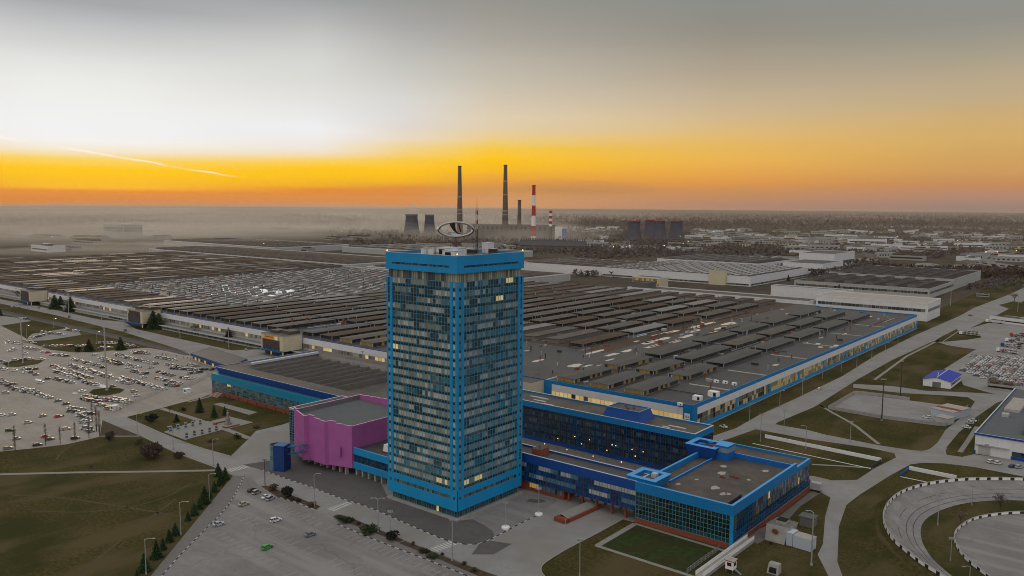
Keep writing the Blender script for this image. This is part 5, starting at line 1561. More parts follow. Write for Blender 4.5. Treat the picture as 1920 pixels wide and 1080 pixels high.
for x, y, l, w, k in rest:
    m = 'roof_far' if (x < -700 or y > 640) else 'roof_brown'
    h = 3.2 * random.uniform(.85, 1.1)
    l2 = l - random.uniform(0, 10)
    rl.box(x - w / 2 + .5, x + w / 2 - .5, y - l2 / 2, y + l2 / 2, 12.4, 12.4 + h - .3, 'concrete_dark')
    rl.prism([(x - w / 2, y - l2 / 2 - .5), (x + w / 2, y - l2 / 2 - .5), (x + w / 2, y + l2 / 2 + .5), (x - w / 2, y + l2 / 2 + .5)], 12.4 + h - .3, 12.4 + h, m, random.choice([m, m, m, m, m, m, 'roof_mid', 'roof_mid', 'roof_grey']))
o = rl.obj('far_roof_lanterns', pl); o['kind'] = 'stuff'
# dome roof lights on the grey middle of the roof
dm = MB()
for i in range(23):
    for j in range(34):
        x, y = -1004 + i * 13.6 + (j % 2) * 6.8, 446 + j * 11.6
        if random.random() < .14: continue
        s = random.uniform(.7, 1.15)
        a, b = 1.7 * s, 3.1 * s
        dm.prism([(x - a, y - b), (x + a, y - b), (x + a, y + b), (x - a, y + b)], 12.4, 12.4 + 1.0, 'concrete_dark', 'concrete')
        dm.prism([(x - a, y - b), (x + a, y - b), (x + a, y + b), (x - a, y + b)], 13.4, 14.2, 'white_old' if random.random() < .5 else 'roof_grey', poly1=[(x - a * .5, y - b * .6), (x + a * .5, y - b * .6), (x + a * .5, y + b * .6), (x - a * .5, y + b * .6)])
o = dm.obj('dome_roof_lights', pl); o['kind'] = 'stuff'
mb = MB(); mb.face([(-1012, 441, 12.42), (-690, 441, 12.42), (-690, 840, 12.42), (-1012, 840, 12.42)], 'roof_mid'); mb.obj('grey_roof_field', pl)
mb = MB(); mb.face([(-1559, 377, 12.41), (-1012.5, 377, 12.41), (-1012.5, 841, 12.41), (-1559, 841, 12.41)], 'roof_far'); mb.obj('weathered_roof_field', pl)
mb = MB(); mb.face([(-689.5, 470, 12.41), (-300, 470, 12.41), (-300, 841, 12.41), (-689.5, 841, 12.41)], 'roof_far'); mb.obj('weathered_roof_field', pl)
# pipes and vents
vt = MB()
for i in range(620):
    x, y = random.uniform(-1100, -190), random.uniform(385, 830)
    h = random.uniform(1.2, 4.5)
    vt.tube((x, y, 12.4), (x, y, 12.4 + h), .35, .35, random.choice(['darksteel', 'darksteel', 'steel', 'rust', 'coping']), 6)
    if random.random() < .5: vt.tube((x, y, 12.4 + h), (x, y, 12.8 + h), .8, .3, 'darksteel', 7)
for i in range(420):
    x, y = random.uniform(-1100, -190), random.uniform(380, 830)
    a, b, h = random.uniform(.6, 2), random.uniform(.6, 2.5), random.uniform(.6, 1.8)
    vt.box(x - a, x + a, y - b, y + b, 12.4, 12.4 + h, random.choice(['darksteel', 'steel', 'concrete_dark', 'white_old', 'rust']))
for i in range(60):
    x, y = random.uniform(-680, -190), random.uniform(380, 760)
    if i % 2: vt.box(x, x + .4, y, y + random.uniform(15, 70), 12.7, 13.1, random.choice(['steel', 'darksteel', 'rust', 'coping']))
    else: vt.box(x, x + random.uniform(8, 30), y, y + .4, 12.7, 13.1, random.choice(['steel', 'darksteel', 'pale_strip']))
o = vt.obj('vent_pipes', pl); o['kind'] = 'stuff'


# rain standing on the flat roofs
def puddle(x, y, lx, ly, z=12.43, parent=None):
    q = MB()
    k = 14
    P = [(x + lx / 2 * (abs(math.cos(a)) ** .5 * (1 if math.cos(a) > 0 else -1)) * random.uniform(.72, 1.05), y + ly / 2 * (abs(math.sin(a)) ** .6 * (1 if math.sin(a) > 0 else -1)) * random.uniform(.7, 1.05), z)
         for a in [2 * math.pi * i / k for i in range(k)]]
    q.face(P, 'puddle')
    q.obj('puddle', parent or pl)


for x, y in ((1010, 676), (1078, 685), (1095, 655), (1115, 660), (1147, 665), (1180, 657), (1195, 630), (1222, 640), (1245, 635), (1230, 627), (1260, 622), (1215, 643), (1265, 640), (1290, 630), (1305, 612), (1330, 606), (1350, 615),
             (1365, 607), (1320, 602), (1345, 598), (1375, 607), (1340, 622), (1225, 649), (1300, 621), (1352, 590)):
    p = at(x, y, 12.4)
    puddle(p.x, p.y, random.uniform(3.5, 8), random.uniform(12, 30))
for i in range(85):
    p = at(random.uniform(410, 550), 541 + random.gauss(5, 4.5), 12.4)
    puddle(p.x, p.y, random.uniform(9, 26), random.uniform(7, 16), 12.44 + i * .003)
for x, y in ((600, 610), (636, 616), (690, 599), (690, 638), (1175, 688), (1440, 642), (1565, 649)):
    p = at(x, y, 12.4)
    puddle(p.x, p.y, random.uniform(3, 6), random.uniform(10, 22))
for i in range(70):
    p = at(random.uniform(985, 1700), random.uniform(560, 700), 12.4)
    if -690 < p.x < -192 and 380 < p.y < 820: puddle(p.x, p.y, random.uniform(1.5, 4), random.uniform(4, 14), 12.46 + i * .002)
for i in range(22):
    p = at(random.uniform(420, 720), random.uniform(520, 640), 12.4)
    if p.y > 378: puddle(p.x, p.y, random.uniform(2, 5), random.uniform(5, 14), 12.46 + i * .002)
for x, y, h in ((644, 608, 4), (642, 614, 5), (548, 610, 6), (582, 608, 5), (575, 607, 5), (605, 621, 3)):
    p = at(x, y, 12.4); q = MB(); q.tube((p.x, p.y, 12.4), (p.x, p.y, 12.4 + h), .9, .9, 'rust', 10); q.obj('red_stack', pl)
for x, y, w in ((1308, 742, 2.2), (1338, 735, 2.6), (1343, 709, 1.3), (1360, 711, 1.3), (1377, 714, 1.3), (1275, 752, 1.2)):
    p = at(x, y + 8, 12.4); q = MB(); q.box(p.x - w, p.x + w, p.y - w * .7, p.y + w * .7, 12.4, 12.4 + w * 1.1, 'whitepaint'); q.box(p.x + w * .2, p.x + w * .8, p.y - w * .72, p.y - w * .7, 12.7, 12.2 + w, 'dark'); q.obj('roof_unit', pl)


# gate pavilions along the front
def pavilion(x0, x1, depth, label, banner):
    y1 = FY0 - 1
    y0 = y1 - depth
    t = thing('gate_pavilion', label, 'gatehouse', ((x0 + x1) / 2, y0 + depth / 2, 0))
    q = MB(); q.box(x0, x1, y0, y1, 4.2, 15.5, 'cream', 'roof_brown'); q.box(x0 + 2, x1 - 2, y0 + 2, y1, 0, 4.2, 'dark'); q.obj('upper_body', t)
    q = MB(); q.box(x0 - .3, x1 + .3, y0 - .3, y1, 15.5, 16.1, 'concrete', 'roof_brown'); q.box(x0 + 3, x0 + 12, y0 + 6, y0 + 14, 16.1, 18.0, 'roof_brown'); q.box(x0 + 15, x1 - 2, y0 + 8, y0 + 17, 16.1, 18.4, 'roof_brown'); q.obj('roof', t)
    q = MB(); q.box(x0 + 1.8, x1 - 4.0, y0 - .25, y0, 4.6, 12.4, 'facade_sign'); q.obj('glazed_front', t)
    q = MB(); q.box(x0 + 4, x1 - 4.4, y0 - .5, y0 - .25, 12.2, 15.0, banner)
    if banner == 'orange':
        q.box(x1 - 9.5, x1 - 5.6, y0 - .56, y0 - .5, 12.3, 14.9, 'whitepaint')
        for i in range(9): q.box(x0 + 6 + i * 1.15, x0 + 6.8 + i * 1.15, y0 - .55, y0 - .5, 13.7, 14.4, 'rust')
    q.obj('banner', t)
    q = MB(); q.box(x0 - 1, x1 + 1, y0 - 3.2, y0 + .5, 4.2, 4.7, 'mullion_dark'); q.obj('canopy', t)
    window_band(t, (x0 + 2, y0 + 2), (x1 - 2, y0 + 2), (0, -1), .2, 4.0, 14, lambda i, r: jit((0.03, 0.04, 0.05), .4), 'mullion_dark', 1, .05, lit=.12)


pavilion(-531, -504, 17, 'cream gate pavilion with orange banner, nearest to the exhibition block', 'orange')
pavilion(-742, -714, 17, 'cream gate pavilion with dark poster, second from the exhibition block', 'facade_sign')
pavilion(-990, -962, 17, 'cream gate pavilion far down the boulevard, furthest from the exhibition block', 'facade_sign')


# ------------------------------------------------------------------ other works buildings (axis-parallel halls)
def works(name, label, x0, x1, y0, y1, h, wall='white', roof='roof', lanterns=None, strip_=None, cat='building', lm='roof_grey', par='white'):
    t = thing(name, label, cat, ((x0 + x1) / 2, (y0 + y1) / 2, 0))
    wall_box(t, 'wall', x0, x1, y0, y1, 0, h - .8, wall, roof)
    parapet(t, x0, x1, y0, y1, h - 1.4, h, par, cap=par, o=.15, w=.5)
    if strip_:
        z0, z1 = strip_
        window_band(t, (x0 + 2, y0), (x1 - 2, y0), (0, -1), z0, z1, max(6, int((x1 - x0) / 4)), lambda i, r: jit(random.choice([(0.04, 0.05, 0.055), (0.12, 0.12, 0.10)]), .4), 'steel', 1, .05, fw=.2)
        window_band(t, (x1, y0 + 2), (x1, y1 - 2), (1, 0), z0, z1, max(6, int((y1 - y0) / 4)), lambda i, r: jit(random.choice([(0.04, 0.05, 0.055), (0.12, 0.12, 0.10)]), .4), 'steel', 1, .05, fw=.2)
    if lanterns:
        px, py, lx, ly, hh = lanterns
        q = MB()
        x = x0 + px * .6
        while x < x1 - px * .5:
            y = y0 + py * .6
            while y < y1 - py * .45:
                l = ly * random.uniform(.85, 1.0)
                q.box(x - lx / 2, x + lx / 2, y - l / 2, y + l / 2, h - .8, h - .8 + hh, 'concrete_dark', lm)
                y += py
            x += px
        o = q.obj('roof_lights', t)
        o['kind'] = 'stuff'
    return t


works('annex', 'white two-storey annex with pale sand roof at the far right end of the plant', -297, -187, 886, 942, 18.5, 'white', 'pale_strip', None, (9.2, 12.2))
works('long_hall', 'long low dark-roofed hall with white front just behind the lantern roofs', -524, -300, 872, 905, 12.4, 'white', 'roof_brown')
works('pale_hall', 'white hall covered with rows of pale domed roof lights', -708, -461, 1099, 1330, 14.2, 'white', 'roof', (12, 15, 8, 10, 1.9), (1.2, 3.5), lm='white_old')
works('grey_hall', 'large pale concrete hall with dark mossy roof lights, right of the sand-roofed annex', -402, -233, 1108, 1250, 12.5, 'white_old', 'roof_moss', (26, 60, 10, 52, 4.0), (5.5, 8.5), lm='roof_moss', par='white_old')
works('grey_hall', 'slightly taller hall with very dark roof adjoining the mossy-roofed hall', -402, -233.5, 1250.2, 1450, 15.0, 'white_old', 'roof_moss', (22, 44, 10, 38, 3), None, lm='roof_moss', par='white_old')
works('lab_building', 'pale stepped building with ribbon windows right of the domed white hall', -520, -452, 1375, 1480, 18, 'white', 'roof', None, (5, 9))
works('lab_building', 'pale building with dark roof behind the stepped one', -545, -480, 1520, 1640, 27, 'white', 'roof', None, (8, 13))
works('back_plant', 'huge brown-roofed plant hall beyond the domed roof field on the left', -1720, -1060, 872, 1045, 12.5, 'white_old', 'roof_far', (24, 58, 13, 50, 3), None, lm='roof_far')
works('back_plant', 'brown-roofed hall with white front wall behind the tower', -1020, -700, 880, 1000, 11.5, 'white_old', 'roof_far', (24, 40, 13, 33, 2.6), None, lm='roof_far')
works('back_plant', 'white-fronted hall with flat brown roof left of the gallery', -880, -640, 1100, 1260, 14, 'white', 'roof_far', (26, 50, 12, 40, 2.5), None, lm='roof_brown')
works('back_plant', 'long dark-roofed hall with white end wall beyond the domed white hall', -760, -560, 1370, 1560, 13, 'white', 'roof_moss', (22, 60, 11, 52, 2.6), None, lm='roof')
works('back_plant', 'sprawling low hall in the mist at the far left', -2050, -1560, 1080, 1290, 13, 'white_old', 'roof_far', (30, 60, 14, 50, 3), None, lm='roof_far')
works('back_plant', 'mist-veiled long hall beyond the brown roofs, left of the cooling towers', -1500, -1080, 1220, 1400, 13, 'white_old', 'roof_far', (30, 60, 14, 50, 3), None, lm='roof_grey')
p = at(220, 447)
works('slab_building', 'tall pale slab standing out of the mist at the far left', p.x - 90, p.x + 40, p.y, p.y + 60, 44, 'white_old', 'roof', None, (20, 34))
gb = works('glowing_hall', 'old yellow-glazed workshop glowing orange before the domed white hall', -584, -542, 985, 1010, 15, 'cream', 'roof_brown')
window_band(gb, (-583, 985), (-543, 985), (0, -1), 2.5, 13, 14, lambda i, r: 'lit' if random.random() < .5 else jit((.25, .18, .06), .4), 'rust', 3, .06, litm='lit_soft')
works('shed_pair', 'dark slate box hall beside the long low hall', -522, -500, 880, 900, 18, 'roof_slate', 'roof', par='roof_slate')
works('white_screen', 'long white blank-walled store between annex and mossy-roofed hall', -392, -297.5, 1000, 1018, 14, 'white', 'roof')
works('gate_block', 'cream stair block in the front of the domed white hall', -521, -496, 1092, 1098.6, 20, 'cream', 'roof', par='cream')

# gallery with long dark pitched roof
a, b = at(978, 468), at(1096, 471)
gal = thing('covered_gallery', 'long dark covered gallery on trestles before the chimneys', 'gallery', ((a.x + b.x) / 2, (a.y + b.y) / 2, 0))
ud = (b - a).normalized(); vd = Vector((-ud.y, ud.x, 0))
q = MB(); c = (a + b) / 2
L = (b - a).length
q.obox(c, ud, vd, L, 22, 0, 12, 'concrete_dark'); q.obj('wall', gal)
q = MB()
for s in (-1, 1):
    P = [a + vd * 14 * s - ud * 4, b + vd * 14 * s + ud * 4]
    f = [(P[0].x, P[0].y, 12), (P[1].x, P[1].y, 12), (b.x + ud.x * 4, b.y + ud.y * 4, 25), (a.x - ud.x * 4, a.y - ud.y * 4, 25)]
    q.face(f if s < 0 else f[::-1], 'darksteel')
for i in range(28):
    p = a + (b - a) * (i / 27)
    q.tube((p.x, p.y, 24), (p.x, p.y, 29), 1.2, 1.0, 'darksteel', 6)
for e, s in ((a - ud * 4, 1), (b + ud * 4, -1)):
    f = [(e.x - vd.x * 14, e.y - vd.y * 14, 12), (e.x + vd.x * 14, e.y + vd.y * 14, 12), (e.x, e.y, 25)]
    q.face(f, 'concrete_dark')
q.obj('roof', gal)
# right-hand warehouse
wh_ = thing('warehouse', 'white warehouse with dark roof and blue eaves at the right edge', 'warehouse', (-40, 480, 0))
hx0, hx1, hy0, hy1 = -66, 40, 423, 545
wall_box(wh_, 'wall', hx0, hx1, hy0, hy1, 0, 9.2, 'white', 'roof_slate')
q = MB(); q.box(hx0 - .5, hx1, hy0 - .5, hy0 + .1, 9.0, 9.9, 'blue_deep', 'coping'); q.box(hx0 - .5, hx0 + .1, hy0 + .1, hy1, 9.0, 9.9, 'blue_deep', 'coping'); q.obj('eaves', wh_)
q = MB(); q.box(hx0 + 17, hx1, hy0 + 12, hy0 + 34, 9.2, 11.2, 'roof_slate', 'roof'); q.box(hx0 + 17, hx1, hy0 + 44, hy0 + 62, 9.2, 11.2, 'roof_slate', 'roof'); q.obj('roof_lantern', wh_)
q = MB(); q.box(hx0 + 3, hx0 + 10, hy0 + 58, hy0 + 90, 9.2, 10.6, 'white_old', 'pale_strip'); q.box(hx0 + 4, hx0 + 7, hy0 + 44, hy0 + 48, 9.2, 10.8, 'white_old'); q.obj('roof_unit', wh_)
window_band(wh_, (hx0 + 15, hy0), (hx1 - 4, hy0), (0, -1), 1.6, 3.8, 26, lambda i, r: 'lit' if random.random() < .12 else jit((0.03, 0.035, 0.03), .5), 'blue_mid', 1, .06, litcol=(.6, .6, .25))
q = MB(); q.box(hx0 + 14.6, hx1, hy0 - .15, hy0, .1, 1.5, 'blue_deep'); q.box(hx0 + 1.5, hx0 + 6.5, hy0 - .12, hy0, .1, 4.4, 'white_old'); q.box(hx0 - .1, hx0 + .5, hy0 - .1, hy0, 0, 1.6, 'blue_deep'); q.obj('dado', wh_)
q = MB(); q.box(hx0 + .5, hx0 + 14, hy0 - 1.2, hy0, 4.6, 4.8, 'steel'); q.obj('door_canopy', wh_)

# small blue-roofed store
br_ = thing('blue_roof_store', 'small white store with bright ultramarine pitched roof', 'store', (-111.5, 581, 0))
sx0, sx1, sy0, sy1 = -119.5, -103.6, 565, 597
wall_box(br_, 'wall', sx0, sx1, sy0, sy1, 0, 4.4, 'whitepaint')
q = MB()
xm = (sx0 + sx1) / 2
for s, x in ((-1, sx0 - .6), (1, sx1 + .6)):
    f = [(x, sy0 - .6, 4.4), (xm, sy0 - .6, 6.4), (xm, sy1 + .6, 6.4), (x, sy1 + .6, 4.4)]
    q.face(f if s < 0 else f, 'blue_roofing')
    q.face([(x, sy0 - .6, 4.25), (xm, sy0 - .6, 6.25), (xm, sy0 - .6, 6.4), (x, sy0 - .6, 4.4)], 'blue_deep')
q.box(xm - .25, xm + .25, sy0 - .6, sy1 + .6, 6.38, 6.55, 'coping'); q.tube((xm - 1, sy0 + 8, 5), (xm - 1, sy0 + 8, 8.2), .35, .35, 'coping', 8)
for s, y in ((-1, sy0 - .02), (1, sy1 + .02)):
    q.face([(sx0, y, 4.4), (sx1, y, 4.4), (xm, y, 6.2)], 'whitepaint')
q.obj('roof', br_)
q = MB(); q.box(xm - 2.4, xm + 2.4, sy0 - .15, sy0, 0, 3.4, 'roof_grey'); q.obj('gate', br_)
window_band(br_, (sx1, sy0 + 2), (sx1, sy1 - 2), (1, 0), 1.6, 3.2, 8, lambda i, r: jit((.05, .055, .06), .3), 'steel', 1, .05)

# works yard with sheds and a wall round it
p = at(1395 / 3 * 0 + 1746, 776)
sa = thing('site_shed', 'long pale blue shed with patched rusty roof in the walled yard', 'shed', (p.x, p.y, 0))
s0, s1, s2 = at(1745, 779), at(1787, 788), at(1812, 764)
uu = (s1 - s0).normalized(); vv = Vector((-uu.y, uu.x, 0))
q = MB(); q.obox((s0 + s1) / 2 + vv * 9, uu, vv, (s1 - s0).length, 18, 0, 4.0, 'coping', 'roof_brown'); q.obj('wall', sa)
q = MB(); q.obox((s0 + s1) / 2 + vv * 9, uu, vv, (s1 - s0).length + .6, 18.6, 4.0, 4.25, 'pale_strip', 'pale_strip'); q.obox((s0 + s1) / 2 + vv * 7, uu, vv, (s1 - s0).length + .7, 4, 4.25, 4.33, 'rust'); q.obj('roof', sa)
sb = thing('site_shed', 'smaller flat pale shed in front of the long patched shed', 'shed', (s1.x, s1.y, 0))
s0b, s1b = at(1752, 793), at(1776, 798)
q = MB(); q.obox((s0b + s1b) / 2 + vv * 4, uu, vv, (s1b - s0b).length, 7, 0, 3.4, 'white_old', 'roof_grey'); q.obj('wall', sb)
q = MB(); q.obox((s0b + s1b) / 2 + vv * 4, uu, vv, (s1b - s0b).length + .5, 7.5, 3.4, 3.6, 'concrete', 'pale_strip'); q.obj('roof', sb)


def fence(pts, label, h, m, name='fence', posts=2.5, rail=True, cat='fence', solid=False, world=False, z0=0.0):
    P = [Vector((p[0], p[1], 0)) for p in (pts if world else PX(pts))]
    P = resample(P, posts)
    c = P[len(P) // 2]
    t = thing(name, label, cat, (c.x, c.y, 0))
    po_, pa = MB(), MB()
    for a, b in zip(P, P[1:]):
        d = (b - a).normalized(); q = Vector((-d.y, d.x, 0))
        po_.obox(a, d, q, .16, .16, z0, z0 + h + .1, m)
        if solid:
            pa.obox((a + b) / 2, d, q, (b - a).length - .05, .12, z0 + .05, z0 + h, m)
        else:
            for z in (.25, h * .55, h - .1):
                pa.obox((a + b) / 2, d, q, (b - a).length, .06, z0 + z, z0 + z + .09, m)
            k = int((b - a).length / .5)
            for i in range(k):
                pa.obox(a + (b - a) * (i / k), d, q, .06, .05, z0 + .2, z0 + h - .05, m)
    po_.obj('post', t) if False else po_.obj('posts_row', t).__setitem__('kind', 'stuff')
    pa.obj('panel', t)
    return t


fence([(1553, 767), (1603, 738), (1655, 744), (1713, 752)], 'grey concrete panel wall on the far side of the walled yard', 2.0, 'concrete', 'concrete_fence', 4, solid=True)
fence([(1553, 767), (1653, 785), (1772, 800), (1815, 765)], 'grey concrete panel wall on the near side of the walled yard', 2.0, 'concrete', 'concrete_fence', 4, solid=True)
fence([(213, 773), (257, 753), (285, 742), (301, 735)], 'pale mesh fence along the right corner of the car park', 2.2, 'steel', 'mesh_fence')
fence([(330, 735), (345, 728), (367, 719), (397, 703)], 'pale mesh fence below the gatehouse by the exhibition block', 2.2, 'steel', 'mesh_fence')
fence([(0, 584), (60, 597), (200, 627), (353, 663)], 'long grey fence beside the tram bed', 2.0, 'concrete_dark', 'tram_fence', 4)
fence([(1288, 1076), (1318, 1054), (1349, 1032)], 'pale railing along the right side of the small lawn', 1.8, 'steel', 'railing')
wt = thing('ramp_walkway', 'raised pale walkway with white balustrade beside the lawn', 'walkway', (-105, 238, 0))
wa, wb_ = at(1322, 1078), at(1398, 1022)
ux = (wb_ - wa).normalized(); vx = Vector((-ux.y, ux.x, 0)); c = (wa + wb_) / 2
q = MB(); q.obox(c, ux, vx, (wb_ - wa).length + 8, 2.6, 0, 1.0, 'concrete', 'pale_strip'); q.obj('deck', wt)
q = MB()
LL = (wb_ - wa).length + 8
for s in (-1, 1):
    for i in range(27):
        pp = c + ux * (LL * (i / 26 - .5)) + vx * 1.2 * s
        q.tube((pp.x, pp.y, 1.0), (pp.x, pp.y, 2.3), .06, .06, 'whitepaint', 5)
    for z in (1.15, 1.7, 2.3):
        q.obox(c + vx * 1.2 * s, ux, vx, LL, .1, z, z + .08, 'whitepaint')
    for i in range(26):
        pp = c + ux * (LL * ((i + .5) / 26 - .5)) + vx * 1.2 * s
        q.obox(pp, ux, vx, LL / 26 - .35, .04, 1.3, 2.2, 'whitepaint')
q.obj('balustrade', wt)
gp = at(1370, 1072)
gb_ = thing('guard_booth', 'small white guard booth on legs with red roof edge and stairs', 'booth', (gp.x, gp.y, 0))
q = MB(); q.box(gp.x - 1.3, gp.x + 1.3, gp.y - 1.3, gp.y + 1.3, 1.2, 3.9, 'whitepaint'); q.obj('cabin', gb_)
q = MB(); q.box(gp.x - 1.6, gp.x + 1.6, gp.y - 1.6, gp.y + 1.6, 3.9, 4.15, 'red', 'pale_strip'); q.obj('roof', gb_)
for dx in (-1.1, 1.1):
    for dy in (-1.1, 1.1):
        q = MB(); q.tube((gp.x + dx, gp.y + dy, 0), (gp.x + dx, gp.y + dy, 1.2), .08, .08, 'steel', 6); q.obj('leg', gb_)
q = MB(); q.box(gp.x - .7, gp.x + .7, gp.y - 1.34, gp.y - 1.3, 2.3, 3.4, 'carglass'); q.box(gp.x + 1.3, gp.x + 1.34, gp.y - .7, gp.y + .7, 2.3, 3.4, 'carglass'); q.obj('window', gb_)
q = MB()
for i in range(6): q.box(gp.x + 1.4 + i * .35, gp.x + 1.75 + i * .35, gp.y - .5, gp.y + .5, 1.1 - i * .2, 1.16 - i * .2, 'steel')
q.obj('stair', gb_)
# service yard things
p = at(1500, 1018)
ws_ = thing('metal_container', 'pale blue double container with rusty patched top beside the corner block', 'container', (p.x, p.y, 0))
a0, b0_ = at(1474, 1022), at(1520, 1036)
ux = (b0_ - a0).normalized(); vx = Vector((-ux.y, ux.x, 0)); LL = (b0_ - a0).length; c = (a0 + b0_) / 2 + vx * 2.2
q = MB(); q.obox(c + ux * LL * .13, ux, vx, LL * .72, 4.4, .1, 4.2, 'coping', 'pale_strip'); q.obj('long_body', ws_)
q = MB(); q.obox(c - ux * LL * .38, ux, vx, LL * .26, 4.4, .1, 4.6, 'coping', 'coping'); q.obj('short_body', ws_)
a0, b0_ = at(1434, 1012), at(1470, 1022)
sc_ = thing('concrete_shaft', 'heavy sloped concrete shaft house with brown stain by the corner block', 'shaft house', (a0.x, a0.y, 0))
ux = (b0_ - a0).normalized(); vx = Vector((-ux.y, ux.x, 0)); LL = (b0_ - a0).length; c = (a0 + b0_) / 2 + vx * 3
lo = [c - ux * LL / 2 - vx * 3, c + ux * LL / 2 - vx * 3, c + ux * LL / 2 + vx * 5, c - ux * LL / 2 + vx * 5]
hi = [c - ux * LL / 2 - vx * 2, c + ux * LL * .6 - vx * 1.2, c + ux * LL * .7 + vx * 6, c - ux * LL * .42 + vx * 6]
q = MB(); q.prism([(v.x, v.y) for v in lo], 0, 5.6, 'concrete', 'concrete_dark', poly1=[(v.x, v.y) for v in hi]); q.obj('body', sc_)
q = MB(); q.obox(c + vx * 2.5 + ux * .5, ux, vx, LL * .5, 4, 5.6, 6.6, 'concrete', 'dark'); q.obj('open_top', sc_)
q = MB()
cc_ = c - vx * 2.56
k = 12
q.face([(cc_.x + ux.x * 1.2 * math.cos(w) , cc_.y + ux.y * 1.2 * math.cos(w) - .12, 3.7 + .9 * math.sin(w)) for w in [2 * math.pi * i / k for i in range(k)]], 'rust'); q.obj('rust_stain', sc_)
p = at(1515, 985)
kb = thing('transformer_kiosk', 'small mossy grey kiosk on the grass behind the lamp post', 'kiosk', (p.x, p.y, 0))
q = MB(); q.box(p.x - 2.4, p.x + 2.4, p.y - 2, p.y + 2, 0, 3.4, 'roof_grey', 'roof_slate'); q.obj('body', kb)
q = MB(); q.box(p.x - 2.8, p.x + 2.8, p.y - 2.4, p.y + 2.4, 3.4, 3.7, 'roof_slate'); q.obj('roof', kb)
p = at(1451, 1074)
kb = thing('concrete_hood', 'low grey concrete ventilation hood on the grass near the guard booth', 'vent hood', (p.x, p.y, 0))
q = MB(); q.prism([(p.x - 1.8, p.y - 1.4), (p.x + 1.8, p.y - 1.4), (p.x + 1.8, p.y + 1.6), (p.x - 1.8, p.y + 1.6)], 0, 3, 'concrete', poly1=[(p.x - 1.6, p.y - .4), (p.x + 1.6, p.y - .4), (p.x + 1.6, p.y + 1.6), (p.x - 1.6, p.y + 1.6)]); q.obj('body', kb)
q = MB(); q.face([(p.x - 1.2, p.y - 1.42, .4), (p.x + 1.2, p.y - 1.42, .4), (p.x + 1.1, p.y - .85, 2.0), (p.x - 1.1, p.y - .85, 2.0)], 'dark'); q.obj('opening', kb)
p = at(1530, 921)
tk = thing('box_trailer', 'dirty white box trailer parked at the far corner of the corner block', 'trailer', (p.x, p.y, 0))
q = MB(); q.box(p.x - 2, p.x + 2, p.y - 1.4, p.y + 1.4, .9, 3.6, 'white_old'); q.obj('box', tk)
for dx in (-1.2, 1.2):
    q = MB(); q.tube((p.x + dx, p.y - 1.45, .5), (p.x + dx, p.y + 1.45, .5), .5, .5, 'tyre', 10); q.obj('wheel', tk)
# covered stair on the terrace
t0, t1 = at(1049, 980), at(1117, 950)
ux = (t1 - t0).normalized(); vx = Vector((-ux.y, ux.x, 0)); c = (t0 + t1) / 2; LL = (t1 - t0).length
ss = thing('covered_stairwell', 'long glass-roofed stairwell with red brick parapets on the forecourt', 'stairwell', (c.x, c.y, 0))
for s in (-1, 1):
    q = MB(); q.obox(c + vx * 2.3 * s, ux, vx, LL, .7, 0, 1.3, 'brick', 'brick'); q.obj('brick_parapet', ss)
q = MB(); q.obox(c - ux * (LL / 2 - 1.2), ux, vx, 2.4, 5.3, 0, 1.5, 'brick', 'rust'); q.obj('brick_head', ss)
q = MB()
P = [c - ux * (LL / 2 - 2.4) - vx * 1.9, c + ux * LL / 2 - vx * 1.9, c + ux * LL / 2 + vx * 1.9, c - ux * (LL / 2 - 2.4) + vx * 1.9]
q.face([(P[0].x, P[0].y, 1.35), (P[1].x, P[1].y, 1.35), (P[2].x, P[2].y, 2.3), (P[3].x, P[3].y, 2.3)], 'paving'); q.obj('glass_roof', ss)
q = MB(); pp = c - ux * LL / 2 - vx * 2.6; q.tube((pp.x, pp.y, 0), (pp.x, pp.y, 1.9), .06, .06, 'whitepaint', 6); q.obj('marker_post', ss)

# ------------------------------------------------------------------ power station on the horizon
FB = []


def chimney(px, ybase, ytop, r0, r1, label, bands, m='chimney', name='chimney'):
    p = at(px, ybase)
    h = hgt(px, ytop, p)
    t = thing(name, label, 'chimney', (p.x, p.y, 0))
    q = MB()
    nseg = len(bands) if isinstance(bands, list) and bands and isinstance(bands[0], str) else 0
    if nseg:
        prof = [(r0 + (r1 - r0) * (i / nseg), h * i / nseg) for i in range(nseg + 1)]
        q.lathe((p.x, p.y), prof, bands[-1], 20, mfun=lambda k: bands[k])
    else:
        q.lathe((p.x, p.y), [(r0 + (r1 - r0) * (i / 16) ** .75, h * i / 16) for i in range(17)], m, 20)
    q.obj('shaft', t, smooth=False)
    if not nseg:
        for f in bands:
            q = MB(); r = r0 + (r1 - r0) * f ** .75
            q.lathe((p.x, p.y), [(r, h * f - 2), (r + .5, h * f - 2), (r + .45, h * f + 2), (r, h * f + 2)], 'concrete', 20); q.obj('pale_band', t)
    q = MB(); q.lathe((p.x, p.y), [(r1 * .98, h - 3), (r1 + .9, h - 3), (r1 + .9, h), (r1 * .8, h)], 'darksteel' if not nseg else bands[-1], 20); q.obj('rim', t)
    return t


chimney(862, 448, 311, 11.5, 5.2, 'tall brown-grey chimney directly behind the roof emblem', [.35, .4, .58], 'chimney')
chimney(947, 448, 309, 12, 5.4, 'tallest brown-grey chimney right of the radio mast', [.33, .38, .6, .78], 'chimney')
chimney(973.5, 448, 375, 8.2, 5.2, 'short plain grey chimney between the tallest and the red-white one', [], 'chimney')
chimney(1000, 452, 347, 7.4, 5.0, 'red and white banded chimney', ['whitepaint', 'red', 'red', 'whitepaint', 'whitepaint', 'red', 'red', 'whitepaint', 'whitepaint', 'red', 'red'])
chimney(1032, 454, 395, 5.6, 4.3, 'small dark chimney with red and white striped top', ['chimney', 'chimney', 'chimney', 'chimney', 'chimney', 'chimney', 'whitepaint', 'red', 'whitepaint', 'red', 'whitepaint', 'red'])


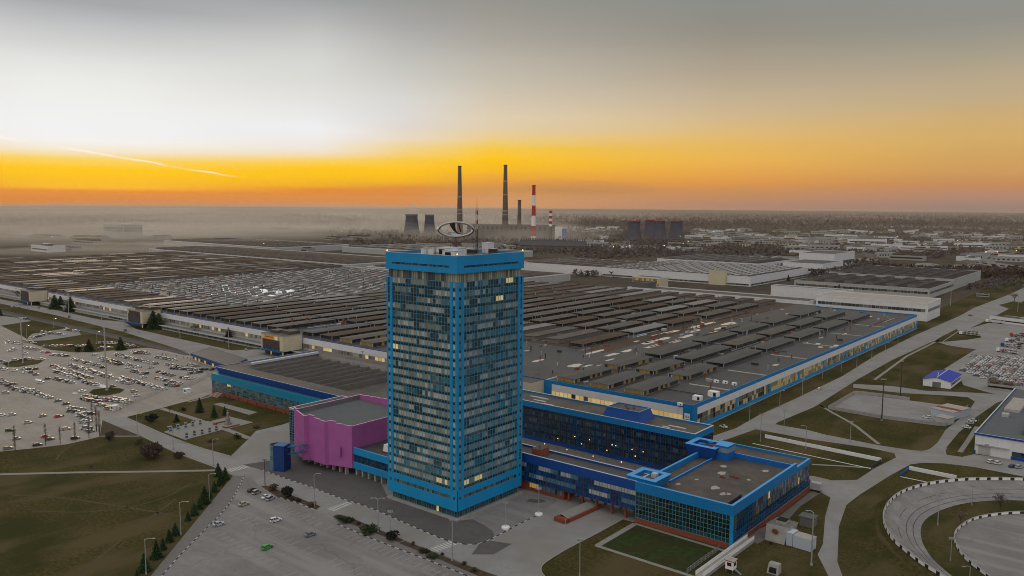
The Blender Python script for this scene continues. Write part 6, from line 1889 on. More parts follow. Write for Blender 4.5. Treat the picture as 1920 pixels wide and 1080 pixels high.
def cooling(px, yb, yt, wpx, label):
    p = at(px, yb)
    h = hgt(px, yt, p)
    FB.append((p.x, p.y, 90))
    D = math.hypot(p.x, p.y)
    w = wpx * D / F_PX * .93
    t = thing('cooling_tower', label, 'cooling tower', (p.x, p.y, 0))
    q = MB()
    K = 16
    prof = []
    for i in range(K + 1):
        z = i / K
        r = w / 2 * (1.0 - .30 * min(1, z / .85) ** .85 + .02 * max(0, z - .85) / .15)
        prof.append((r, 4 + (h - 4) * z))
    q.lathe((p.x, p.y), prof, 'tower_shell', 32)
    q.obj('shell', t, smooth=False)
    q = MB(); r = prof[-1][0]; q.lathe((p.x, p.y), [(r, h - 4.5), (r + .8, h - 4.5), (r + .8, h + .5), (r - .6, h + .5)], 'rust' if px > 1000 else 'concrete_dark', 32); q.obj('rim', t)
    q = MB()
    for i in range(24):
        a = 2 * math.pi * i / 24
        q.tube((p.x + (w / 2 + 1) * math.cos(a), p.y + (w / 2 + 1) * math.sin(a), 0), (p.x + (w / 2 - .3) * math.cos(a), p.y + (w / 2 - .3) * math.sin(a), 5), .7, .7, 'concrete_dark', 5)
    q.obj('ring_of_columns', t)['kind'] = 'stuff'


cooling(772, 441, 402, 33, 'wide cooling tower with steam, left of the roof emblem')
cooling(805.5, 441, 402.5, 25, 'narrower cooling tower just left of the roof emblem')
cooling(1188, 450, 414, 33, 'leftmost of the four cooling towers on the right')
cooling(1218, 445, 412.5, 26, 'cooling tower half hidden behind its neighbour in the group of four')
cooling(1235, 451, 414, 32, 'front cooling tower overlapping another in the group of four')
cooling(1268, 449, 414, 32, 'rightmost of the four cooling towers')

a, b = at(868, 447), at(1030, 450)
pw = thing('power_station', 'long dark boiler house at the foot of the tall chimneys', 'power station', ((a.x + b.x) / 2, (a.y + b.y) / 2, 0))
ux = (b - a).normalized(); vx = Vector((-ux.y, ux.x, 0)); c = (a + b) / 2; LL = (b - a).length
q = MB(); q.obox(c + vx * 70, ux, vx, LL, 60, 0, 46, 'concrete_dark', 'roof'); q.obj('boiler_hall', pw)
q = MB(); q.obox(c + vx * 25 + ux * 10, ux, vx, LL * .8, 30, 0, 26, 'concrete_dark', 'roof'); q.obj('turbine_hall', pw)
q = MB()
for i in range(18):
    pp = c + vx * 39.9 + ux * LL * (i / 17 - .5) * .94
    q.obox(pp, ux, vx, 6, .4, 29, 40, 'dark')
q.obj('window_row', pw)
p = at(1048, 449)
bs = thing('tall_store', 'blue and white boxy tower building right of the striped small chimney', 'building', (p.x, p.y, 0))
q = MB(); q.obox(p, ux, vx, 22, 20, 0, 42, 'whitepaint', 'roof'); q.obj('white_part', bs)
q = MB(); q.obox(p + ux * 18, ux, vx, 14, 18, 0, 34, 'blue_mid', 'roof'); q.obj('blue_part', bs)
p = at(838, 452)
q = thing('turbine_block', 'grey-brown works block behind the radio mast', 'building', (p.x, p.y, 0))
p0, p1 = at(886, 470), at(944, 467)
ux2 = (p1 - p0).normalized(); vx2 = Vector((-ux2.y, ux2.x, 0))
m_ = MB(); m_.obox((p0 + p1) / 2 + vx2 * 20, ux2, vx2, (p1 - p0).length, 40, 0, 17, 'concrete', 'roof_far'); m_.obj('body', q)
m_ = MB(); m_.obox((p0 + p1) / 2 + vx2 * 20, ux2, vx2, 12, 10, 17, 22, 'concrete_dark', 'roof_far'); m_.obj('roof_house', q)

# ------------------------------------------------------------------ far-off buildings
kinds = []


def far_mesh(kind):
    q = MB()
    if kind == 0:       # long shed, shallow gable
        q.box(-.5, .5, -.5, .5, 0, .8, 'white_old', 'roof_grey')
        q.face([(-.52, -.52, .8), (.52, -.52, .8), (.52, 0, 1), (-.52, 0, 1)], 'roof_grey'); q.face([(-.52, .52, .8), (-.52, 0, 1), (.52, 0, 1), (.52, .52, .8)], 'roof_grey')
        for s in (-.5, .5): q.face([(s, -.5, .8), (s, .5, .8), (s, 0, 1)], 'white_old')
        for i in range(6): q.box(-.44 + i * .155, -.36 + i * .155, -.503, -.5, .3, .6, 'dark')
    elif kind == 1:     # flat hall with parapet and window strip
        q.box(-.5, .5, -.5, .5, 0, .9, 'white', 'roof'); q.box(-.5, .5, -.5, -.47, .9, 1, 'white'); q.box(.47, .5, -.47, .5, .9, 1, 'white'); q.box(-.45, .45, -.504, -.5, .3, .5, 'carglass'); q.box(-.2, .1, -.2, .2, .9, 1.2, 'roof_grey')
    elif kind == 2:     # dark hall
        q.box(-.5, .5, -.5, .5, 0, .85, 'concrete', 'roof_brown'); q.box(-.4, -.1, -.4, .4, .85, 1.1, 'roof_far'); q.box(.1, .4, -.4, .4, .85, 1.1, 'roof_far'); q.box(-.45, .45, -.504, -.5, .3, .55, 'dark')
    elif kind == 3:     # house with hipped roof
        q.box(-.5, .5, -.5, .5, 0, .6, 'cream'); q.prism([(-.55, -.55), (.55, -.55), (.55, .55), (-.55, .55)], .6, 1, 'roof_brown', poly1=[(-.3, -.05), (.3, -.05), (.3, .05), (-.3, .05)])
        for i in range(3): q.box(-.38 + i * .3, -.22 + i * .3, -.504, -.5, .2, .45, 'dark')
    return q.mesh(['long_shed', 'flat_hall', 'dark_hall', 'pitched_house'][kind])


FM = [far_mesh(k) for k in range(4)]
FN = ['long_shed', 'flat_hall', 'dark_hall', 'pitched_house']
FL = ['pale long shed with shallow grey roof among the far-off trees', 'white flat-roofed hall among the far-off trees', 'grey hall with brown roof lights in the far-off works', 'small cream house with brown roof among the far-off trees']
FG = ['far-off long sheds', 'far-off white halls', 'far-off grey halls', 'far-off houses']


def far_building(px, py, kind, w, l, h, rz=0.0, label=None):
    p = at(px, py)
    o = bpy.data.objects.new(FN[kind], FM[kind]); COL.objects.link(o)
    FB.append((p.x, p.y, max(w, l)))
    o.location = (p.x, p.y, 0); o.scale = (w, l, h); o.rotation_euler = (0, 0, rz)
    tag(o, label or FL[kind], 'building', None if label else FG[kind])


rng = random.Random(11)
for _ in range(270):
    px = rng.uniform(1100, 1915)
    py = 428 + abs(rng.gauss(0, 26)) + (px - 1100) * .012
    if py > 505 or (1150 < px < 1300 and py < 455): continue
    if px < 1480 and py > 470: continue
    far_building(px, py, rng.choice([0, 0, 1, 1, 2, 3, 3]), rng.uniform(18, 75), rng.uniform(14, 45), rng.uniform(7, 13), rng.choice([0, 0, .5, 1.57]))
for _ in range(34):
    px = rng.uniform(20, 1000)
    py = rng.uniform(432, 472)
    if 690 < px < 1000 and py < 462: continue
    far_building(px, py, rng.choice([0, 1, 2, 2]), rng.uniform(40, 140), rng.uniform(25, 60), rng.uniform(8, 15), rng.choice([0, 0, .4]))
far_building(1625, 456, 1, 110, 60, 14, .3, 'white and blue sports hall standing out among the far trees on the right')
far_building(1605, 470, 1, 42, 24, 10, .1, 'bright white block-like hall below the sports hall')
far_building(1397, 462, 3, 26, 20, 13, .1, 'pale cubic building in the trees right of the cooling towers')
far_building(1860, 498, 0, 210, 9, 7, -.95, 'very long white train-like shed behind the mossy-roofed hall')
far_building(1843, 556, 2, 14, 9, 5, .1, 'blue-grey cabin in the field beyond the mossy-roofed hall')
far_building(1900, 607, 1, 40, 12, 6, -.35, 'low pale office at the top edge of the storage yard')
far_building(1877, 730, 2, 15, 9, 4.5, .05, 'small dark green kiosk behind the warehouse')
far_building(1425, 490, 1, 60, 30, 11, 0, 'blue-grey hall between the domed hall and the trees')

# distant street and yard lights
for i, (px, py, m) in enumerate(((33, 430, 0), (72, 430, 0), (152, 428, 0), (160, 436, 0), (381, 428, 1), (495, 467, 0), (563, 423, 1), (618, 423, 0), (400, 484, 0), (1281, 465, 1), (1577, 430, 1), (1593, 436, 1), (1624, 430, 1),
                                 (1659, 431, 1), (1672, 430, 1), (1473, 450, 0), (1493, 450, 0), (1443, 455, 0), (1580, 447, 0), (1337, 440, 1), (1682, 451, 0), (1848, 483, 1), (1869, 483, 2), (1275, 450, 1), (1290, 462, 0),
                                 (1245, 470, 1), (1180, 470, 0), (1150, 473, 0), (1795, 459, 1), (1905, 480, 0), (270, 437, 0), (210, 441, 0), (98, 452, 1), (640, 440, 1))):
    p = at(px, py)
    z = 12.0
    t = thing('yard_light', 'tiny glowing yard light on a mast in the far distance', 'lamp', (p.x, p.y, 0), 'far-off yard lights')
    q = MB(); q.tube((p.x, p.y, 0), (p.x, p.y, z), .2, .15, 'darksteel', 5); q.obj('post', t)
    s = 1.0
    q = MB(); q.lathe((p.x, p.y), [(.3 * s, z), (s, z + .5 * s), (s, z + 1.2 * s), (.3 * s, z + 1.7 * s)], ['lamp_warm', 'lamp_white', 'lamp_red'][m], 8); q.obj('lantern', t)

# ------------------------------------------------------------------ far woods: one mass of crowns
rs = np.random.RandomState(5)


def tufts(name, n, region, size, cols, accept=None, label=None):
    """many small leafless crowns made of tilted slivers, one mesh"""
    P = []
    while len(P) < n:
        p = region()
        if accept is None or accept(p): P.append(p)
    P = np.array(P)
    K = 9
    s = rs.uniform(size[0], size[1], n)
    V = np.zeros((n, K, 3, 3)); 
    a = rs.uniform(0, 2 * np.pi, (n, K)); rr = np.sqrt(rs.uniform(0, 1, (n, K))) * .55
    cz = rs.uniform(.15, .95, (n, K)); rr = rr * (1.15 - cz)
    cx, cyy = rr * np.cos(a), rr * np.sin(a)
    for k in range(3):
        d = rs.normal(0, 1, (n, K, 3)) * np.array([.22, .22, .26])
        V[:, :, k, 0] = cx + d[..., 0]; V[:, :, k, 1] = cyy + d[..., 1]; V[:, :, k, 2] = np.clip(cz + d[..., 2], 0, 1.2)
    V *= s[:, None, None, None]
    V[..., 0] += P[:, 0, None, None]; V[..., 1] += P[:, 1, None, None]
    V = V.reshape(-1, 3)
    nf = n * K
    me = bpy.data.meshes.new(name)
    me.vertices.add(nf * 3); me.vertices.foreach_set('co', V.astype(np.float32).ravel())
    me.loops.add(nf * 3); me.loops.foreach_set('vertex_index', np.arange(nf * 3, dtype=np.int32))
    me.polygons.add(nf); me.polygons.foreach_set('loop_start', np.arange(0, nf * 3, 3, dtype=np.int32))
    me.polygons.foreach_set('loop_total', np.full(nf, 3, dtype=np.int32))
    at_ = me.attributes.new('tint', 'FLOAT_COLOR', 'CORNER')
    cols = np.array(cols)
    c = cols[rs.randint(0, len(cols), n)] * rs.uniform(.8, 1.2, (n, 1))
    c = np.repeat(c, K * 3, axis=0)
    at_.data.foreach_set('color', np.concatenate([c, np.ones((len(c), 1))], 1).astype(np.float32).ravel())
    me.materials.append(M['wood'])
    me.update(); me.validate()
    o = bpy.data.objects.new(name, me); COL.objects.link(o)
    return tag(o, label, None, None, 'stuff')


def px_region(x0, x1, y0, y1, pw=1.0):
    def f():
        p = at(rs.uniform(x0, x1), y0 + (y1 - y0) * rs.uniform(0, 1) ** pw)
        return (p.x, p.y)
    return f


BOX = [(-720, -455, 1090, 1340), (-412, -225, 1000, 1480), (-530, -445, 1370, 1490), (-300, -185, 880, 950), (-550, -475, 1515, 1645), (-900, -550, 1090, 1570), (-1730, -690, 860, 1050), (-620, -495, 870, 1015), (-395, -295, 868, 1020), (-2060, -1070, 1075, 1405)]


def free(p):
    D = math.hypot(*p)
    for bx, by, bw in FB:
        d2 = (p[0] - bx) ** 2 + (p[1] - by) ** 2
        if d2 < (bw * .75 + 45) ** 2 and (d2 < (bw * .62) ** 2 or D < math.hypot(bx, by)): return False
    for a, b, c, d in BOX:
        if a < p[0] < b and c < p[1] < d: return False
    return not (p[0] < -183 and p[1] < 905)


BR = [(0.115, 0.088, 0.08), (0.10, 0.08, 0.075), (0.13, 0.096, 0.082), (0.09, 0.08, 0.066), (0.105, 0.09, 0.098)]
tufts('far_woods', 6500, px_region(1080, 1960, 418, 520, 1.25), (5, 12), BR, free)
tufts('far_woods', 2300, px_region(620, 1300, 414, 478, 1.1), (6, 14), BR, free)
tufts('far_woods', 9000, px_region(-60, 1980, 402.5, 425, .8), (10, 24), BR)
tufts('roadside_scrub', 420, px_region(1500, 1920, 470, 545), (3, 8), BR, free)
tufts('roadside_scrub', 420, px_region(1660, 1920, 505, 522), (7, 13), [(0.085, 0.055, 0.042), (0.07, 0.05, 0.04)], free)

# fields and bare strips on the plain, and the river that gleams under the left horizon
for i in range(46):
    px, py = rng.uniform(-50, 1950), 404 + abs(rng.gauss(0, 12)) 
    p = at(px, max(py, 403 + (px - 960) * .0068 + 3))
    D = math.hypot(p.x, p.y)
    w, l = D * rng.uniform(.02, .12), D * rng.uniform(.05, .3)
    an = rng.uniform(0, 3.14)
    u_, v_ = Vector((math.cos(an), math.sin(an), 0)), Vector((-math.sin(an), math.cos(an), 0))
    sheet('field', [p + u_ * w - v_ * l, p + u_ * w + v_ * l, p - u_ * w + v_ * l, p - u_ * w - v_ * l], .05 + i * .004, rng.choice(['grass', 'dirt', 'concrete_dark', 'roof_far', 'paving']), world=True)
sheet('river', [(-300, 391.2), (300, 390.7), (760, 390.6), (760, 391.8), (300, 392.3), (-300, 391.9)], .3, 'roof_grey')

# ------------------------------------------------------------------ trees and bushes near by
def card(mb, p, size, up, m, t, rnd):
    a = Vector((rnd.gauss(0, 1), rnd.gauss(0, 1), rnd.gauss(0, .5))).normalized()
    b = a.orthogonal().normalized() if up is None else (up - a * up.dot(a)).normalized()
    a *= size * rnd.uniform(.6, 1.2); b *= size * rnd.uniform(.5, 1.1)
    mb.face([p - a * .5, p + a * .5, p + b], m, t)


def conifer_mesh(seed):
    rnd = random.Random(seed)
    tr = MB(); tr.tube((0, 0, 0), (0, 0, .96), .018, .004, 'bark', 6)
    cr = MB()
    layers = 15
    for k in range(layers):
        f = k / (layers - 1)
        z = .07 + .88 * f
        R_ = .235 * (1 - f) ** .8 + .012
        nb = max(5, int(15 * (1 - f) + 4))
        for i in range(nb):
            a = 2 * math.pi * (i + rnd.random() * .7) / nb
            r = R_ * rnd.uniform(.7, 1.18)
            tip = Vector((r * math.cos(a), r * math.sin(a), z - .06 * (1 - f) - rnd.uniform(0, .03)))
            root = Vector((0, 0, z + .05))
            side = Vector((-math.sin(a), math.cos(a), 0)) * (.052 * (1 - f * .6))
            mid = root.lerp(tip, .55) + Vector((0, 0, .015))
            c = jit((0.022, 0.044, 0.016), .55)
            cr.face([root, mid - side, tip, mid + side], 'needles', c)
            for j in range(4):
                p = root.lerp(tip, rnd.uniform(.4, 1.0)) + Vector((rnd.gauss(0, .012), rnd.gauss(0, .012), rnd.gauss(0, .012)))
                card(cr, p, .055, None, 'needles', jit((0.026, 0.052, 0.018), .6), rnd)
    return tr.mesh('trunk'), cr.mesh('crown')


def bare_mesh(seed, spread, upright, dens=1.0):
    rnd = random.Random(seed)
    tr = MB(); cr = MB()

    def grow(p, d, l, r, dep):
        q = p + d * l
        (tr if dep < 2 else cr).tube(p, q, r, r * .65, 'bark' if dep < 2 else 'twigs', 5 if dep < 2 else 3, caps=False, t=(.055, .042, .036))
        if dep >= 4:
            for _ in range(int(4 * dens)):
                card(cr, q + Vector((rnd.gauss(0, .03), rnd.gauss(0, .03), rnd.gauss(0, .03))), .035, None, 'twigs', jit((0.12, 0.085, 0.07), .4), rnd)
            return
        n = 3 if dep else 4
        for i in range(n):
            a = 2 * math.pi * (i + rnd.random()) / n
            o = Vector((math.cos(a), math.sin(a), 0))
            dd = (d * upright + o * spread * rnd.uniform(.6, 1.3) + Vector((0, 0, .25))).normalized()
            grow(p + d * l * rnd.uniform(.55, 1.0), dd, l * rnd.uniform(.58, .82), r * .6, dep + 1)
    grow(Vector((0, 0, 0)), Vector((0, 0, 1)), .30, .022, 0)
    return tr.mesh('trunk'), cr.mesh('crown')


def poplar_mesh(seed):
    rnd = random.Random(seed)
    tr = MB(); cr = MB()
    tr.tube((0, 0, 0), (0, 0, .9), .016, .004, 'bark', 6)
    for i in range(80):
        z = rnd.uniform(.08, .8)
        a = rnd.uniform(0, 6.28)
        l = rnd.uniform(.10, .22)
        w = .075 * (1 - abs(z - .4))
        p = Vector((0, 0, z)); q = Vector((w * math.cos(a), w * math.sin(a), z + l))
        cr.tube(p, q, .0028, .0012, 'twigs', 3, caps=False, t=jit((0.11, 0.085, 0.07), .3))
        for _ in range(2):
            card(cr, p.lerp(q, rnd.uniform(.5, 1)), .022, Vector((0, 0, 1)), 'twigs', jit((0.12, 0.095, 0.075), .4), rnd)
    return tr.mesh('trunk'), cr.mesh('crown')


def bush_mesh(seed, col, n=420, spiky=False):
    rnd = random.Random(seed)
    tr = MB(); cr = MB()
    for i in range(5):
        a = 6.28 * i / 5
        tr.tube((0, 0, 0), (.25 * math.cos(a), .25 * math.sin(a), .55), .03, .012, 'bark', 4)
    lob = [(Vector((rnd.uniform(-.28, .28), rnd.uniform(-.28, .28), rnd.uniform(.3, .62))), rnd.uniform(.2, .36)) for _ in range(6)]
    for i in range(n):
        c, r = rnd.choice(lob)
        d = Vector((rnd.gauss(0, 1), rnd.gauss(0, 1), rnd.gauss(0, 1))).normalized()
        p = c + d * r * rnd.uniform(.6, 1.05)
        p.z = max(.03, p.z)
        card(cr, p, .13 if not spiky else .2, Vector((0, 0, 1)) if spiky else None, 'needles', jit(col, .55), rnd)
    return tr.mesh('stems'), cr.mesh('foliage')


def plant(name, ms, p, h, label, cat, group=None, w=None, parts=('trunk', 'crown')):
    t = thing(name, label, cat, (p.x, p.y, 0), group)
    t.rotation_euler = (0, 0, random.uniform(0, 6.28))
    w = w or h
    for nm, m in zip(parts, ms):
        o = bpy.data.objects.new(nm, m); COL.objects.link(o); o.parent = t; o.scale = (w, w, h)
    return t


CM = [conifer_mesh(s) for s in (1, 2, 3)]
BMs = [bare_mesh(s, .75, .7) for s in (4, 5)]
PM = [poplar_mesh(s) for s in (6, 7)]
BU = {'green': bush_mesh(8, (0.03, 0.042, 0.016)), 'olive': bush_mesh(9, (0.05, 0.048, 0.02)), 'brown': bush_mesh(10, (0.075, 0.05, 0.035)), 'dark': bush_mesh(11, (0.022, 0.026, 0.018), 420, True), 'twig': bush_mesh(12, (0.085, 0.06, 0.048), 300, True)}

ROWC = [(770, 1085, 1045), (812, 1052, 950), (880, 978, 878), (917, 932, 865), (952, 887, 815), (987, 850, 780), (1058, 768, 715), (1092, 738, 668), (1122, 702, 640), (1152, 672, 575), (1178, 640, 590),
        (1206, 606, 545), (1234, 572, 515), (1248, 556, 505), (1268, 538, 468), (1228, 518, 445)]
ordn = ['nearest the bottom edge', 'beside the lowest lamp post', 'third from the bottom, broad', 'fourth from the bottom, small', 'fifth from the bottom', 'sixth from the bottom, just below the second lamp post', 'small, first above the second lamp post', 'second above the second lamp post',
        'third above the second lamp post', 'tall, below the upper lamp post', 'small, at the foot of the upper lamp post', 'first above the upper lamp post', 'second above the upper lamp post', 'third above the upper lamp post', 'at the right end of the top', 'at the very top by the crossing']
for i, ((x, y, yt), lb) in enumerate(zip(ROWC, ordn)):
    p = at(x / 3, 720 + y / 3)
    h = hgt(x / 3, 720 + yt / 3, p)
    plant('spruce_tree', CM[i % 3], p, h, 'young spruce in the lawn row, ' + lb, 'tree', 'spruces along the lawn', w=h * 1.6)
for i, (x, y, yt, lb) in enumerate(((374.5, 773, 746, 'tall spruce on the garden lawn left of the statue'), (401.5, 782, 760, 'shorter spruce on the garden lawn nearest the statue'), (331, 791, 776, 'small low spruce on the garden lawn by the path'),
                                    (421.5, 778, 762, 'thin brown conifer right behind the statue'), (103, 579, 553, 'left spruce of the dark pair by the second gate pavilion'), (114, 579, 555, 'taller right spruce of the dark pair by the second gate pavilion'),
                                    (133, 584, 557, 'dark broad spruce by a mast on the boulevard'), (288, 616, 582, 'left of two spruces beside the middle gate pavilion'), (298.5, 616, 587, 'right of two spruces beside the middle gate pavilion'),
                                    (429, 640, 615, 'pine on the verge left of the nearest gate pavilion'), (167, 658, 636, 'dark pine on the grass at the top of the car park'), (226.5, 656, 632, 'lone dark spruce on the edge of the upper car park'),
                                    (0, 592, 576, 'dark spruce cut by the left edge'), (1572.6, 551, 533, 'dark spruce before the mossy-roofed hall'), (1620, 551, 539, 'small spruce before the mossy-roofed hall'), (1478, 527, 515, 'spruce between the domed hall and the mossy-roofed hall'))):
    p = at(x, y); h = hgt(x, yt, p)
    plant('spruce_tree', CM[i % 3], p, h, lb, 'tree', w=h * (2.0 if i in (4, 5, 6, 7, 8, 9, 10, 11, 2) else 1.4))
for i, (x, y, yt, lb) in enumerate(((28.5, 845, 800, 'bare poplar at the left end of the row below the car park'), (86, 835, 795, 'second bare poplar from the left below the car park'), (113, 832, 800, 'thin bare poplar third from the left'),
                                    (141, 827, 792, 'bare poplar fourth from the left, beside a parked car'), (167, 822, 785, 'bare poplar fifth from the left'), (187, 818, 772, 'tall bare poplar at the corner of the car park'),
                                    (181, 809, 763, 'bare poplar behind the corner one'), (173, 792, 757, 'slim bare poplar nearest the dense group of cars'))):
    p = at(x, y); h = hgt(x, yt, p)
    plant('poplar_tree', PM[i % 2], p, h * 1.15, lb, 'tree', 'bare poplars below the car park')
for i, (x, y, yt, w, lb) in enumerate(((1876, 963, 915, 1.0, 'leafless round tree between track and inner arena'), (1801, 986, 948, .9, 'smaller leafless tree at the arena barrier'), (200, 590, 565, 1.1, 'leafless tree on the boulevard verge between two pavilions'),
                                       (366, 627, 602, 1.2, 'leafless tree on the boulevard verge right of the middle pavilion'), (33, 560, 540, 1.1, 'leafless tree by the farthest gate pavilion'), (318, 773, 758, 1.0, 'small leafless tree on the garden lawn'),
                                       (171, 886, 866, .8, 'small bare tree on the lawn path'), (1420, 532, 522, 1.2, 'leafless tree before the domed white hall'), (1902, 565, 546, 1.5, 'leafless tree by the upper right road'))):
    p = at(x, y); h = hgt(x, yt, p)
    plant('bare_tree', BMs[i % 2], p, h * 1.05, lb, 'tree', w=h * w)
for (x, y, wpx, kind, hh, lb) in ((510, 919, 20, 'brown', .7, 'rounded russet bush at the left end of the planted median'), (537, 933, 25, 'dark', .85, 'dark spiky bush in the first planted median'), (548, 938, 11, 'olive', .7, 'small olive bush right of the spiky one'),
                                  (561, 941, 14, 'brown', .6, 'low russet bush in the first planted median'), (582, 950, 17, 'brown', .6, 'russet bush at the right end of the first median'), (636, 973, 18, 'olive', .5, 'low bush at the left tip of the second median'),
                                  (651, 980, 28, 'green', .45, 'wide clipped dark bush in the second median'), (688, 998, 37, 'green', .45, 'widest clipped bush in the second median'), (671, 984, 9, 'twig', .8, 'twiggy little bush between the clipped ones'),
                                  (735, 1014, 25, 'dark', .75, 'dark upright bush at the end of the second median'), (775, 1023, 9, 'twig', 1, 'small twiggy bush at the tip of the third median'), (795, 1037, 23, 'green', .45, 'clipped bush left in the third median by the crossing'),
                                  (812, 1045, 23, 'green', .45, 'clipped bush right in the third median by the crossing'), (829, 1042, 8, 'twig', .9, 'twiggy bush behind the clipped pair'), (870, 1060, 11, 'olive', .9, 'round olive bush below the lamp post'), (889, 1072, 15, 'olive', .7, 'low olive bush near the bottom edge'),
                                  (285, 791, 21, 'dark', .7, 'dark sprawling bush on the garden lawn'), (345, 770, 13, 'brown', .6, 'russet bush by the garden path'), (445, 823, 13, 'green', .9, 'dark green bush at the corner of the lower garden lawn'), (396, 829, 14, 'brown', .4, 'low brown bush on the lower garden lawn'),
                                  (480, 803, 14, 'brown', .5, 'low brown bush on the statue lawn'), (287, 862, 44, 'twig', .75, 'large leafless thicket on the lawn beside the avenue'), (335, 860, 22, 'twig', .6, 'smaller leafless thicket on the lawn beside the avenue'), (208, 827, 16, 'twig', 1.2, 'bare scrub on the upper lawn'),
                                  (146, 660, 14, 'olive', .7, 'olive bush at the top of the car park'), (262, 832, 14, 'twig', .6, 'low bare scrub by the avenue'), (1445, 1020, 8, 'olive', .6, 'scrub beside the service yard')):
    p = at(x, y)
    D = math.hypot(p.x, p.y)
    w = wpx * D / F_PX * 1.05
    plant('bush', BU[kind], p, w * hh, lb, 'bush', w=w, parts=('stems', 'foliage'))


# ------------------------------------------------------------------ lamps and masts
def lamp(bx, by, tx, ty, label, kind='arm', side=None, lit=None, group=None, m='steel', name='street_lamp'):
    p = at(bx, by)
    h = hgt(bx, ty, p)
    t = thing(name, label, 'street lamp', (p.x, p.y, 0), group)
    q = MB()
    r = max(.10, h * .012)
    q.tube((p.x, p.y, 0), (p.x, p.y, h * .97 if kind == 'arm' else h), r * 1.3, r * .8, m, 8)
    q.tube((p.x, p.y, 0), (p.x, p.y, .8), r * 2, r * 1.9, 'concrete', 8)
    q.obj('post', t)
    D = math.hypot(p.x, p.y)
    dx = (tx - bx) * D / F_PX
    side_v = RT.copy(); side_v.z = 0; side_v.normalize()
    if kind == 'arm':
        arms = [1 if dx >= 0 else -1] if side is None else side
        for s in arms:
            e = Vector((p.x, p.y, h)) + side_v * s * max(1.6, abs(dx))
            q = MB(); q.tube((p.x, p.y, h * .96), Vector((p.x, p.y, h * .96)).lerp(e, .5) + Vector((0, 0, .3)), r * .8, r * .6, m, 6); q.tube(Vector((p.x, p.y, h * .96)).lerp(e, .5) + Vector((0, 0, .3)), e, r * .6, r * .5, m, 6); q.obj('arm', t)
            q = MB(); q.obox(e + side_v * s * .5, side_v, Vector((-side_v.y, side_v.x, 0)), 0.9, .32, h - .1, h + .1, 'steel' if not lit else lit); q.obj('lamp_head', t)
    else:
        q = MB()
        q.obox(Vector((p.x, p.y, 0)), side_v, Vector((-side_v.y, side_v.x, 0)), 2.6 if kind == 'mast' else 1.8, .25, h - .15, h + .1, m); q.obj('crossbar', t)
        for i in range(4 if kind == 'mast' else 3):
            c = Vector((p.x, p.y, 0)) + side_v * ((i - 1.5) * .75 if kind == 'mast' else (i - 1) * .7)
            q = MB(); q.obox(c, side_v, Vector((-side_v.y, side_v.x, 0)), .42, .42, h + .1, h + .6, 'steel' if not lit else lit); q.obj('floodlight', t)
    if kind == 'base':
        q = MB(); q.lathe((p.x, p.y), [(1.5, 0.12), (1.5, .7), (1.2, .9), (.3, .95)], 'whitepaint', 16); q.obj('round_base', t)
    return t


lamp(43, 681, 37.5, 596, 'tall floodlight mast on the left grass island of the car park', 'mast')
lamp(200.5, 732, 194, 613, 'tall floodlight mast on the round grass island of the car park', 'mast')
lamp(50, 633, 50, 610, 'glowing lamp on the grass above the car park, left', 'arm', lit='lamp_white')
lamp(182, 643, 182.5, 622, 'glowing lamp on the grass above the car park, right', 'arm', lit='lamp_white')
lamp(101, 615, 101.5, 597, 'glowing lamp by the tram bed', 'arm', lit='lamp_white')
lamp(6, 656, 7, 643, 'glowing lamp at the left edge of the car park', 'arm', lit='lamp_white')
lamp(17.5, 700, 16.5, 672, 'thin lamp post beside the left grass island', 'arm')
for (bx, by, ty, lb) in ((129, 588, 552, 'pale mast on the boulevard beside the dark spruces'), (190.7, 601.7, 573, 'pale mast on the boulevard left of the middle pavilion'), (337.7, 635, 605, 'pale mast on the boulevard right of the middle pavilion'),
                         (429, 653, 615, 'pale mast on the boulevard before the pine'), (537.7, 665, 632, 'pale mast standing before the nearest gate pavilion'), (31, 563, 541, 'pale mast by the farthest gate pavilion'), (680, 700, 660, 'pale mast behind the exhibition block')):
    lamp(bx, by, bx, ty, lb, 'mast2')
lamp(257.7, 817, 262, 775, 'street lamp where the lot path meets the avenue')
lamp(325, 843, 323, 800, 'street lamp on the avenue opposite the info stands', side=[-1])
lamp(400, 873, 407, 823, 'street lamp on the avenue above the zebra crossing')
lamp(393, 943, 402, 888, 'street lamp at the upper end of the spruce row')
lamp(339, 1003, 350, 940, 'street lamp in the middle of the spruce row')
lamp(274, 1077, 287, 1009, 'street lamp at the lower end of the spruce row')
lamp(590, 950, 598, 888, 'street lamp on the median below the stair drum')
lamp(497, 912, 490, 862, 'plain post with traffic sign at the tip of the median', 'mast2', m='darksteel')
lamp(709, 998, 708, 934, 'two-armed street lamp on the second median', side=[-1, 1])
lamp(848, 1052, 850, 975, 'pale post on the third median before the tower', 'mast2')
lamp(1010, 966, 1010.7, 917, 'floodlight on a white round base on the terrace', 'base')
lamp(948, 991, 956, 943, 'sign post on a white round base at the terrace kerb', 'base')
lamp(1086.7, 1080, 1090, 1013, 'tall pale post on the grass at the bottom edge', 'mast2')
lamp(732, 1000, 731, 960, 'thin sign post with white disc on the second median', 'mast2')
lamp(1521, 1060, 1513, 957, 'street lamp with arm beside the service yard', side=[-1])
lamp(1425.7, 828, 1427, 778, 'lamp at the left end of the long white ramp', 'mast2')
lamp(1510.7, 842, 1507, 798, 'lamp standing in the long white ramp', side=[-1])
lamp(1594, 830, 1596, 792, 'lamp on the grass between ramp and walled yard', 'mast2')
lamp(1470, 802, 1471, 771, 'lamp at the bend of the plant road', 'mast2')
lamp(1405, 790, 1408, 756, 'lamp on the verge nearest the plant corner')
lamp(1461.7, 763, 1464, 732, 'second lamp on the verge along the plant')
lamp(1504, 742, 1505, 710, 'third lamp on the verge along the plant', 'mast2')
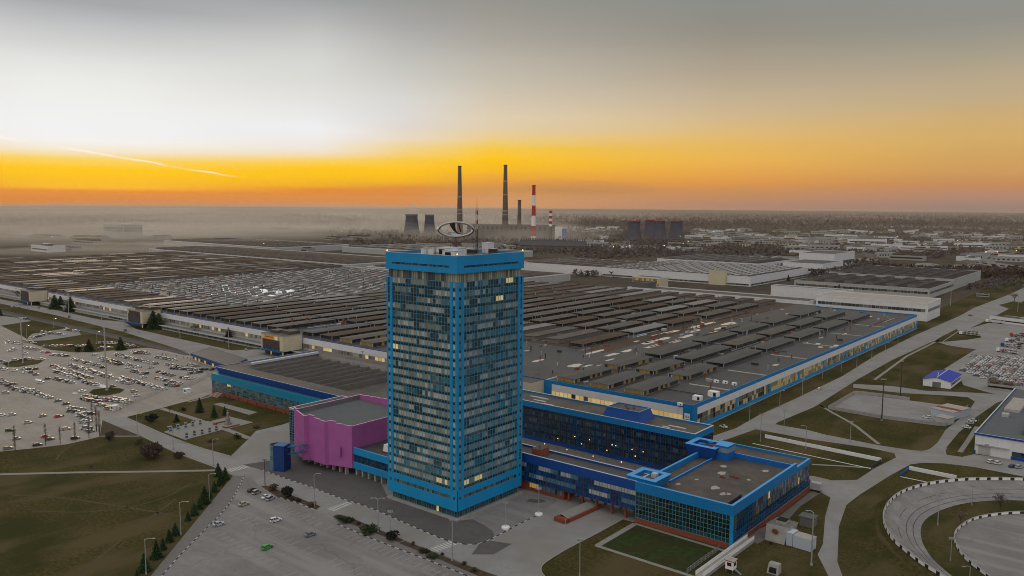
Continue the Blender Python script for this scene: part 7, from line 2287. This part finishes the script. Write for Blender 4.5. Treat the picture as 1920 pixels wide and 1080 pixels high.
for (bx, by, tx, ty, lb) in ((1542, 710, 1543, 684, 'fourth lamp on the verge along the plant'), (1577, 697, 1580, 678, 'fifth lamp on the verge along the plant'), (1606, 690, 1609, 665, 'sixth lamp on the verge along the plant'), (1634, 677, 1637, 652.5, 'seventh lamp on the verge along the plant'),
                             (1660, 662, 1662, 642, 'eighth lamp on the verge along the plant'), (1683, 653, 1685, 630, 'ninth lamp on the verge along the plant, below the annex')):
    lamp(bx, by, tx, ty, lb)
lamp(1782, 573, 1782.5, 543, 'lamp mast before the mossy-roofed hall', 'mast2')
lamp(1653, 789, 1657, 712, 'tall dark floodlight mast on the near wall of the walled yard', 'mast', m='darksteel')
lamp(1688, 746, 1693, 678, 'tall dark mast on the far side of the walled yard', 'mast2', m='darksteel')
lamp(1758, 985, 1760, 930, 'thin post on the grass inside the banked track', 'mast2')
lamp(1822, 948, 1823, 912, 'thin pale post behind the leafless tree in the track', 'mast2')
lamp(1782, 1052, 1783, 1010, 'thin post at the arena barrier', 'mast2')
lamp(1818, 1085, 1810, 1062, 'street lamp at the bottom of the track', side=[-1])
lamp(1848, 868, 1849, 835, 'post before the warehouse', 'mast2')
lamp(1908, 585, 1909, 556, 'lamp mast by the upper right road', 'mast2')
lamp(1835, 790, 1836, 770, 'thin post beside the warehouse wall', 'mast2')

# ------------------------------------------------------------------ garden: info stands, monument
for i, (x, y) in enumerate(((960, 268), (1002, 257), (1045, 247), (1085, 239), (1127, 230), (1050, 305), (1094, 292), (1137, 284), (1180, 274), (1218, 264))):
    p = at(x / 3, 720 + y / 3)
    pos = ['first', 'second', 'third', 'fourth', 'fifth'][i % 5]
    t = thing('info_stand', 'white and navy info stand, %s from left in the %s garden row' % (pos, 'upper' if i < 5 else 'lower'), 'info stand', (p.x, p.y, 0), 'info stands on the garden square')
    f = Vector((-p.x, -p.y, 0)).normalized(); s = Vector((-f.y, f.x, 0))
    q = MB(); q.obox(p, s, f, 1.4, .14, .1, 3.0, 'white_old'); q.obj('board', t)
    q = MB(); q.obox(p + f * .08, s, f, 1.25, .04, .3, 1.1, 'mullion_dark'); q.obj('poster', t); q = MB(); q.obox(p + f * .08, s, f, 1.0, .04, 1.6, 2.4, 'darksteel'); q.obj('poster', t)
    q = MB(); q.obox(p, s, f, 1.9, .7, 0.06, .16, 'concrete'); q.obj('foot', t)
p = at(427.5, 796)
t = thing('monument', 'pale stone figure on a pedestal in the small garden square', 'statue', (p.x, p.y, 0))
q = MB(); q.box(p.x - 1.3, p.x + 1.3, p.y - 1.3, p.y + 1.3, 0, 1.2, 'paving'); q.box(p.x - .9, p.x + .9, p.y - .9, p.y + .9, 1.2, 3.6, 'paving'); q.obj('pedestal', t)
q = MB(); q.lathe((p.x, p.y), [(.62, 3.6), (.55, 4.6), (.46, 5.3), (.62, 6.0), (.6, 6.4), (.2, 6.65), (.18, 6.75), (.27, 6.95), (.27, 7.2), (.1, 7.4)], 'paving', 12)
q.tube((p.x - .55, p.y, 6.3), (p.x - .75, p.y - .2, 5.2), .16, .13, 'paving', 6); q.tube((p.x + .55, p.y, 6.3), (p.x + .6, p.y - .4, 5.3), .16, .13, 'paving', 6); q.obj('figure', t)
q = MB()
for (x0, x1, y0, y1) in ((-6, -3, -5, -4.4), (3, 6, -5, -4.4), (-6, -5.4, -4.4, 3), (5.4, 6, -4.4, 3)):
    q = MB(); q.box(p.x + x0, p.x + x1, p.y + y0, p.y + y1, 0.06, .6, 'brick'); q.obj('low_wall', t)
for i, (x, y, lb) in enumerate(((215, 769, 'white guard hut at the corner of the dense car group'), (351, 737, 'white guard hut below the gatehouse fence'))):
    p = at(x, y)
    t = thing('guard_hut', lb, 'hut', (p.x, p.y, 0))
    q = MB(); q.box(p.x - 1.5, p.x + 1.5, p.y - 1.5, p.y + 1.5, 0, 2.6, 'whitepaint'); q.obj('cabin', t)
    q = MB(); q.box(p.x - 1.8, p.x + 1.8, p.y - 1.8, p.y + 1.8, 2.6, 2.8, 'coping'); q.obj('roof', t)
    q = MB(); q.box(p.x - 1, p.x + 1, p.y - 1.53, p.y - 1.5, 1.0, 2.1, 'carglass'); q.obj('window', t)
for i, (x, y, lb) in enumerate(((128, 623 - 27, 'small pale shelter on the boulevard left'), (233, 622, 'small pale kiosk on the boulevard verge'))):
    p = at(x, y)
    t = thing('bus_shelter', lb, 'shelter', (p.x, p.y, 0))
    q = MB(); q.box(p.x - 3, p.x + 3, p.y - 1.2, p.y + 1.2, 2.4, 2.7, 'paving'); q.obj('roof', t)
    q = MB(); q.box(p.x - 2.8, p.x + 2.8, p.y + .9, p.y + 1.0, .1, 2.4, 'glass', t=(.2, .22, .2)); q.obj('back_panel', t)
# puddles on the car park
for i, (x, y, w, l) in enumerate(((72, 712, 9, 3.2), (139, 719, 6, 3), (193, 724, 16, 5), (141, 737, 5, 3))):
    p = at(x, y, .05)
    q = MB()
    P = [(p.x + w / 2 * math.cos(a) * random.uniform(.7, 1.1), p.y + l / 2 * math.sin(a) * random.uniform(.7, 1.1), .05) for a in [2 * math.pi * k / 12 for k in range(12)]]
    q.face(P, 'puddle'); tag(q.obj('standing_water'), kind='structure')


# ------------------------------------------------------------------ cars
def car_parts(kind):
    """three builders' meshes: body, glasshouse, four wheels, two headlights, two tail lights; nose points to +y"""
    H = {'sedan': 1.45, 'hatch': 1.5, 'wagon': 1.62}[kind]
    # side profile of the lower body (y, z)
    low = [(-2.08, .42), (-2.1, .62), (-2.02, .93), (-1.45, .98) if kind == 'sedan' else (-1.98, 1.0), (-.9, .96), (.75, .96), (1.15, .92), (1.85, .78), (2.08, .6), (2.1, .38), (1.75, .26), (-1.75, .26)]
    body = MB()

    def hw(y, z):
        e = 1 - .16 * max(0, (abs(y) - 1.5) / .6) ** 2
        return .86 * e * (1 if z > .5 else .97) * (.97 if z > .9 else 1)
    L_ = [(-hw(y, z), y, z) for y, z in low]; R__ = [(hw(y, z), y, z) for y, z in low]
    body.face(L_, 'carpaint'); body.face(R__[::-1], 'carpaint')
    n = len(low)
    for i in range(n):
        j = (i + 1) % n
        body.face([L_[j], L_[i], R__[i], R__[j]], 'carpaint')
    if kind == 'sedan':
        cab = [(-1.5, .97), (-.95, H - .04), (-.7, H), (.1, H), (.35, H - .05), (1.0, .96)]
    elif kind == 'hatch':
        cab = [(-2.0, 1.0), (-1.62, H - .06), (-1.3, H), (.05, H), (.3, H - .05), (.98, .96)]
    else:
        cab = [(-2.02, 1.0), (-1.9, H - .08), (-1.7, H), (.0, H), (.25, H - .05), (.9, .96)]
    gl = MB()
    wl = lambda z: .82 - .2 * (z - .96) / (H - .96)
    A = [(-wl(z), y, z) for y, z in cab]; B = [(wl(z), y, z) for y, z in cab]
    gl.face(A, 'carglass'); gl.face(B[::-1], 'carglass')
    for i in (0, len(cab) - 2):
        gl.face([A[i + 1], A[i], B[i], B[i + 1]], 'carglass')
    ro = MB()
    for i in range(1, len(cab) - 2):
        a, b, c, d = A[i + 1], A[i], B[i], B[i + 1]
        ro.face([(a[0] - .01, a[1], a[2] + .02), (b[0] - .01, b[1], b[2] + .02), (c[0] + .01, c[1], c[2] + .02), (d[0] + .01, d[1], d[2] + .02)], 'carpaint')
    for sgn, Q in ((-1, A), (1, B)):
        for y in (-.35, -1.25):
            zt = H - .02
            x0, x1 = sgn * wl(.97), sgn * wl(zt)
            body.face([(x0 + sgn * .01, y - .05, .96), (x0 + sgn * .01, y + .05, .96), (x1 + sgn * .01, y + .04, zt), (x1 + sgn * .01, y - .04, zt)], 'carpaint')
    wh = []
    for sx_ in (-.8, .8):
        for y in (-1.3, 1.32):
            w = MB(); w.tube((sx_ - .1, y, .31), (sx_ + .1, y, .31), .31, .31, 'tyre', 12)
            w.tube((sx_ + (.1 if sx_ > 0 else -.1), y, .31), (sx_ + (.115 if sx_ > 0 else -.115), y, .31), .19, .17, 'steel', 10)
            wh.append(w)
    hl = []
    for sx_ in (-.58, .58):
        w = MB(); w.box(sx_ - .17, sx_ + .17, 2.0, 2.1, .58, .74, 'headlight'); hl.append(w)
    tl = []
    for sx_ in (-.62, .62):
        w = MB(); w.box(sx_ - .12, sx_ + .12, -2.11, -2.03, .68, .82, 'rust'); tl.append(w)
    return body, gl, ro, wh, hl, tl


CARP = {k: car_parts(k) for k in ('sedan', 'hatch', 'wagon')}


def merged(parts, name, tint=None):
    q = MB()
    for p in parts:
        b = len(q.v)
        q.v += p.v; q.f += [tuple(b + i for i in f) for f in p.f]
        for mi_ in p.m:
            q.m.append(q.mi([k for k, m in M.items() if m == p.mats[mi_]][0]))
        q.t += p.t
    return q


SIMPLE = {}
for k, (bd_, gl_, ro_, wh_l, hl_, tl_) in CARP.items():
    SIMPLE[k] = merged([bd_, gl_, ro_] + wh_l + hl_ + tl_, k)
SIMPLE_ME = {k: v.mesh('car_' + k) for k, v in SIMPLE.items()}
PAINT = {'white': (0.72, 0.73, 0.74), 'silver': (0.42, 0.43, 0.44), 'grey': (0.18, 0.185, 0.19), 'black': (0.02, 0.02, 0.022), 'dark blue': (0.02, 0.03, 0.10), 'red': (0.30, 0.025, 0.025), 'brown': (0.10, 0.065, 0.05),
         'beige': (0.40, 0.35, 0.27), 'green': (0.04, 0.33, 0.03), 'yellow': (0.45, 0.28, 0.03), 'dark green': (0.02, 0.05, 0.035)}
CROWD = (['white'] * 10 + ['silver'] * 10 + ['grey'] * 6 + ['black'] * 5 + ['beige'] * 4 + ['brown'] * 2 + ['dark blue'] * 2 + ['red'] * 2 + ['dark green'])
CN = {'sedan': 'saloon', 'hatch': 'hatchback', 'wagon': 'estate'}


def full_car(kind, p, rz, col, label):
    t = thing('car', label, 'car', (p.x, p.y, p.z))
    t.rotation_euler = (0, 0, rz)
    bd_, gl_, ro_, wh_l, hl_, tl_ = CARP[kind]
    for nm, q in [('body', bd_), ('windows', gl_), ('car_roof', ro_)] + [('wheel', w) for w in wh_l] + [('headlight', w) for w in hl_] + [('tail_light', w) for w in tl_]:
        key = 'CAR_%s_%s_%d' % (kind, nm, id(q))
        me = CARM.get(key) or CARM.setdefault(key, q.mesh(nm))
        o = bpy.data.objects.new(nm, me); COL.objects.link(o); o.parent = t
        o.color = (*PAINT[col], 1)
    return t


CARM = {}
GZ = .085
for (x, y, kind, col, rz, lb) in ((410, 985.5, 'sedan', 'silver', -.12, 'silver saloon parked alone at the left of the front car park'), (457, 948, 'sedan', 'beige', -.1, 'beige saloon parked below the two dark and pale cars'),
                                  (472, 921.5, 'hatch', 'black', .35, 'black hatchback at the kerb of the front car park'), (481, 925.5, 'wagon', 'beige', .3, 'pale beige estate right beside the black hatchback'),
                                  (499, 934, 'sedan', 'white', .3, 'white saloon at the kerb beside the silver-blue estate'), (507, 937, 'wagon', 'silver', .3, 'silver-blue estate at the kerb, rightmost of the four'),
                                  (517, 978, 'wagon', 'white', -.1, 'white estate alone in the middle of the front car park'), (581.5, 1005, 'sedan', 'grey', -.1, 'dark grey saloon alone, rightmost in the front car park'),
                                  (501, 1029, 'hatch', 'green', .1, 'bright green hatchback in the front car park'), (1356.5, 802, 'sedan', 'white', 1.35, 'white saloon at the road corner behind the corner block'),
                                  (1536.5, 730.5, 'hatch', 'white', .1, 'white hatchback driving on the plant road'), (1737, 784, 'wagon', 'white', 1.5, 'white off-roader inside the walled yard'),
                                  (1858.5, 868, 'hatch', 'white', -.5, 'white hatchback, first from the left before the warehouse'), (1871.5, 870.5, 'hatch', 'white', -.5, 'white hatchback, second from the left before the warehouse'),
                                  (1899, 876.5, 'sedan', 'dark blue', -.5, 'dark blue saloon before the warehouse'), (1911, 878, 'hatch', 'silver', -.5, 'silver hatchback at the right edge before the warehouse'),
                                  (1823, 790.5, 'sedan', 'white', 1.45, 'upper white saloon beside the warehouse corner'), (1818, 795, 'sedan', 'silver', 1.45, 'silver saloon parked tight below the upper white one'), (1812, 803, 'sedan', 'white', 1.4, 'lower white saloon beside the warehouse corner'),
                                  (1819.5, 592.5, 'hatch', 'red', -.6, 'red car driving on the far right road'), (73, 578, 'sedan', 'red', 1.2, 'red car driving on the boulevard'), (461, 656.5, 'wagon', 'silver', 1.3, 'silver estate parked on the square before the nearest gate pavilion'),
                                  (36, 577.5, 'sedan', 'brown', 1.2, 'dark brown car on the boulevard ahead of the red one'), (22, 576.5, 'sedan', 'white', 1.2, 'white car on the boulevard at the far left')):
    p = at(x, y); p.z = GZ
    full_car(kind, p, rz, col, lb)

# --- the crowd of parked cars: rows given as the line they stand on in the car park
Z5 = lambda x, y: (x / 3.6, 560 + y / 3.6)
ROWS_C = [(490, 413, 660, 456, 10, 'the upper middle row of the big car park'), (478, 450, 770, 540, 19, 'the long upper double row of the big car park'), (490, 462, 720, 530, 12, 'the long upper double row of the big car park'),
          (355, 458, 620, 540, 18, 'the long lower row left of the tall mast'), (372, 494, 570, 554, 13, 'the second lower row left of the tall mast'), (375, 546, 480, 572, 6, 'the short row left of the standing water'), (575, 568, 645, 586, 5, 'the short row right of the standing water'),
          (685, 403, 930, 466, 15, 'the row right behind the tall mast'), (690, 420, 810, 449, 8, 'the second row behind the tall mast'), (795, 388, 1050, 444, 16, 'the right upper rows towards the gatehouse'), (795, 378, 880, 404, 7, 'the right upper rows towards the gatehouse'),
          (905, 372, 1000, 376, 5, 'the top right corner of the car park'), (905, 362, 990, 368, 5, 'the top right corner of the car park'), (1065, 398, 1175, 420, 8, 'the row nearest the gatehouse'), (820, 537, 1005, 588, 14, 'the lower right double row'), (805, 558, 880, 578, 6, 'the lower right double row'),
          (895, 492, 978, 512, 7, 'the small group in the right middle'), (1060, 542, 1215, 578, 11, 'the row by the mesh fence'), (1135, 586, 1190, 595, 4, 'the row by the mesh fence'), (1070, 498, 1165, 524, 5, 'the loose row left of the fence'), (1030, 602, 1105, 615, 5, 'the short row below the lower right double row'),
          (1130, 447, 1220, 463, 6, 'the rows before the gatehouse'), (1160, 475, 1350, 487, 10, 'the rows before the gatehouse'), (1275, 452, 1335, 460, 5, 'the rows before the gatehouse'), (1280, 510, 1355, 500, 5, 'the rows before the gatehouse'), (1235, 537, 1290, 545, 4, 'the rows before the gatehouse'), (1400, 482, 1430, 484, 2, 'the rows before the gatehouse'),
          (5, 552, 80, 604, 5, 'the diagonal line on the left of the car park'), (95, 612, 180, 634, 6, 'the diagonal line on the left of the car park'), (190, 627, 335, 675, 10, 'the diagonal line on the left of the car park'), (150, 612, 215, 628, 3, 'the diagonal line on the left of the car park'),
          (560, 682, 665, 702, 9, 'the dense group below the round grass island'), (575, 662, 650, 680, 6, 'the dense group below the round grass island'), (665, 718, 790, 748, 9, 'the dense group below the round grass island'), (700, 688, 872, 704, 10, 'the dense group below the round grass island'), (770, 676, 852, 692, 6, 'the dense group below the round grass island'), (715, 742, 765, 752, 4, 'the dense group below the round grass island'),
          (300, 326, 492, 322, 10, 'the line under the upper lawn'), (535, 324, 582, 322, 3, 'the line under the upper lawn'), (665, 306, 778, 306, 8, 'the group by the lone dark spruce'), (680, 336, 742, 336, 5, 'the group by the lone dark spruce'), (840, 312, 920, 330, 6, 'the group by the lone dark spruce'),
          (205, 272, 322, 242, 9, 'the small pale lot on the upper lawn'), (288, 228, 432, 246, 10, 'the small pale lot on the upper lawn'), (435, 211, 520, 224, 7, 'the small pale lot on the upper lawn'), (130, 136, 182, 141, 4, 'the far pale lot at the top left'),
          (165, 292, 222, 302, 5, 'the loose cars at the top left'), (48, 293, 132, 310, 6, 'the loose cars at the top left'), (168, 334, 250, 347, 6, 'the loose cars at the top left'), (70, 357, 105, 342, 3, 'the loose cars at the top left'), (345, 383, 455, 390, 8, 'the loose cars left of the upper rows'), (285, 364, 322, 368, 2, 'the loose cars left of the upper rows'),
          (90, 422, 205, 412, 5, 'the cars round the left grass island'), (10, 428, 40, 442, 3, 'the cars round the left grass island'), (10, 477, 40, 482, 2, 'the cars round the left grass island'), (155, 478, 232, 482, 4, 'the cars round the left grass island'), (180, 500, 215, 502, 2, 'the cars round the left grass island'),
          (480, 742, 560, 752, 4, 'the cluster behind the bare poplars'), (470, 764, 610, 784, 5, 'the cluster behind the bare poplars'), (540, 794, 585, 818, 4, 'the cluster behind the bare poplars'), (560, 838, 590, 836, 2, 'the cluster behind the bare poplars'), (575, 880, 615, 902, 3, 'the cluster behind the bare poplars')]
SING = [(92, 582), (20, 577), (38, 642), (390, 696), (445, 716), (320, 546), (275, 570), (243, 518), (98, 490), (172, 375), (80, 790), (10, 794), (287, 798), (392, 802), (187, 843), (445, 886), (67, 897), (110, 952), (55, 1018), (253, 995), (308, 938), (335, 956), (635, 383), (695, 470), (590, 538),
        (1020, 470), (970, 534), (905, 632), (918, 660), (760, 598), (557, 630), (865, 470), (285, 413), (508, 950)]
SLB = ['dark saloon', 'car']
specs = []
rr_ = random.Random(21)
for (x1, y1, x2, y2, n_, lb) in ROWS_C:
    for i in range(n_):
        f = i / max(1, n_ - 1)
        p = at(*Z5(x1 + (x2 - x1) * f, y1 + (y2 - y1) * f))
        specs.append((p + Vector((rr_.gauss(0, .12), rr_.gauss(0, .35), 0)), rr_.gauss(0, .04) + (math.pi if rr_.random() < .4 else 0), lb, None))
for i, (x, y) in enumerate(SING):
    specs.append((at(*Z5(x, y)), rr_.gauss(0, .12) - .1, None, i))
# storage yard of new cars on the right: straight lines of cars
YARD = [(1794, 693), (1826, 667), (1930, 673), (1930, 727), (1860, 716), (1832, 706)]
YW = [at(*c) for c in YARD]
yx0, yx1 = min(p.x for p in YW), max(p.x for p in YW)
yy0, yy1 = min(p.y for p in YW), max(p.y for p in YW)
yx = yx0
while yx < yx1:
    yv = yy0
    while yv < yy1:
        p = Vector((yx + rr_.gauss(0, .1), yv + rr_.gauss(0, .15), 0))
        if inside((p.x, p.y), [(q_.x, q_.y) for q_ in YW]) and rr_.random() < .93:
            specs.append((p, math.pi / 2 + rr_.gauss(0, .03), 'the straight lines of new cars in the storage yard', None))
        yv += 2.5
    yx += 5.3
specs.sort(key=lambda s: s[0].length)
SPOT = ['left of the diagonal line', 'near the end of the diagonal line', 'at the left edge', 'at the foot of the avenue', 'in the middle of the empty asphalt', 'by the poplars', 'beside the standing water']
made = 0
crowd_rest = []
solo = 0
used_solo = {}
for p, rz, lb, idx in specs:
    kind = rr_.choice(['sedan', 'sedan', 'sedan', 'hatch', 'wagon'])
    col = rr_.choice(CROWD)
    if lb and 'new cars' in lb:
        col = rr_.choice(['white'] * 8 + ['silver'] * 3 + ['dark blue'] * 2 + ['red', 'grey', 'grey', 'brown', 'black', 'black'])
    if made < 272 or (lb is None):
        o = bpy.data.objects.new('car', SIMPLE_ME[kind]); COL.objects.link(o)
        o.location = (p.x, p.y, GZ); o.rotation_euler = (0, 0, rz)
        o.color = (*jit(PAINT[col], .15), 1)
        o['category'] = 'car'
        if lb is None:
            sx__, sy__ = SING[idx]
            o['label'] = '%s %s parked alone %s' % (col, CN[kind], 'on open asphalt %s' % {0: 'at the far left', 1: 'left of the masts', 2: 'between the two masts', 3: 'right of the tall mast'}[0 if sx__ < 130 else 1 if sx__ < 350 else 2 if sx__ < 700 else 3] + (', lower part' if sy__ > 700 else ', middle part' if sy__ > 500 else ', upper part'))
            o['group'] = 'lone parked cars, ' + o['label']
        else:
            o['label'] = '%s %s among %s' % (col, CN[kind], lb)
            o['group'] = '%s cars in %s' % (col, lb)
        made += 1
    else:
        crowd_rest.append((p, rz, kind, jit(PAINT[col], .15)))
if crowd_rest:
    q = MB()
    for p, rz, kind, c in crowd_rest:
        s = SIMPLE[kind]
        b = len(q.v)
        cr, sr = math.cos(rz), math.sin(rz)
        q.v += [(p.x + v[0] * cr - v[1] * sr, p.y + v[0] * sr + v[1] * cr, GZ + v[2]) for v in s.v]
        q.f += [tuple(b + i for i in f) for f in s.f]
        for mi_ in s.m:
            k = [kk for kk, m in M.items() if m == s.mats[mi_]][0]
            q.m.append(q.mi('cartint' if k == 'carpaint' else k))
        q.t += [c] * len(s.f)
    tag(q.obj('parked_cars'), 'the remaining far rows of parked cars', None, 'parked cars', 'stuff')


# car transporters in the storage yard
def transporter(px, py, rz, label, cab, load):
    p = at(px, py)
    t = thing('car_transporter', label, 'truck', (p.x, p.y, .06))
    cr, sr = math.cos(rz), math.sin(rz)

    def W_(x, y): return Vector((p.x + x * cr - y * sr, p.y + x * sr + y * cr, 0))
    uy, ux_ = Vector((-sr, cr, 0)), Vector((cr, sr, 0))
    q = MB(); q.obox(W_(0, 7.2), ux_, uy, 2.4, 2.4, .7, 3.0, cab); q.obox(W_(0, 8.41), ux_, uy, 2.1, .06, 1.8, 2.7, 'carglass'); q.obj('cab', t)
    q = MB()
    for z in (.9, 2.75):
        q.obox(W_(0, -1.0), ux_, uy, 2.4, 13.5, z, z + .12, 'steel')
    for yv in (-7.5, -4.2, -1, 2.2, 5.5):
        for s in (-1.15, 1.15):
            q.obox(W_(s, yv), ux_, uy, .12, .14, .9, 3.6, 'whitepaint')
    q.obj('car_deck', t)
    for yv in (7.2, 3.6, -4, -5.2):
        for s in (-1.05, 1.05):
            q = MB(); a_, b_ = W_(s - .15, yv), W_(s + .15, yv); q.tube((a_.x, a_.y, .5), (b_.x, b_.y, .5), .5, .5, 'tyre', 10); q.obj('wheel', t)
    n_ = 0
    for z in (1.02, 2.87):
        for yv in (-5.4, -1.0, 3.3):
            if n_ >= load: break
            c = rr_.choice(['white', 'red', 'dark blue', 'white', 'silver', 'brown', 'red', 'dark green'])
            kind = rr_.choice(['sedan', 'hatch'])
            w = W_(0, yv)
            o = bpy.data.objects.new('car', SIMPLE_ME[kind]); COL.objects.link(o)
            o.location = (w.x, w.y, z + .06); o.rotation_euler = (0, 0, rz); o.color = (*PAINT[c], 1)
            o['label'] = '%s %s carried on a car transporter in the yard' % (c, CN[kind]); o['category'] = 'car'; o['group'] = '%s %ss loaded on transporters' % (c, CN[kind])
            n_ += 1


for (x, y, rz, lb, cb_, ld) in ((1890, 662, 1.25, 'loaded car transporter with white cab, lowest in the crowded yard corner', 'whitepaint', 5), (1897, 652, 1.25, 'loaded car transporter with dark blue cab in the yard corner', 'blue_deep', 5), (1905, 643, 1.25, 'loaded car transporter with white cab, third in the yard corner', 'whitepaint', 5),
                                (1913, 633, 1.25, 'loaded car transporter with red cab in the yard corner', 'red', 5), (1818, 629, 1.45, 'empty white-framed car transporter on the grass island', 'whitepaint', 0), (1866, 606, 1.4, 'empty dark car transporter at the top of the yard', 'whitepaint', 0)):
    transporter(x, y, rz, lb, cb_, ld)


# people: one continuous skinned body each
def person_mesh(seed):
    rnd = random.Random(seed)
    st = rnd.uniform(.12, .25)
    V = [(0, 0, .92), (0, .02, 1.2), (0, .01, 1.42), (0, .02, 1.52), (0, .04, 1.68), (-.19, .0, 1.4), (-.24, .02, 1.12), (-.22, .12, .88), (.19, 0, 1.4), (.24, -.02, 1.12), (.22, .05, .88),
         (-.1, 0, .88), (-.11, st * .5, .48), (-.11, st * .2, .06), (-.11, st * .2 + .14, .03), (.1, 0, .88), (.11, -st * .3, .48), (.11, -st, .08), (.11, -st + .14, .03)]
    Ed = [(0, 1), (1, 2), (2, 3), (3, 4), (2, 5), (5, 6), (6, 7), (2, 8), (8, 9), (9, 10), (0, 11), (11, 12), (12, 13), (13, 14), (0, 15), (15, 16), (16, 17), (17, 18)]
    Rr = [.15, .14, .16, .06, .11, .075, .055, .045, .075, .055, .045, .095, .07, .05, .045, .095, .07, .05, .045]
    me = bpy.data.meshes.new('person')
    me.from_pydata(V, Ed, [])
    o = bpy.data.objects.new('person', me); COL.objects.link(o)
    o.modifiers.new('skin', 'SKIN')
    for v, r in zip(me.skin_vertices[0].data, Rr): v.radius = (r, r)
    me.skin_vertices[0].data[0].use_root = True
    s = o.modifiers.new('sub', 'SUBSURF'); s.levels = 1; s.render_levels = 1
    me.materials.append(M['skin'])
    return o


base_person = [person_mesh(1), person_mesh(2)]
PEO = [(1090, 387), (1098, 383), (1118, 385), (1122, 391), (1190, 395), (1240, 405), (1268, 408), (1285, 412), (430, 802), (955, 470), (890, 215), (937, 235)]
for i, (x, y) in enumerate(PEO):
    p = at(*Z5(x, y))
    o = base_person[i] if i < 2 else base_person[i % 2].copy()
    if i >= 2: COL.objects.link(o)
    o.location = (p.x, p.y, .07); o.rotation_euler = (0, 0, i * 1.3)
    lab = 'person in dark clothes standing near the gatehouse on the car park' if i < 8 else ['person in dark clothes standing beside a lone parked car', 'person in dark clothes walking among the car rows', 'person in dark clothes crossing the boulevard', 'second person in dark clothes on the boulevard'][i - 8]
    tag(o, lab, 'person', 'people by the gatehouse' if i < 8 else None)

# ------------------------------------------------------------------ steam, ground mist and the air
def vol_mat(name, col, dens, aniso=0.2):
    m = bpy.data.materials.new(name); m.use_nodes = True
    t = m.node_tree; t.nodes.clear()
    v = N('ShaderNodeVolumePrincipled', t)
    v.inputs['Color'].default_value = (*col, 1); v.inputs['Density'].default_value = dens; v.inputs['Anisotropy'].default_value = aniso
    o = N('ShaderNodeOutputMaterial', t); t.links.new(v.outputs[0], o.inputs['Volume'])
    return m


def blob(name, c, r, dens, col=(.95, .86, .75), seed=0, rz=0.0):
    me = bpy.data.meshes.new(name)
    import bmesh
    bm = bmesh.new(); bmesh.ops.create_icosphere(bm, subdivisions=4, radius=1)
    from mathutils import noise
    for v in bm.verts:
        k = 1 + .35 * noise.noise(v.co * 1.7 + Vector((seed * 3.1, 0, 0))) + .18 * noise.noise(v.co * 4.0 + Vector((0, seed * 2.3, 0)))
        v.co *= k
        v.co.x *= r[0]; v.co.y *= r[1]; v.co.z *= r[2]
    bm.to_mesh(me); bm.free()
    me.materials.append(vol_mat(name, col, dens))
    o = bpy.data.objects.new(name, me); COL.objects.link(o)
    o.location = c; o.rotation_euler = (0, 0, rz)
    return tag(o, kind='stuff')


def mist(px, py, rx, ry, rz_, dens, seed, name='ground_mist'):
    p = at(px, py)
    blob(name, (p.x, p.y, rz_ * .25), (rx, ry, rz_), dens, seed=seed, rz=YAW)


me = bpy.data.meshes.new('ground_mist')
vs, fs, nn_ = [], [], 64
rings = ((19000, -6.0), (19000, 20.0), (17500, 48.0), (6000, 62.0), (2200, 40.0), (1250, 8.0), (1150, -6.0))
for r_, z_ in rings:
    vs += [(r_ * math.cos(2 * math.pi * i / nn_), r_ * math.sin(2 * math.pi * i / nn_), z_) for i in range(nn_)]
for k in range(len(rings)):
    k2 = (k + 1) % len(rings)
    fs += [(k * nn_ + i, k * nn_ + (i + 1) % nn_, k2 * nn_ + (i + 1) % nn_, k2 * nn_ + i) for i in range(nn_)]
me.from_pydata(vs, [], fs)
me.materials.append(vol_mat('ground_mist_air', (0.88, 0.755, 0.61), 0.00008, 0.35))
o = bpy.data.objects.new('ground_mist', me); COL.objects.link(o); tag(o, kind='stuff')
mist(60, 452, 620, 330, 45, 0.0013, 1)
mist(330, 446, 560, 300, 40, 0.001, 2)
mist(560, 440, 700, 420, 42, 0.0009, 3)
mist(150, 425, 1300, 800, 60, 0.0006, 4)
mist(640, 428, 1100, 700, 60, 0.0005, 5)
mist(950, 450, 330, 160, 50, 0.0011, 6)
mist(870, 436, 420, 260, 60, 0.0009, 7)
mist(1060, 505, 110, 60, 14, 0.005, 8)
mist(1130, 515, 90, 40, 12, 0.005, 9)
mist(250, 470, 260, 70, 16, 0.0035, 21)
mist(430, 462, 240, 90, 16, 0.003, 22)
mist(120, 478, 300, 60, 14, 0.003, 23)
mist(1010, 456, 160, 80, 40, 0.0018, 24)
mist(350, 405, 4000, 2200, 90, 0.00018, 10)
p = at(776, 441)
blob('steam_plume', (p.x, p.y, 84), (17, 17, 26), 0.03, seed=11)
p = EYE + ray(1085, 352).normalized() * 2650
blob('chimney_smoke', tuple(p), (260, 90, 26), 0.0011, (.55, .45, .36), 31, YAW)

me = bpy.data.meshes.new('haze')
S, zb, ztp = 20200.0, -8.0, 300.0
vs = [(-S, -S, zb), (S, -S, zb), (S, S, zb), (-S, S, zb), (-S, -S, ztp), (S, -S, ztp), (S, S, ztp), (-S, S, ztp)]
me.from_pydata(vs, [], [(3, 2, 1, 0), (4, 5, 6, 7), (0, 1, 5, 4), (1, 2, 6, 5), (2, 3, 7, 6), (3, 0, 4, 7)])
me.materials.append(vol_mat('haze', (0.97, 0.86, 0.73), 0.000014, 0.35))
hz = bpy.data.objects.new('haze', me); COL.objects.link(hz)
tag(hz, kind='stuff')
